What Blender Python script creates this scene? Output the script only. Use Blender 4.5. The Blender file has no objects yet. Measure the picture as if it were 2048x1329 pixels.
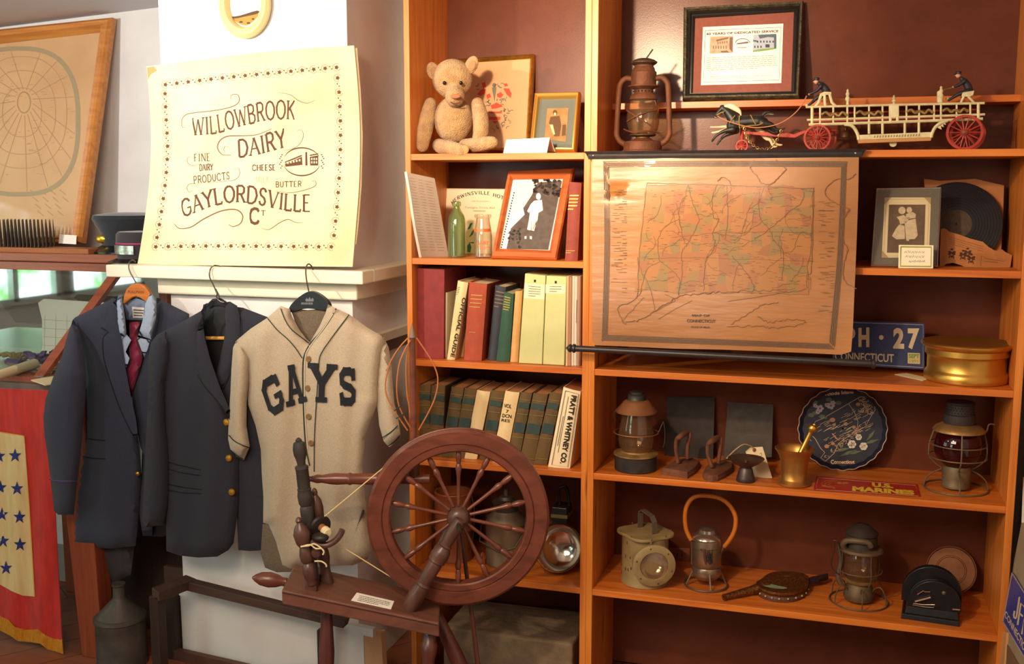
import bpy, math, random
from mathutils import Vector, Matrix, geometry
rnd = random.Random(11)
V = Vector
PI = math.pi
# ------------------------------------------------------------------ camera model (metres; bookcase fronts lie on y = 0)
F, CX, CY = 2125.09, 1024.0, 664.5
CAM = V((0, -3.028, 1.6))
YAW, PITCH, ROLL = .29949, .13676, .00067
_r0 = V((math.cos(YAW), math.sin(YAW), 0)); _f0 = V((-math.sin(YAW), math.cos(YAW), 0)); _u0 = V((0, 0, 1))
FW = _f0 * math.cos(PITCH) - _u0 * math.sin(PITCH)
_u2 = _u0 * math.cos(PITCH) + _f0 * math.sin(PITCH)
RT = _r0 * math.cos(ROLL) + _u2 * math.sin(ROLL)
UP = _u2 * math.cos(ROLL) - _r0 * math.sin(ROLL)
def ray(x, y): return RT * ((x - CX) / F) - UP * ((y - CY) / F) + FW
def at(x, y, Y): d = ray(x, y); return CAM + d * ((Y - CAM.y) / d.y)
def atz(x, y, Z): d = ray(x, y); return CAM + d * ((Z - CAM.z) / d.z)
def atx(x, y, X): d = ray(x, y); return CAM + d * ((X - CAM.x) / d.x)
def mpp(p): return (p - CAM).dot(FW) / F
def on(x, Y, Z):
    a, b = at(x, 0, Y), at(x, 1329, Y)
    y = 1329 * (Z - a.z) / (b.z - a.z)
    for _ in range(4):
        p = at(x, y, Y); q = at(x, y + 1, Y); y += (Z - p.z) / (q.z - p.z)
    return at(x, y, Y)
class Pl:
    def __init__(s, a, b, c):
        s.p = a; s.n = (b - a).cross(c - a).normalized()
        if s.n.dot(CAM - a) < 0: s.n = -s.n
    def __call__(s, x, y):
        d = ray(x, y); return CAM + d * ((s.p - CAM).dot(s.n) / d.dot(s.n))
def PY(Y): return Pl(V((0, Y, 0)), V((1, Y, 0)), V((0, Y, 1)))
def PZ(Z): return Pl(V((0, 0, Z)), V((1, 0, Z)), V((0, 1, Z)))
def lean(bl, br, tl, Yb, Yt, Ybr=None): return Pl(at(*bl, Yb), at(*br, Yb if Ybr is None else Ybr), at(*tl, Yt))
# ------------------------------------------------------------------ scene, materials
sc = bpy.context.scene
COL = sc.collection
def lin(h):
    h = h.lstrip('#'); c = [int(h[i:i + 2], 16) / 255 for i in (0, 2, 4)]
    return tuple((x / 12.92 if x <= .04045 else ((x + .055) / 1.055) ** 2.4) for x in c) + (1,)
MATS = {}
def mat(name, c, rough=.6, metal=0, c2=None, vs=25, bump=0, bs=None, coat=0, trans=0, alpha=1, ior=1.45, sheen=0, stretch=None, emit=0, detail=4, lo=.35, hi=.7, spec=.5):
    if name in MATS: return MATS[name]
    m = bpy.data.materials.new(name); MATS[name] = m; m.use_nodes = True
    nt = m.node_tree; N = nt.nodes; L = nt.links; b = N['Principled BSDF']
    b.inputs['Base Color'].default_value = lin(c); b.inputs['Roughness'].default_value = rough; b.inputs['Metallic'].default_value = metal
    b.inputs['Coat Weight'].default_value = coat; b.inputs['Transmission Weight'].default_value = trans; b.inputs['IOR'].default_value = ior
    b.inputs['Alpha'].default_value = alpha; b.inputs['Sheen Weight'].default_value = sheen; b.inputs['Specular IOR Level'].default_value = spec
    if emit: b.inputs['Emission Color'].default_value = lin(c); b.inputs['Emission Strength'].default_value = emit
    if c2 or bump:
        tc = N.new('ShaderNodeTexCoord'); mp = N.new('ShaderNodeMapping'); L.new(tc.outputs['Object'], mp.inputs[0])
        if stretch: mp.inputs['Scale'].default_value = stretch
        if c2:
            n = N.new('ShaderNodeTexNoise'); n.inputs['Scale'].default_value = vs; n.inputs['Detail'].default_value = detail
            r = N.new('ShaderNodeValToRGB'); r.color_ramp.elements[0].color = lin(c); r.color_ramp.elements[1].color = lin(c2)
            r.color_ramp.elements[0].position = lo; r.color_ramp.elements[1].position = hi
            L.new(mp.outputs[0], n.inputs[0]); L.new(n.outputs[0], r.inputs[0]); L.new(r.outputs[0], b.inputs['Base Color'])
        if bump:
            n2 = N.new('ShaderNodeTexNoise'); n2.inputs['Scale'].default_value = bs or vs; n2.inputs['Detail'].default_value = 5
            bp = N.new('ShaderNodeBump'); bp.inputs['Strength'].default_value = bump; bp.inputs['Distance'].default_value = .01
            L.new(mp.outputs[0], n2.inputs[0]); L.new(n2.outputs[0], bp.inputs['Height']); L.new(bp.outputs[0], b.inputs['Normal'])
    return m
def wood(name, c1, c2, axis='x', sc_=1, rough=.5, coat=0, knots=None, spec=.4):
    if name in MATS: return MATS[name]
    m = bpy.data.materials.new(name); MATS[name] = m; m.use_nodes = True
    nt = m.node_tree; N = nt.nodes; L = nt.links; b = N['Principled BSDF']
    b.inputs['Roughness'].default_value = rough; b.inputs['Coat Weight'].default_value = coat; b.inputs['Coat Roughness'].default_value = .25; b.inputs['Specular IOR Level'].default_value = spec
    tc = N.new('ShaderNodeTexCoord'); mp = N.new('ShaderNodeMapping'); L.new(tc.outputs['Object'], mp.inputs[0])
    s = {'x': (1.6, 26, 26), 'y': (26, 1.6, 26), 'z': (26, 26, 1.6)}[axis]; mp.inputs['Scale'].default_value = [a * sc_ for a in s]
    n = N.new('ShaderNodeTexNoise'); n.inputs['Scale'].default_value = 1.6; n.inputs['Detail'].default_value = 6; n.inputs['Distortion'].default_value = .8
    L.new(mp.outputs[0], n.inputs[0])
    r = N.new('ShaderNodeValToRGB'); e = r.color_ramp.elements
    e[0].position = .3; e[0].color = lin(c1); e[1].position = .72; e[1].color = lin(c2)
    L.new(n.outputs[0], r.inputs[0]); out = r.outputs[0]
    if knots:
        v = N.new('ShaderNodeTexVoronoi'); v.inputs['Scale'].default_value = .9
        mp2 = N.new('ShaderNodeMapping'); mp2.inputs['Scale'].default_value = {'x': (2.2, 12, 12), 'z': (12, 12, 2.2), 'y': (12, 2.2, 12)}[axis]
        L.new(tc.outputs['Object'], mp2.inputs[0]); L.new(mp2.outputs[0], v.inputs['Vector'])
        r2 = N.new('ShaderNodeValToRGB'); r2.color_ramp.elements[0].position = .06; r2.color_ramp.elements[1].position = .13
        r2.color_ramp.elements[0].color = (1, 1, 1, 1); r2.color_ramp.elements[1].color = (0, 0, 0, 1)
        L.new(v.outputs['Distance'], r2.inputs[0])
        mx = N.new('ShaderNodeMix'); mx.data_type = 'RGBA'; L.new(r2.outputs[0], mx.inputs[0]); L.new(out, mx.inputs[6]); mx.inputs[7].default_value = lin(knots); out = mx.outputs[2]
    L.new(out, b.inputs['Base Color'])
    bp = N.new('ShaderNodeBump'); bp.inputs['Strength'].default_value = .12; bp.inputs['Distance'].default_value = .004
    L.new(n.outputs[0], bp.inputs['Height']); L.new(bp.outputs[0], b.inputs['Normal'])
    return m
# ------------------------------------------------------------------ objects
ROOT = {}
def tag(o, label=None, cat=None, group=None, kind=None):
    if label: o['label'] = label
    if cat: o['category'] = cat
    if group: o['group'] = group
    if kind: o['kind'] = kind
    return o
def thing(name, label, cat, loc, group=None):
    o = bpy.data.objects.new(name, None); COL.objects.link(o); o.empty_display_size = .03
    o.location = loc; ROOT[o.name] = V(loc); return tag(o, label, cat, group)
class MB:
    def __init__(s): s.v = []; s.f = []
    def add(s, vs, fs):
        k = len(s.v); s.v += [V(p) for p in vs]; s.f += [[i + k for i in f] for f in fs]; return s
    def box(s, x0, x1, y0, y1, z0, z1):
        return s.hexa([V((x, y, z)) for z in (z0, z1) for x, y in ((x0, y0), (x1, y0), (x1, y1), (x0, y1))])
    def hexa(s, p):
        return s.add(p, [(3, 2, 1, 0), (4, 5, 6, 7), (0, 1, 5, 4), (1, 2, 6, 5), (2, 3, 7, 6), (3, 0, 4, 7)])
    def obox(s, c, ax, ay, az):
        c = V(c); ax = V(ax); ay = V(ay); az = V(az)
        return s.hexa([c - ax - ay - az, c + ax - ay - az, c + ax + ay - az, c - ax + ay - az, c - ax - ay + az, c + ax - ay + az, c + ax + ay + az, c - ax + ay + az])
    def prism(s, pts, vec):
        n = len(pts); vec = V(vec)
        return s.add(list(pts) + [p + vec for p in pts], [list(range(n)), list(range(2 * n - 1, n - 1, -1))] + [(i, i + n, (i + 1) % n + n, (i + 1) % n) for i in range(n)])
    def lathe(s, o, prof, n=28, ax=None, a0=0, a1=2 * PI, cap=True):
        o = V(o); ax = V(ax).normalized() if ax else V((0, 0, 1))
        u = ax.orthogonal().normalized() if abs(ax.z) < .999 else V((1, 0, 0)); w = ax.cross(u)
        full = abs(a1 - a0 - 2 * PI) < 1e-6; m = n if full else n + 1; vs = []
        for r, h in prof:
            for i in range(m):
                a = a0 + (a1 - a0) * i / n; vs.append(o + ax * h + (u * math.cos(a) + w * math.sin(a)) * max(r, 1e-5))
        fs = []
        for j in range(len(prof) - 1):
            for i in range(n):
                i2 = (i + 1) % m; fs.append((j * m + i, j * m + i2, (j + 1) * m + i2, (j + 1) * m + i))
        if cap and full and prof[0][0] > 2e-5: fs.append(list(range(m - 1, -1, -1)))
        if cap and full and prof[-1][0] > 2e-5: fs.append([(len(prof) - 1) * m + i for i in range(m)])
        return s.add(vs, fs)
    def tube(s, path, r, n=8, closed=False, flat=1):
        path = [V(p) for p in path]; k = len(path); rs = r if isinstance(r, (list, tuple)) else [r] * k
        vs = []; fs = []; u = None
        for i in range(k):
            a = path[(i - 1) % k] if (i or closed) else path[0]; b = path[(i + 1) % k] if (i < k - 1 or closed) else path[-1]
            t = (b - a); t = t.normalized() if t.length > 1e-9 else V((0, 0, 1))
            if u is None: u = t.orthogonal().normalized()
            u = (u - t * u.dot(t)); u = u.normalized() if u.length > 1e-6 else t.orthogonal().normalized()
            w = t.cross(u)
            for j in range(n):
                g = 2 * PI * j / n; vs.append(path[i] + (u * math.cos(g) + w * math.sin(g) * flat) * rs[i])
        for i in range(k if closed else k - 1):
            i2 = (i + 1) % k
            for j in range(n): fs.append((i * n + j, i * n + (j + 1) % n, i2 * n + (j + 1) % n, i2 * n + j))
        if not closed: fs += [list(range(n - 1, -1, -1)), [(k - 1) * n + j for j in range(n)]]
        return s.add(vs, fs)
    def ell(s, c, rx, ry, rz, nu=20, nv=12, M=None):
        c = V(c); vs = []; fs = []; M = M or Matrix.Identity(3)
        for j in range(1, nv):
            t = PI * j / nv
            for i in range(nu):
                p = 2 * PI * i / nu; vs.append(c + M @ V((rx * math.sin(t) * math.cos(p), ry * math.sin(t) * math.sin(p), rz * math.cos(t))))
        vs += [c + M @ V((0, 0, rz)), c + M @ V((0, 0, -rz))]; k = len(vs)
        for j in range(nv - 2):
            for i in range(nu): fs.append((j * nu + i, (j + 1) * nu + i, (j + 1) * nu + (i + 1) % nu, j * nu + (i + 1) % nu))
        for i in range(nu): fs += [(k - 2, i, (i + 1) % nu), (k - 1, (nv - 2) * nu + (i + 1) % nu, (nv - 2) * nu + i)]
        return s.add(vs, fs)
    def build(s, name, m, parent=None, smooth=35, bevel=0, sub=0, flip=False):
        if parent is not None:
            off = ROOT[parent.name]
        else:
            xs = [p.x for p in s.v]; ys = [p.y for p in s.v]; zs = [p.z for p in s.v]
            off = V(((min(xs) + max(xs)) / 2, (min(ys) + max(ys)) / 2, min(zs)))
        me = bpy.data.meshes.new(name); me.from_pydata([p - off for p in s.v], [], s.f)
        import bmesh
        bm = bmesh.new(); bm.from_mesh(me)
        if not flip: bmesh.ops.recalc_face_normals(bm, faces=bm.faces)
        bm.to_mesh(me); bm.free()
        if m: me.materials.append(m)
        if smooth:
            for p in me.polygons: p.use_smooth = True
            me.set_sharp_from_angle(angle=math.radians(smooth))
        o = bpy.data.objects.new(name, me); COL.objects.link(o)
        if parent is not None: o.parent = parent
        else: o.location = off
        ROOT[o.name] = off
        if bevel:
            b = o.modifiers.new('bevel', 'BEVEL'); b.width = bevel; b.segments = 2; b.limit_method = 'ANGLE'; b.angle_limit = math.radians(40)
        if sub:
            b = o.modifiers.new('sub', 'SUBSURF'); b.levels = sub; b.render_levels = sub
        return o
def flipn(o, toward):
    return o
# px helpers: draw in picture coordinates on a real surface
def tow(p, off): return p + (CAM - p).normalized() * off
def P(surf, pts): return [surf(x, y) for x, y in pts]
def slab(name, pts, surf, th, m, parent=None, vec=None, bevel=0, smooth=0):
    p = P(surf, pts); v = V(vec) * th if vec else (-surf.n) * th
    b = MB(); b.prism(p, v); return b.build(name, m, parent, smooth=smooth, bevel=bevel)
def cat_rom(pts, n=6, closed=False):
    pts = [V((*p, 0)) if len(p) == 2 else V(p) for p in pts]; two = True; k = len(pts); out = []
    g = (lambda i: pts[i % k]) if closed else (lambda i: pts[max(0, min(k - 1, i))])
    for i in range(k if closed else k - 1):
        a, b, c, d = g(i - 1), g(i), g(i + 1), g(i + 2)
        for j in range(n):
            t = j / n; out.append(.5 * ((2 * b) + (c - a) * t + (2 * a - 5 * b + 4 * c - d) * t * t + (3 * b - a - 3 * c + d) * t ** 3))
    if not closed: out.append(pts[-1])
    return out
def sm(pts, n=6, closed=False): return [(p.x, p.y) for p in cat_rom(pts, n, closed)]
def ribbon(pts, w):
    out = []; k = len(pts); ws = w if isinstance(w, (list, tuple)) else [w] * k; L = []; R = []
    for i in range(k):
        a = pts[max(0, i - 1)]; b = pts[min(k - 1, i + 1)]; dx, dy = b[0] - a[0], b[1] - a[1]; l = math.hypot(dx, dy) or 1
        nx, ny = -dy / l * ws[i] / 2, dx / l * ws[i] / 2; L.append((pts[i][0] + nx, pts[i][1] + ny)); R.append((pts[i][0] - nx, pts[i][1] - ny))
    return [[L[i], L[i + 1], R[i + 1], R[i]] for i in range(k - 1)]
def circ(cx, cy, rx, ry=None, n=20, a0=0, a1=2 * PI):
    ry = ry or rx; return [(cx + rx * math.cos(a0 + (a1 - a0) * i / n), cy + ry * math.sin(a0 + (a1 - a0) * i / n)) for i in range(n if a1 - a0 > 6.28 else n + 1)]
def decal(name, polys, surf, m, parent, off=.0008):
    b = MB()
    for poly in polys:
        b.add([tow(surf(x, y), off) for x, y in poly], [list(range(len(poly)))])
    return b.build(name, m, parent, smooth=0)
def bil(q):  # quad px tl,tr,br,bl -> f(u,v)
    (a, b, c, d) = q
    return lambda u, v: ((a[0] * (1 - u) + b[0] * u) * (1 - v) + (d[0] * (1 - u) + c[0] * u) * v, (a[1] * (1 - u) + b[1] * u) * (1 - v) + (d[1] * (1 - u) + c[1] * u) * v)
_TC = {}
def glyphs(s, bold=0):
    if (s, bold) in _TC: return _TC[(s, bold)]
    cu = bpy.data.curves.new('txt', 'FONT'); cu.body = s; cu.offset = bold; cu.resolution_u = 3
    o = bpy.data.objects.new('txt', cu); COL.objects.link(o)
    dg = bpy.context.evaluated_depsgraph_get(); me = bpy.data.meshes.new_from_object(o.evaluated_get(dg))
    vs = [(v.co.x, v.co.y) for v in me.vertices]; fs = [list(p.vertices) for p in me.polygons]
    bpy.data.objects.remove(o); bpy.data.meshes.remove(me)
    x0 = min(v[0] for v in vs); x1 = max(v[0] for v in vs); y0 = min(v[1] for v in vs); y1 = max(v[1] for v in vs)
    r = ([[((vs[i][0] - x0) / (x1 - x0), 1 - (vs[i][1] - y0) / (y1 - y0)) for i in f] for f in fs]); _TC[(s, bold)] = r; return r
def text(s, q, bold=0):  # polys in px
    f = bil(q) if not callable(q) else q
    return [[f(u, v) for u, v in poly] for poly in glyphs(s, bold)]
def box4(x0, y0, x1, y1): return [(x0, y0), (x1, y0), (x1, y1), (x0, y1)]
def scribble(q, rows, w=.35, seed=1, words=True):  # lines of tiny illegible writing
    f = bil(q); r = random.Random(seed); out = []
    for i in range(rows):
        v = (i + .5) / rows; h = w / rows; u = r.uniform(0, .02); end = 1 if i < rows - 1 else r.uniform(.5, .9)
        while u < end:
            l = min(r.uniform(.02, .08), end - u); out.append([f(u, v - h / 2), f(u + l, v - h / 2), f(u + l, v + h / 2), f(u, v + h / 2)]); u += l + .015
    return out
# stroke alphabet (unit box, y down)
_C = [(.95, .22), (.78, .05), (.5, 0), (.2, .1), (.03, .35), (.03, .65), (.2, .9), (.5, 1), (.78, .95), (.95, .78)]
ST = {'A': [[(0, 1), (.5, 0)], [(.5, 0), (1, 1)], [(.2, .62), (.8, .62)]], 'B': [[(.1, 0), (.1, 1)], [(.1, 0), (.6, 0), (.85, .1), (.85, .36), (.6, .48), (.1, .48)], [(.6, .48), (.95, .62), (.95, .86), (.7, 1), (.1, 1)]],
      'C': [_C], 'D': [[(.1, 0), (.1, 1)], [(.1, 0), (.55, 0), (.85, .15), (1, .5), (.85, .85), (.55, 1), (.1, 1)]], 'E': [[(.1, 0), (.1, 1)], [(.1, .01), (.9, .01)], [(.1, .48), (.7, .48)], [(.1, .99), (.95, .99)]],
      'F': [[(.1, 0), (.1, 1)], [(.1, .01), (.9, .01)], [(.1, .48), (.7, .48)]], 'G': [_C, [(.95, .85), (.95, .56)], [(.6, .56), (1.02, .56)]], 'H': [[(.1, 0), (.1, 1)], [(.9, 0), (.9, 1)], [(.1, .5), (.9, .5)]],
      'I': [[(.5, 0), (.5, 1)]], 'K': [[(.1, 0), (.1, 1)], [(.95, 0), (.1, .55)], [(.35, .42), (1, 1)]], 'L': [[(.1, 0), (.1, 1)], [(.1, .99), (.9, .99), (.92, .85)]], 'M': [[(.05, 1), (.1, 0)], [(.1, 0), (.5, .8)], [(.5, .8), (.9, 0)], [(.9, 0), (.95, 1)]],
      'N': [[(.1, 1), (.1, 0)], [(.1, 0), (.9, 1)], [(.9, 1), (.9, 0)]], 'O': [[(.5, 0), (.8, .1), (.98, .35), (.98, .65), (.8, .9), (.5, 1), (.2, .9), (.02, .65), (.02, .35), (.2, .1), (.5, 0)]],
      'P': [[(.1, 0), (.1, 1)], [(.1, 0), (.65, 0), (.9, .12), (.9, .4), (.65, .52), (.1, .52)]], 'R': [[(.1, 0), (.1, 1)], [(.1, 0), (.65, 0), (.88, .12), (.88, .38), (.65, .5), (.1, .5)], [(.5, .5), (1, 1)]],
      'S': [[(.88, .2), (.7, .03), (.45, 0), (.2, .08), (.1, .25), (.25, .43), (.7, .56), (.9, .75), (.78, .93), (.5, 1), (.22, .95), (.08, .78)]], 'T': [[(.5, 0), (.5, 1)], [(0, .16), (.02, .01), (.98, .01), (1, .16)]],
      'U': [[(.1, 0), (.1, .7), (.3, .96), (.5, 1), (.7, .96), (.9, .7), (.9, 0)]], 'V': [[(0, 0), (.5, 1)], [(.5, 1), (1, 0)]], 'W': [[(0, 0), (.25, 1)], [(.25, 1), (.5, .1)], [(.5, .1), (.75, 1)], [(.75, 1), (1, 0)]],
      'Y': [[(0, 0), (.5, .52)], [(1, 0), (.5, .52)], [(.5, .5), (.5, 1)]]}
WID = {'I': .35, 'W': 1.35, 'M': 1.2, 'E': .75, 'F': .7, 'L': .75, 'S': .75, 'T': .9, 'R': .85, 'B': .8, 'P': .8, 'K': .9, 'Y': .95, 'U': .9}
def stroke_word(s, fn, h=1, asp=.7, wd=.1, thin=.6, serif=.12, gap=.22):
    """polys of a word; fn(u,v): u in 0..1 along the word, v 0 top..1 bottom -> px ; wd relative to height; asp glyph width/height"""
    tot = sum(WID.get(c, 1) * asp for c in s) + gap * (len(s) - 1); x = 0; polys = []
    hw = lambda p: fn(p[0] / tot, p[1])
    for c in s:
        w = WID.get(c, 1) * asp
        for st in ST[c]:
            pts = [(x + a * w, b) for a, b in st]
            horiz = abs(pts[0][1] - pts[-1][1]) < .3 and len(st) == 2; up = st[0][1] > st[-1][1] and len(st) == 2
            ww = wd * (thin if (horiz or up) else 1)
            if len(pts) == 2: pts = [(pts[0][0] + (pts[1][0] - pts[0][0]) * t / 3, pts[0][1] + (pts[1][1] - pts[0][1]) * t / 3) for t in range(4)]
            for q in ribbon(pts, ww): polys.append([hw(p) for p in q])
            if serif:
                for e in (pts[0], pts[-1]):
                    if (abs(e[1]) < .005 or abs(e[1] - 1) < .005) and len(st) == 2 and not horiz and c not in '': 
                        y0 = 0 if e[1] < .5 else 1 - wd * .5
                        polys.append([hw(p) for p in box4(e[0] - serif, y0, e[0] + serif, y0 + wd * .5)])
        x += w + gap
    return polys
def cdt(outline, step):
    pts = []; n = len(outline)
    for i in range(n):
        a = outline[i]; b = outline[(i + 1) % n]; l = math.hypot(b[0] - a[0], b[1] - a[1]); k = max(1, int(round(l / step)))
        for j in range(k): pts.append((a[0] + (b[0] - a[0]) * j / k, a[1] + (b[1] - a[1]) * j / k))
    nb = len(pts); edges = [(i, (i + 1) % nb) for i in range(nb)]
    xs = [p[0] for p in pts]; ys = [p[1] for p in pts]; segs = [(pts[i], pts[(i + 1) % nb]) for i in range(nb)]
    def inside(x, y):
        c = False
        for (ax, ay), (bx, by) in segs:
            if (ay > y) != (by > y) and x < (bx - ax) * (y - ay) / (by - ay) + ax: c = not c
        return c
    y = min(ys) + step * .5; row = 0; extra = []
    while y < max(ys):
        x = min(xs) + (step * .5 if row % 2 else 0)
        while x < max(xs):
            if inside(x, y) and bdist(x, y, segs) > step * .45: extra.append((x, y))
            x += step
        y += step * .87; row += 1
    co = [V(p) for p in pts + extra]
    vs, es, fs, *_ = geometry.delaunay_2d_cdt(co, edges, [], 1, 1e-4)
    return [(v.x, v.y) for v in vs], [list(f) for f in fs], segs, outline
def bdist(x, y, segs):
    m = 1e9
    for (ax, ay), (bx, by) in segs:
        dx, dy = bx - ax, by - ay; l = dx * dx + dy * dy; t = max(0, min(1, ((x - ax) * dx + (y - ay) * dy) / l)) if l else 0
        d = (x - ax - dx * t) ** 2 + (y - ay - dy * t) ** 2
        if d < m: m = d
    return math.sqrt(m)
def pillow(name, outline, Y, m, parent, bulge=.03, edge=30, step=12, back=.008, fold=None, smooth=60):
    """a soft body: picture outline on depth Y, bulging towards the room; returns (object, surf)"""
    vs, fs, segs, ol = cdt(outline, step)
    Yf = Y if callable(Y) else (lambda x, y: Y)
    def hgt(x, y):
        d = min(1, bdist(x, y, segs) / edge); h = bulge * math.sqrt(max(0, 1 - (1 - d) ** 2))
        if fold: h += fold(x, y) * min(1, d * 1.5)
        return h
    surf = lambda x, y: at(x, y, Yf(x, y) - hgt(x, y))
    bset = set(); fr = []; bk = []; n = len(vs)
    cnt = {}
    for f in fs:
        for i in range(len(f)):
            e = tuple(sorted((f[i], f[(i + 1) % len(f)]))); cnt[e] = cnt.get(e, 0) + 1
    for e, c in cnt.items():
        if c == 1: bset.update(e)
    b = MB(); V3 = [surf(x, y) for x, y in vs]; idx = list(range(n)); b.v = V3[:]
    for i, (x, y) in enumerate(vs):
        if i in bset: bk.append(i)
        else:
            d = min(1, bdist(x, y, segs) / edge); bk.append(len(b.v)); p = at(x, y, Yf(x, y)); b.v.append(p + V((0, back * d, 0)))
    b.f = [list(f) for f in fs] + [[bk[i] for i in reversed(f)] for f in fs]
    return b.build(name, m, parent, smooth=smooth), surf
def cloth_decal(name, outlines, surf, m, parent, step=8, off=.0015):
    b = MB()
    for o in outlines:
        vs, fs, _, _ = cdt(o, step); b.add([tow(surf(x, y), off) for x, y in vs], fs)
    return b.build(name, m, parent, smooth=60)
def tpx(path, r, Y, b=None, n=8, closed=False, flat=1):
    """tube whose centre line is given in picture coordinates at depth Y (number or per-point list); r in px"""
    b = b or MB(); ys = Y if isinstance(Y, (list, tuple)) else [Y] * len(path)
    pts = [(at(p[0], p[1], yy) if not callable(yy) else yy(p[0], p[1])) for p, yy in zip(path, ys)]; s = mpp(pts[0])
    return b.tube(pts, [a * s for a in r] if isinstance(r, (list, tuple)) else r * s, n, closed, flat)
def turn(name, o, prof, s, m, parent, n=28, ax=None, smooth=40):
    """turned/spun body: prof in px (radius, height) times s metres per px"""
    b = MB(); b.lathe(o, [(r * s, h * s) for r, h in prof], n, ax); return b.build(name, m, parent, smooth=smooth)
def picframe(name, outer, inner, surf, prof, m, parent, back=.012, smooth=30):
    """mitred frame; outer/inner px quads, prof = [(t, height m)]"""
    O = P(surf, outer); I = P(surf, inner); b = MB(); n = surf.n; rows = []
    pr = [(0, -back)] + prof + [(1, -back)]
    for t, h in pr: rows.append([O[k] + (I[k] - O[k]) * t + n * h for k in range(4)])
    vs = [p for r in rows for p in r]; fs = []
    for j in range(len(rows)):
        j2 = (j + 1) % len(rows)
        for k in range(4): fs.append((j * 4 + k, j * 4 + (k + 1) % 4, j2 * 4 + (k + 1) % 4, j2 * 4 + k))
    b.add(vs, fs); return b.build(name, m, parent, smooth=smooth)
def sheet(name, pts, surf, m, parent, th=.0015, off=0):
    b = MB(); p = [q + surf.n * off for q in P(surf, pts)]; b.prism(p, -surf.n * th); return b.build(name, m, parent, smooth=0)
# ================================================================== ROOM
M_pine = wood('pine_shelf', 'd67a2e', 'b4581a', 'x', 1, .42, .15, spec=.4)
M_pinev = wood('pine_upright', 'dc8838', 'bc621e', 'z', 1, .42, .15, knots='7a3a1c')
M_white = mat('white_plaster', 'e9e5e4', .85, c2='dedad8', vs=6, bump=.05, bs=40)
M_cream = mat('cream_paint', 'ece4cf', .5, c2='e2d8c0', vs=5)
M_panel = mat('painted_back_panel', '683624', .25, c2='5e3020', vs=14, bump=.02, bs=260, spec=.22)
M_floor = None
def floor_mat():
    m = bpy.data.materials.new('floor_boards'); m.use_nodes = True; N = m.node_tree.nodes; L = m.node_tree.links; b = N['Principled BSDF']; b.inputs['Roughness'].default_value = .45
    tc = N.new('ShaderNodeTexCoord'); mp = N.new('ShaderNodeMapping'); mp.inputs['Rotation'].default_value = (0, 0, math.radians(-52)); L.new(tc.outputs['Object'], mp.inputs[0])
    br = N.new('ShaderNodeTexBrick'); br.inputs['Scale'].default_value = 1; br.inputs['Brick Width'].default_value = 2.4; br.inputs['Row Height'].default_value = .14; br.inputs['Mortar Size'].default_value = .002
    br.inputs['Color1'].default_value = lin('a05c3c'); br.inputs['Color2'].default_value = lin('8e4e32'); br.inputs['Mortar'].default_value = lin('2a1510'); L.new(mp.outputs[0], br.inputs[0])
    n = N.new('ShaderNodeTexNoise'); n.inputs['Scale'].default_value = 30; mp2 = N.new('ShaderNodeMapping'); mp2.inputs['Scale'].default_value = (.06, 1, 1); mp2.inputs['Rotation'].default_value = (0, 0, math.radians(-52))
    L.new(tc.outputs['Object'], mp2.inputs[0]); L.new(mp2.outputs[0], n.inputs[0])
    mx = N.new('ShaderNodeMix'); mx.data_type = 'RGBA'; mx.blend_type = 'MULTIPLY'; mx.inputs[0].default_value = .5; L.new(br.outputs[0], mx.inputs[6]); L.new(n.outputs[0], mx.inputs[7]); L.new(mx.outputs[2], b.inputs['Base Color'])
    return m
WX0, WX1, WY0, WY1 = -4.6, .54, -4.2, .42
def struct(name, b, m, smooth=0):
    o = b.build(name, m, None, smooth=smooth); o['kind'] = 'structure'; return o
b = MB(); b.box(WX0, WX1, WY0, WY1, -.05, 0); struct('floor', b, floor_mat())
cl, cr = at(0, 55, WY1), at(316, 15, WY1); sl = (cr.z - cl.z) / (cr.x - cl.x)
CZ = lambda x: cl.z + (x - cl.x) * sl
b = MB(); b.hexa([V((x, y, CZ(x) + dz)) for dz in (0, .06) for x, y in ((WX0 - .1, WY0 - .1), (WX1 + .1, WY0 - .1), (WX1 + .1, WY1 + .1), (WX0 - .1, WY1 + .1))]); struct('ceiling', b, mat('ceiling_paint', 'cfc8cc', .9))
b = MB(); b.box(WX0, WX1, WY1, WY1 + .08, 0, 2.45); struct('wall_back', b, M_white)
b = MB(); b.box(WX0 - .08, WX0, WY0, WY1, 0, 2.45); struct('wall_left', b, M_white)
b = MB(); b.box(WX1, WX1 + .08, WY0, WY1, 0, 2.45); struct('wall_right', b, M_white)
b = MB(); b.box(WX0, WX1, WY0 - .08, WY0, 0, 2.45); struct('wall_front', b, mat('rear_plaster', 'a89a8c', .9))
# chimney breast
BXL, BXR, BY = -2.102, -1.446, -.03
b = MB(); b.box(BXL, BXR, BY, WY1, 0, 2.4); struct('wall_chimney', b, M_white)
b = MB(); b.box(WX0, BXL, WY1 - .018, WY1, 0, .13); b.box(WX0, BXL, WY1 - .026, WY1, .13, .15); struct('baseboard_back', b, mat('grey_trim_paint', '9a948e', .5))
# mantel shelf with its bed mould
mt = thing('mantel_shelf', 'cream painted mantel shelf on the chimney breast below the dairy sign', 'mantel shelf', (-1.83, -.05, 1.30))
MZ0, MZ1, MX0, MX1, MY = 1.3042, 1.3442, -2.29, -1.3724, -.1095
b = MB(); b.box(MX0, MX1, MY, BY, MZ0, MZ1); b.box(BXR, MX1, BY, .41, MZ0, MZ1); b.build('shelf_board', M_cream, mt, bevel=.004, smooth=0)
b = MB(); b.box(BXL - .03, BXR + .012, BY - .03, BY, MZ0 - .055, MZ0); b.box(BXR, BXR + .03, BY - .03, .41, MZ0 - .055, MZ0); b.build('bed_mould', M_cream, mt, bevel=.006, smooth=0)
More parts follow.
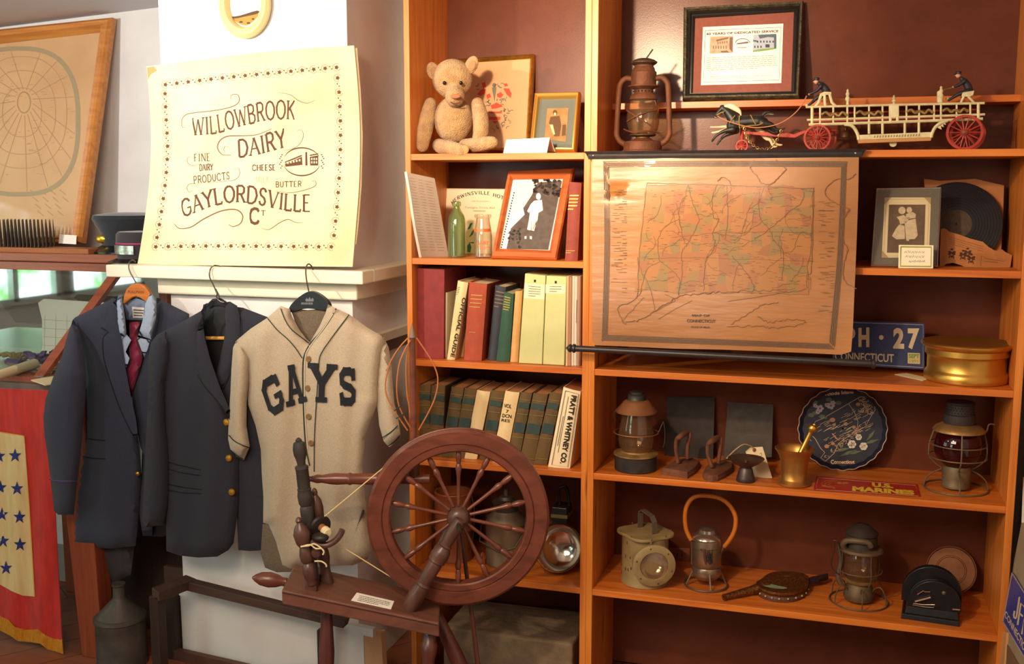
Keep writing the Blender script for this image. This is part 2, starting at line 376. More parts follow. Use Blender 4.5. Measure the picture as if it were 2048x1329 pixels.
# ledge on the chimney side; recess shade below it painted as a brown strip
b = MB(); z0 = atx(809, 665, BXR).z; z1 = atx(809, 649, BXR).z; b.box(BXR, BXR + .025, BY + .02, .41, z0, z1); struct('trim_1', b, M_cream)
b = MB(); zz0 = atx(809, 690, BXR).z; b.box(BXR, BXR + .003, BY + .02, .41, zz0, z0); struct('trim_2', b, mat('painted_recess_shade', '6e4a38', .7))
# fireboard low on the chimney
fb = [at(350, 1176, -.055), at(746, 1262, -.14)]
b = MB()
def fpt(x, y, t): return at(x, y, -.055 - .085 * t)
p = [fpt(349, 1176, 0), fpt(746, 1260, 1), fpt(746, 1276, 1), fpt(349, 1190, 0)]
b.prism(p, V((0, .02, 0)))
q = [fpt(360, 1186, 0), fpt(727, 1264, .95), fpt(731, 1420, .95), fpt(366, 1300, 0)]
q[2].z = 0; q[3].z = 0
b.prism(q, V((0, .04, 0)))
o = b.build('fireboard', mat('white_board_paint', 'd9d6d4', .7, c2='cfc9c4', vs=5), None, smooth=0)
tag(o, 'low white painted fireboard standing at the foot of the chimney behind the dark bench', 'fireboard')
b = MB(); q1 = [fpt(728, 1266, .95), fpt(762, 1268, .6), fpt(770, 1400, .6), fpt(732, 1420, .95)]; q1[2].z = 0; q1[3].z = 0
b.prism(q1, V((.0, .03, 0))); struct('trim_3', b, mat('tan_trim_paint', 'c9a27c', .6))
# ================================================================== BOOKCASES
SB = {1: 1.6767, 2: 1.3611, 3: 1.0448, 4: .7280, 5: .3645}
TH = .019
S = {k: v + TH for k, v in SB.items()}
DB = .3306
def bookcase(label, x0, x1, xl, xr, extra):
    t = thing('bookcase', label, 'bookcase', ((x0 + x1) / 2, .16, 0))
    for a, c in ((x0, xl), (xr, x1)):
        b = MB(); b.box(a, c, 0, DB, 0, 2.27); b.build('upright', M_pinev, t, smooth=0, bevel=.0012)
    for k in SB:
        b = MB(); b.box(xl, xr, .0015, DB, SB[k], S[k]); b.build('shelf', M_pine, t, smooth=0, bevel=.0012)
    b = MB(); b.box(x0, x1, DB, DB + .006, .01, 2.27); b.build('back_panel', M_panel, t, smooth=0)
    if extra:
        zl = on(1700, .2, 1.845).z; b = MB(); b.box(xl, xr, .2, DB, 1.829, 1.848); b.build('rear_ledge', M_pine, t, smooth=0, bevel=.001)
    return t
XM = -.6988
bookcase('narrower left pine bookcase holding the teddy bear and rows of old books', -1.2751, XM, -1.2573, -.7178, False)
bookcase('wider right pine bookcase holding lanterns and the toy wagon behind the hanging map', XM + .0002, .4726, -.6797, .4529, True)
# ------------------------------------------------------------------ windows in the left wall (daylight, and the reflection in the case)
def window(n, y0, y1, z0, z1, x):
    b = MB()
    for i in range(3):
        yy = y0 + (y1 - y0) * i / 2; b.box(x, x + .05, yy - .02, yy + .02, z0, z1)
    for i in range(3):
        zz = z0 + (z1 - z0) * i / 2; b.box(x, x + .05, y0 - .02, y1 + .02, zz - .02, zz + .02)
    w = struct('window_%d' % n, b, mat('window_white', 'd8d8d6', .5))
    m = bpy.data.materials.get('daylight_glass')
    if not m:
        m = bpy.data.materials.new('daylight_glass'); m.use_nodes = True; N = m.node_tree.nodes; L = m.node_tree.links; N.remove(N['Principled BSDF'])
        e = N.new('ShaderNodeEmission'); tc = N.new('ShaderNodeTexCoord'); nz = N.new('ShaderNodeTexNoise'); nz.inputs['Scale'].default_value = 3; nz.inputs['Detail'].default_value = 6
        r = N.new('ShaderNodeValToRGB'); r.color_ramp.elements[0].color = lin('5f8a55'); r.color_ramp.elements[1].color = lin('dbe8f4'); r.color_ramp.elements[0].position = .42; r.color_ramp.elements[1].position = .6
        L.new(tc.outputs['Object'], nz.inputs[0]); L.new(nz.outputs[0], r.inputs[0]); L.new(r.outputs[0], e.inputs[0]); e.inputs[1].default_value = 11; L.new(e.outputs[0], N['Material Output'].inputs[0])
    b = MB(); b.box(x + .002, x + .008, y0, y1, z0, z1); b.build('window_pane', m, w, smooth=0)
window(1, -1.54, -.84, .93, 2.0, WX0)
window(2, -2.36, -1.66, .93, 2.0, WX0)
b = MB()  # unseen front window added to throw daylight on the left side
for i in range(3):
    xx = -3.7 + 1.3 * i / 2; b.box(xx - .02, xx + .02, WY0, WY0 + .05, .9, 2.0); zz = .9 + 1.1 * i / 2; b.box(-3.72, -2.38, WY0, WY0 + .05, zz - .02, zz + .02)
w3 = struct('window_3', b, mat('window_white', 'd8d8d6', .5)); b = MB(); b.box(-3.7, -2.4, WY0 + .002, WY0 + .008, .9, 2.0); b.build('window_pane', bpy.data.materials['daylight_glass'], w3, smooth=0)
# ------------------------------------------------------------------ lights
def spot(loc, aim, power, col, size, blend, rad):
    l = bpy.data.lights.new('spot', 'SPOT'); l.energy = power; l.color = col; l.spot_size = math.radians(size); l.spot_blend = blend; l.shadow_soft_size = rad
    o = bpy.data.objects.new('ceiling_spot', l); COL.objects.link(o); o.location = loc; o.rotation_euler = (V(aim) - V(loc)).to_track_quat('-Z', 'Y').to_euler(); return o
def area(loc, aim, power, col, sx, sy):
    l = bpy.data.lights.new('area', 'AREA'); l.energy = power; l.color = col; l.shape = 'RECTANGLE'; l.size = sx; l.size_y = sy
    o = bpy.data.objects.new('room_fill', l); COL.objects.link(o); o.location = loc; o.rotation_euler = (V(aim) - V(loc)).to_track_quat('-Z', 'Y').to_euler(); return o
WARM = (1, .76, .48)
spot((-2.3, -1.45, 2.12), (-1.55, -.05, 1.8), 108, (1, .9, .74), 70, .9, .03)
spot((-3.0, -1.5, 2.1), (-2.55, .4, 1.75), 75, (1, .93, .88), 75, .9, .04)
spot((-.89, -1.75, 2.17), (-.74, .0, 1.9), 230, WARM, 46, 1, .04)
spot((-.95, -1.95, 2.2), (-.05, .1, 1.0), 92, WARM, 110, 1, .05)
area((-1.2, -2.5, 2.1), (-.5, 0, .6), 42, (1, .82, .64), 1.4, .6)  # unseen soft fill added to lift the lower shelves
w = bpy.data.worlds.new('world'); sc.world = w; w.use_nodes = True; w.node_tree.nodes['Background'].inputs[0].default_value = (.5, .45, .42, 1); w.node_tree.nodes['Background'].inputs[1].default_value = .15
# ------------------------------------------------------------------ camera
cd = bpy.data.cameras.new('camera'); cam = bpy.data.objects.new('camera', cd); COL.objects.link(cam)
cd.sensor_fit = 'HORIZONTAL'; cd.sensor_width = 36; cd.lens = F * 36 / 2048; cd.clip_start = .05
R = Matrix((RT, UP, -FW)).transposed().to_4x4(); R.translation = CAM; cam.matrix_world = R; sc.camera = cam
sc.view_settings.view_transform = 'Standard'; sc.view_settings.look = 'None'; sc.view_settings.gamma = 1; sc.view_settings.use_curve_mapping = False; sc.view_settings.exposure = 0
sc.cycles.use_denoising = True
# ================================================================== LEFT SIDE: sign, frames, case, caps, banner
def glass(name, tint='ffffff', refl=1.0, fac=.06, dirt=None, dw=.1):
    if name in MATS: return MATS[name]
    m = bpy.data.materials.new(name); MATS[name] = m; m.use_nodes = True; N = m.node_tree.nodes; L = m.node_tree.links; N.remove(N['Principled BSDF'])
    t = N.new('ShaderNodeBsdfTransparent'); t.inputs[0].default_value = lin(tint); g = N.new('ShaderNodeBsdfGlossy'); g.inputs['Roughness'].default_value = .04
    f = N.new('ShaderNodeLayerWeight'); f.inputs[0].default_value = .5; pw = N.new('ShaderNodeMath'); pw.operation = 'POWER'; pw.inputs[1].default_value = 4; L.new(f.outputs['Facing'], pw.inputs[0])
    a = N.new('ShaderNodeMath'); a.operation = 'MULTIPLY_ADD'; a.inputs[1].default_value = .8 * refl; a.inputs[2].default_value = fac * refl; L.new(pw.outputs[0], a.inputs[0])
    mx = N.new('ShaderNodeMixShader'); L.new(a.outputs[0], mx.inputs[0]); L.new(t.outputs[0], mx.inputs[1]); L.new(g.outputs[0], mx.inputs[2]); out = mx.outputs[0]
    if dirt:
        d = N.new('ShaderNodeBsdfDiffuse'); d.inputs[0].default_value = lin(dirt); m2 = N.new('ShaderNodeMixShader'); m2.inputs[0].default_value = dw; L.new(out, m2.inputs[1]); L.new(d.outputs[0], m2.inputs[2]); out = m2.outputs[0]
    L.new(out, N['Material Output'].inputs[0]); return m
M_ink = mat('black_ink', '1c1712', .7)
M_brownink = mat('brown_paint', '5e3620', .7)
def curved_sheet(name, outline, surf, th, m, parent, step=25, vec=V((0, 1, 0))):
    vs, fs, _, _ = cdt(outline, step); n = len(vs); F3 = [surf(x, y) for x, y in vs]; b = MB(); b.v = F3 + [p + vec * th for p in F3]
    cnt = {}
    for f in fs:
        for i in range(len(f)):
            e = (f[i], f[(i + 1) % len(f)]); cnt[tuple(sorted(e))] = cnt.get(tuple(sorted(e)), []) + [e]
    b.f = [list(f) for f in fs] + [[i + n for i in reversed(f)] for f in fs] + [[e[0][1], e[0][0], e[0][0] + n, e[0][1] + n] for e in cnt.values() if len(e) == 1]
    return b.build(name, m, parent, smooth=50)
# ---- dairy sign
def ysign(px, py):
    u = (px - 275) / 435; v = (py - 100) / 432
    return -.052 - .045 * u + .016 * (1 - v) * (1 - .4 * u) + .008 * math.sin(PI * max(0, min(1, v)))
def ssign(x, y):
    p = at(x, y, ysign(x, y)); p.z = max(p.z, MZ1 + .0006); return p
sg = thing('dairy_sign', 'large cream card sign lettered WILLOWBROOK DAIRY standing on the mantel shelf', 'sign', (-1.78, -.09, MZ1))
right = sm([(708, 91), (716, 180), (720, 270), (718, 370), (712, 450), (705, 534)], 4); left = sm([(275, 530), (287, 455), (297, 380), (301, 320), (302, 260), (298, 190), (293, 133)], 4)
M_card = mat('aged_cream_card', 'eadab4', .75, c2='dcc498', vs=5, detail=6)
curved_sheet('card_panel', left + [(395, 120), (500, 107), (600, 98)] + right, ssign, .003, M_card, sg)
z2 = lambda x, y: (260 + x / 2.373, y / 2.373)
def Z2(l): return [z2(x, y) for x, y in l]
def arc_fn(base, h0, h1=None, lean_=0):
    pts = sm(base, 8); L = [0]
    for i in range(1, len(pts)): L.append(L[-1] + math.hypot(pts[i][0] - pts[i - 1][0], pts[i][1] - pts[i - 1][1]))
    h1 = h0 if h1 is None else h1
    def f(u, v):
        d = max(0, min(1, u)) * L[-1]; i = 1
        while i < len(L) - 1 and L[i] < d: i += 1
        t = (d - L[i - 1]) / max(1e-6, L[i] - L[i - 1]); a, b_ = pts[i - 1], pts[i]; x = a[0] + (b_[0] - a[0]) * t; y = a[1] + (b_[1] - a[1]) * t
        h = h0 + (h1 - h0) * u; k = (1 - v) * h; tl = math.hypot(b_[0] - a[0], b_[1] - a[1]); nx, ny = (b_[1] - a[1]) / tl * .5, -1
        return (x + nx * k + lean_ * k, y + ny * k)
    return f
def word(s, base, h0, h1=None, **k): return stroke_word(s, arc_fn(Z2(base), h0 / 2.373, None if h1 is None else h1 / 2.373), **k)
for wd_ in (word('WILLOWBROOK', [(298, 643), (400, 634), (500, 607), (600, 580), (700, 566), (780, 568)], 82, 90, wd=.115, gap=.16, serif=.1, asp=.62),
            word('DAIRY', [(515, 746), (600, 736), (680, 715), (742, 698)], 80, 88, wd=.13, gap=.16, serif=.1, asp=.6),
            word('GAYLORDSVILLE', [(252, 1030), (320, 1006), (400, 976), (470, 962), (540, 962), (620, 973), (700, 993), (780, 1003), (855, 1005)], 78, 80, wd=.13, gap=.15, serif=.1, asp=.6),
            word('C', [(567, 1062), (615, 1062)], 72, wd=.2, asp=.7) + word('T', [(622, 1024), (642, 1024)], 24, wd=.14),
            word('CHEESE', [(580, 811), (690, 809)], 28, wd=.17, asp=.62, gap=.16), word('DAIRY', [(330, 811), (393, 808)], 30, wd=.15, asp=.5, gap=.12),
            word('FINE', [(305, 767), (380, 764)], 36, wd=.13), word('PRODUCTS', [(303, 872), (390, 862), (473, 850)], 34, wd=.13), word('BUTTER', [(692, 889), (813, 886)], 26, wd=.14)):
    decal('lettering', wd_, ssign, M_brownink, sg)
decal('faded_lettering', word('MILK', [(597, 868), (660, 866)], 28, wd=.08, asp=.55), ssign, mat('faded_paint', 'cbb184', .7), sg)
for l, w in (([(268, 605), (248, 602), (246, 570), (265, 545), (310, 535), (400, 525), (480, 508), (516, 485), (515, 455), (495, 447), (478, 458), (482, 475)], 3.2), ([(705, 440), (760, 450), (800, 478), (840, 490), (875, 477)], 2.4),
             ([(480, 736), (440, 735), (416, 705), (425, 670), (460, 648), (520, 645), (600, 640), (672, 612)], 4.5), ([(470, 700), (452, 695), (445, 712), (455, 725)], 2), ([(790, 622), (815, 618), (822, 650), (800, 690), (760, 710), (728, 714)], 2),
             ([(327, 778), (300, 787), (275, 775), (274, 750), (292, 743)], 2), ([(490, 805), (515, 800), (519, 832), (495, 855), (450, 860), (360, 872)], 2), ([(295, 905), (280, 912), (270, 890), (288, 872), (340, 877)], 2),
             ([(862, 860), (881, 862), (876, 885), (820, 905), (760, 915), (690, 907)], 2.6), ([(210, 1063), (235, 1085), (290, 1078), (350, 1040), (430, 1003), (500, 995), (534, 1022), (525, 1060), (490, 1076), (468, 1066)], 5), ([(625, 1083), (660, 1090), (710, 1058), (750, 1042), (785, 1056), (820, 1058)], 3)):
    p = sm(Z2(l), 5); n = len(p)
    decal('flourish', ribbon(p, [w / 2.373 * (.5 + .7 * math.sin(PI * i / (n - 1))) for i in range(n)]), ssign, mat('flourish_paint', '7a5230', .7), sg, .0006)
def leaf(cx, cy, r, a): return [(cx + r * (1 if i % 2 == 0 else .55) * math.cos(a + i * PI / 5), cy + r * (1 if i % 2 == 0 else .55) * math.sin(a + i * PI / 5)) for i in range(10)]
def along(pts, n):
    p = sm(pts, 8); L = [0]
    for i in range(1, len(p)): L.append(L[-1] + math.hypot(p[i][0] - p[i - 1][0], p[i][1] - p[i - 1][1]))
    o = []
    for k in range(n):
        d = L[-1] * k / (n - 1); i = 1
        while i < len(L) - 1 and L[i] < d: i += 1
        t = (d - L[i - 1]) / (L[i] - L[i - 1]); o.append((p[i - 1][0] + (p[i][0] - p[i - 1][0]) * t, p[i - 1][1] + (p[i][1] - p[i - 1][1]) * t))
    return o
lv = []; scr = []
for pts, n in (([(168, 402), (420, 372), (680, 346), (980, 320)], 16), ([(985, 370), (992, 440), (998, 580), (998, 720), (992, 850), (982, 985), (968, 1118)], 12), ([(955, 1172), (700, 1170), (400, 1168), (122, 1172)], 15), ([(128, 1128), (140, 1062), (158, 942), (172, 820), (178, 700), (172, 575), (166, 445)], 12)):
    A = along(pts, n)
    for i, (x, y) in enumerate(A):
        lv.append([z2(*q) for q in leaf(x, y, 12, i)])
        s_ = 1 if i % 2 else -1
        arc = [(x + 18 * math.cos(t), y + s_ * 18 * math.sin(t)) for t in [PI * .1 + k * .4 for k in range(13)]]; scr += ribbon(Z2(arc), 1.1)
        if i + 1 < len(A):
            mx, my = (x + A[i + 1][0]) / 2, (y + A[i + 1][1]) / 2; lv.append([z2(*q) for q in circ(mx + 4, my + 5, 4, 3, 6)]); lv.append([z2(*q) for q in circ(mx - 5, my - 6, 3, 4, 6)])
decal('leaf_border', lv, ssign, mat('leaf_paint', '6a3626', .7), sg)
decal('scroll_border', scr, ssign, mat('scroll_paint', 'b98a62', .7), sg, .0005)
ov = []
for a0, a1, k in ((PI * .08, PI * .92, 1), (PI * 1.12, PI * 1.88, 1)):
    p = [z2(815 + 88 * math.cos(a0 + (a1 - a0) * i / 20), 768 + 66 * math.sin(a0 + (a1 - a0) * i / 20)) for i in range(21)]; ov += ribbon(p, [.5 + 2.2 * math.sin(PI * i / 20) for i in range(21)])
ov += [Z2(l) for l in ([(735, 768), (815, 735), (815, 742), (735, 774)], [(735, 778), (815, 745), (818, 783), (738, 792)], [(832, 722), (840, 722), (842, 786), (832, 786)], [(853, 745), (893, 738), (893, 786), (855, 786)], [(853, 735), (893, 728), (893, 734), (853, 741)])]
wn = []; _w = [Z2(box4(745 + i * 14, 768 - i * 3, 753 + i * 14, 778 - i * 3)) for i in range(5)] + [Z2(box4(860 + i * 11, 750 + j * 16, 866 + i * 11, 760 + j * 16)) for i in range(3) for j in range(2)]
for s_ in (-1, 1):
    for i in range(8): ov.append([z2(*q) for q in circ(815 + s_ * (94 + (i % 3) * 5), 735 + i * 9, 4, 3, 6)])
decal('dairy_building_emblem', ov, ssign, M_brownink, sg)
for q in _w: decal('emblem_window', [q], ssign, M_card, sg, .0014)
decal('corner_stains', [[(294, 135), (308, 133), (314, 141), (300, 150), (296, 160)]], ssign, mat('card_stain', 'c59a63', .8), sg)
o = curved_sheet('card_backing', [(690, 96), (714, 96), (721, 180), (725, 270), (723, 370), (717, 450), (712, 490), (640, 490), (640, 110)], lambda x, y: at(x, y, ysign(x, y) + .008), .003, M_card, None)
tag(o, 'second cream card sheet peeking out behind the right edge of the dairy sign', 'card')
# ---- oval picture on the chimney
op = thing('oval_picture', 'small oval landscape picture in a cream moulded frame high on the chimney', 'picture', at(492, 20, BY - .01))
so = PY(BY - .004)
b = MB(); n = 40; vs = []; cx, cy = 492, 8
for rx, ry, h in ((51, 70, 0), (51, 70, .012), (46, 64, .022), (40, 56, .016), (37, 52, .02), (33, 47, .008), (33, 47, 0)):
    vs += [so(cx + rx * math.cos(2 * PI * i / n), cy + ry * math.sin(2 * PI * i / n)) + V((0, -h, 0)) for i in range(n)]
b.add(vs, [(j * n + i, j * n + (i + 1) % n, (j + 1) * n + (i + 1) % n, (j + 1) * n + i) for j in range(6) for i in range(n)]); b.build('oval_frame', mat('cream_gilt', 'f0dda0', .5), op)
sheet('picture_print', circ(cx, cy, 34, 48, 30), so, mat('pale_print', 'f2ead8', .7), op)
decal('landscape', [sm([(463, 34), (480, 33), (500, 28), (514, 24), (516, 32), (505, 44), (492, 51), (476, 46)], 3, True)], so, mat('landscape_ochre', 'c08a3c', .7), op)
decal('landscape_hills', [sm([(460, 34), (480, 31), (514, 21), (516, 27), (490, 33), (470, 37)], 3, True), circ(482, 44, 4, 2, 8), circ(497, 46, 4, 2, 8), circ(506, 38, 3, 2, 8)], so, mat('landscape_dark', '5a3c22', .7), op, .0012)
# ---- framed plan leaning on the wall
CT = 1.36
brp = at(166.5, 498, .27); brp.z = CT + .001; trp = at(229, 37, .395)
Y0f = brp.y
spl = Pl(brp, brp + V((-1, .0, 0)), trp)
fm = thing('framed_plan', 'large oak framed street plan leaning on the wall above the display case', 'framed print', (brp.x - .35, brp.y, CT))
def on_pl(x, z):  # point of the leaning plane at world x, z
    t = (z - brp.z) / (trp.z - brp.z); return V((x, brp.y + (trp.y - brp.y) * t, z))
M_oak = wood('oak_frame', 'd08a42', 'b06a2c', 'x', 1, .4, .3)
picframe('frame', [(-190, 81), (229, 37), (168, 487), (-230, 504)], [(-165, 107), (203, 65), (147, 470), (-205, 487)], spl, [(0, .012), (.2, .024), (.5, .02), (.7, .026), (.9, .012), (1, .004)], M_oak, fm)
sheet('print_sheet', [(-170, 102), (207, 60), (150, 474), (-210, 491)], spl, mat('plan_paper', 'cfa57a', .35, c2='c2966b', vs=4, coat=.35), fm, .003)
pr = []
def se(cx, cy, rx, ry, t, k=.75):
    c, s_ = math.cos(t), math.sin(t); return (cx + rx * math.copysign(abs(c) ** k, c), cy + ry * math.copysign(abs(s_) ** k, s_))
cx, cy = 38, 243
ring = [se(cx, cy, 118, 146, 2 * PI * i / 60) for i in range(61)]
decal('ring_road', ribbon(ring, 9), spl, mat('plan_ring', 'a08c6c', .4, coat=.3), fm)
for i in range(18):
    a = 2 * PI * i / 18 + .1; pr += ribbon([(48 + 18 * math.cos(a), 205 + 26 * math.sin(a)), se(cx, cy, 112, 140, a)], 1.6)
for k in (.35, .6, .8): pr += ribbon([se(44, 225, 112 * k, 140 * k, 2 * PI * i / 48, .85) for i in range(49)], 1.4)
for i in range(90):
    a = rnd.uniform(0, 6.28); k = rnd.uniform(.25, .95); x, y = se(42, 230, 110 * k, 136 * k, a); l = rnd.uniform(3, 10)
    if x > -4: pr += ribbon([(x - l / 2, y), (x + l / 2, y - l * .1)], 1)
pr += ribbon([(48 + 13 * math.cos(t * .3), 205 + 21 * math.sin(t * .3)) for t in range(22)], 3)
for i in range(14): pr += ribbon([(60 + i * 5, 380 + (i % 4) * 14), (72 + i * 5, 390 + (i % 4) * 14)], 2)
decal('street_lines', pr, spl, mat('plan_lines', 'b08a62', .4, coat=.3), fm, .0006)
# ---- display case
CXR = -2.40
dc = thing('display_case', 'dark wood display case with a sloping glass front beside the chimney', 'display case', (-2.9, 0, 0))
M_cherry = wood('cherry_wood', '9a4f30', '7a3a24', 'x', 1, .4, .3); M_cherryz = wood('cherry_wood_upright', '8f4325', '6e2f1a', 'z', 1, .4, .3)
CL = -3.6
b = MB(); b.box(CL, CXR, .11, .41, 1.33, CT); b.build('top_board', M_cherry, dc, smooth=0, bevel=.003)
b = MB(); b.box(CL, CXR, .12, .15, 1.298, 1.327); b.build('top_rail', M_cherry, dc, smooth=0, bevel=.002)
gt = at(243, 540, .12); _p = at(190, 612, .03); gb = gt + (_p - gt) * ((gt.z - .965) / (gt.z - _p.z)); GBY = gb.y
b = MB(); d = V((-.038, 0, 0)); e = V((0, .03, -.0)); b.hexa([gb, gb + d, gb + d + e, gb + e, gt, gt + d, gt + d + e, gt + e]); b.build('slanted_post', M_cherry, dc, smooth=0, bevel=.002)
b = MB(); b.box(CXR - .034, CXR, .37, .4, .94, 1.33); b.build('rear_post', M_cherryz, dc, smooth=0)
b = MB(); b.box(CL, CXR, GBY - .015, GBY + .015, at(50, 788, GBY).z, at(50, 766, GBY).z); b.build('front_rail', mat('grey_brown_rail', '6b5a50', .6), dc, smooth=0, bevel=.002)
b = MB(); b.box(CL, CXR, GBY + .016, .4, .94, .958); b.build('deck', M_cherry, dc, smooth=0)
b = MB(); b.box(CL, CXR - .036, .395, .4, .958, 1.328); b.build('mirror_back', mat('old_mirror', 'c8c8c6', .03, 1), dc, smooth=0)
b = MB(); p = [gb + V((-.038, .012, .012)), V((CL, gb.y + .012, gb.z + .012)), V((CL, gt.y + .012, gt.z - .012)), gt + V((-.038, .012, -.012))]; b.prism(p, V((0, .003, .003))); b.build('front_pane', glass('case_glass', 'f4f8f6', .9), dc, smooth=0)
lb = V((-2.405, -.165, 0)); b = MB()
tl_, tr_, bl_, br_ = at(128, 1025, -.16), at(182, 1025, -.16), at(164, 1315, -.16), at(206, 1312, -.16); bl_.z = br_.z = 0
tl_ = tl_ + (tl_ - bl_) * .62; tr_ = tr_ + (tr_ - br_) * .62; tl_.z = tr_.z = .938
b.hexa([bl_, br_, br_ + V((0, .07, 0)), bl_ + V((0, .07, 0)), tl_, tr_, tr_ + V((0, .07, 0)), tl_ + V((0, .07, 0))]); b.build('leg', M_cherryz, dc, smooth=0, bevel=.003)
for xx, yy in ((CL + .05, -.16), (CL + .05, .3), (-2.85, .34)):
    b = MB(); b.box(xx - .035, xx + .035, yy - .03, yy + .03, 0, .938); b.build('leg', M_cherryz, dc, smooth=0, bevel=.003)
# things in the case
DK = .958
sp = lean((78, 742), (200, 748), (84, 600), .12, .3)
o = thing('calendar_sheet', 'old white calendar page standing inside the glass display case', 'calendar', at(130, 745, .12))
slab('page', [(77, 742), (85, 690), (84, 640), (76, 606), (88, 598), (215, 606), (215, 752)], sp, .004, mat('calendar_paper', 'd8d0c2', .7), o)
g = []
for i in range(6): g += ribbon([(86, 640 + i * 17), (205, 646 + i * 17)], .8)
for i in range(6): g += ribbon([(90 + i * 22, 632), (88 + i * 22, 735)], .8)
decal('grid_lines', g, sp, mat('grey_ink', '9a948c', .8), o)
rb = thing('ribbon_rosette', 'purple ribbon rosette lying on the display case deck', 'ribbon', at(95, 722, -.22))
b = MB(); base = atz(95, 726, DK + .012)
for i in range(26):
    a = rnd.uniform(0, 6.28); r = rnd.uniform(0, .07); b.ell(base + V((r * math.cos(a) * 1.6 - .02, r * math.sin(a) * .6, rnd.uniform(.0, .035))), .018, .012, .006, 8, 6, Matrix.Rotation(rnd.uniform(-1, 1), 3, 'X') @ Matrix.Rotation(rnd.uniform(-1, 1), 3, 'Y'))
b.build('petals', mat('purple_silk', '5a3f6e', .5, c2='43305a'), rb)
b = MB(); b.tube([base + V((-.02, 0, 0)), base + V((-.1, -.02, 0)), base + V((-.2, .02, -.004))], [.008, .01, .01], 8, flat=.3); b.build('ribbon_tail', mat('purple_silk', '5a3f6e'), rb)
b = MB(); p0 = atz(-10, 765, DK); p1 = atz(70, 738, DK); b.tube([p0 + V((0, 0, .018)), p1 + V((0, 0, .018))], [.016, .018], 12)
o = b.build('paper_scroll', mat('scroll_paper', 'e0cfa6', .7), None); tag(o, 'rolled cream paper scroll lying at the front of the display case', 'scroll')
b = MB()
for k in range(3):
    c = atz(85 + k * 22, 745 - k * 4, DK + .004); b.tube([c + V((.035 * math.cos(t * .5) * (1 + .2 * math.sin(3 * t)), .025 * math.sin(t * .5), .003 * k)) for t in range(13)], .004, 6)
o = b.build('bead_chain', mat('olive_brass', '7a7048', .4, .6), None); tag(o, 'tangled brass chain beside the purple rosette in the display case', 'chain')
b = MB(); q = [atz(62, 762, DK), atz(140, 748, DK), atz(170, 760, DK), atz(90, 772, DK)]; b.prism(q, V((0, 0, .003)))
o = b.build('loose_paper', mat('scroll_paper', 'e0cfa6', .7), None, smooth=0); tag(o, 'flat cream sheet lying nearest the glass in the display case', 'paper')
bp = atz(12, 720, DK); b = MB()
for k in range(5): b.tube([bp + V((-.06 + .03 * k, .02 * math.sin(k), .01)), bp + V((-.02 + .03 * k, .03, .02)), bp + V((.03 + .02 * k, -.01 * k, .012))], .007, 6)
o = b.build('cord_bundle', mat('gold_cord', 'a08a50', .6, c2='6e5a34'), None); tag(o, 'bundle of gold cord at the left inside the display case', 'cord')
# ---- flax hackle on the case
hk = thing('flax_hackle', 'flax hackle with rows of iron spikes on a wooden board on the display case', 'flax comb', atz(60, 497, CT))
hx1 = at(192, 497, .12).x; b = MB(); b.hexa([V(p) for p in ((-3.45, .115, CT), (hx1 - .03, .115, CT), (hx1, .215, CT), (-3.45, .225, CT), (-3.45, .115, CT + .018), (hx1 - .03, .115, CT + .018), (hx1, .215, CT + .018), (-3.45, .225, CT + .018))]); b.build('board', wood('hackle_board', 'a8683c', '8a4e2c', 'x', 1, .6), hk, smooth=0, bevel=.002)
x0, x1 = at(2, 470, .17).x, at(95, 470, .17).x
for i in range(13):
    for j in range(5):
        b = MB(); c = V((x0 + (x1 - x0) * (i + .25 * (j % 2)) / 12.3, .128 + .02 * j, CT + .018)); b.lathe(c, [(.0034, 0), (.003, .05), (.0008, .1)], 7); b.build('spike', mat('dark_iron', '4a4038', .45, .7), hk)
o = slab('place_card', [(117, 487), (119, 469), (153, 471), (152, 489)], lean((117, 488), (152, 489), (119, 469), .228, .24), .0015, mat('white_card', 'f4efe4', .7))
tag(o, 'small white card propped at the foot of the framed street plan', 'card')
# ---- two uniform caps
M_felt = mat('navy_felt', '1d222a', .9, sheen=.3, c2='262a33', vs=60)
cp = thing('uniform_cap', 'dark peaked uniform cap with a gold badge on the display case', 'cap', on(250, .25, CT))
c0 = on(256, .25, CT); s_ = mpp(c0) * 1.16
b = MB(); M_ = Matrix.Rotation(.12, 3, 'Y')
b.lathe(c0, [(41 * s_, 6 * s_), (42 * s_, 34 * s_), (50 * s_, 46 * s_), (56 * s_, 58 * s_), (54 * s_, 64 * s_), (30 * s_, 68 * s_), (0, 67 * s_)], 36); b.build('crown', M_felt, cp)
b = MB(); n = 14; vs = []
for k, (r, h) in enumerate(((40, 14), (60, 0), (60, -3), (40, 11))):
    vs += [c0 + V((r * s_ * math.cos(a), r * s_ * math.sin(a), (h + (3 if k in (1, 2) else 0)) * s_)) for a in [PI * 1.0 + PI * .75 * i / n - .35 for i in range(n + 1)]]
b.add(vs, [(j * (n + 1) + i, j * (n + 1) + i + 1, ((j + 1) % 4) * (n + 1) + i + 1, ((j + 1) % 4) * (n + 1) + i) for j in range(4) for i in range(n)]); b.build('visor', mat('black_patent', '15171a', .25), cp)
sc0 = PY(c0.y - 42 * s_ - .001)
b = MB(); bc = c0 + V((-25 * s_, -36 * s_, 24 * s_)); b.ell(bc, 11 * s_, 4 * s_, 7 * s_, 14, 8); b.build('badge', mat('gold_badge', 'd8b040', .3, .9), cp)
cq = thing('conductor_cap', 'dark pillbox conductor cap with a silver name plate at the mantel end', 'cap', on(278, .03, MZ1))
b = MB(); b.box(MX0, BXL, BY, .2, MZ0, MZ1); b.build('shelf_return', M_cream, mt, smooth=0, bevel=.004)
c1 = on(281, .045, MZ1 + .0); s_ = mpp(c1)
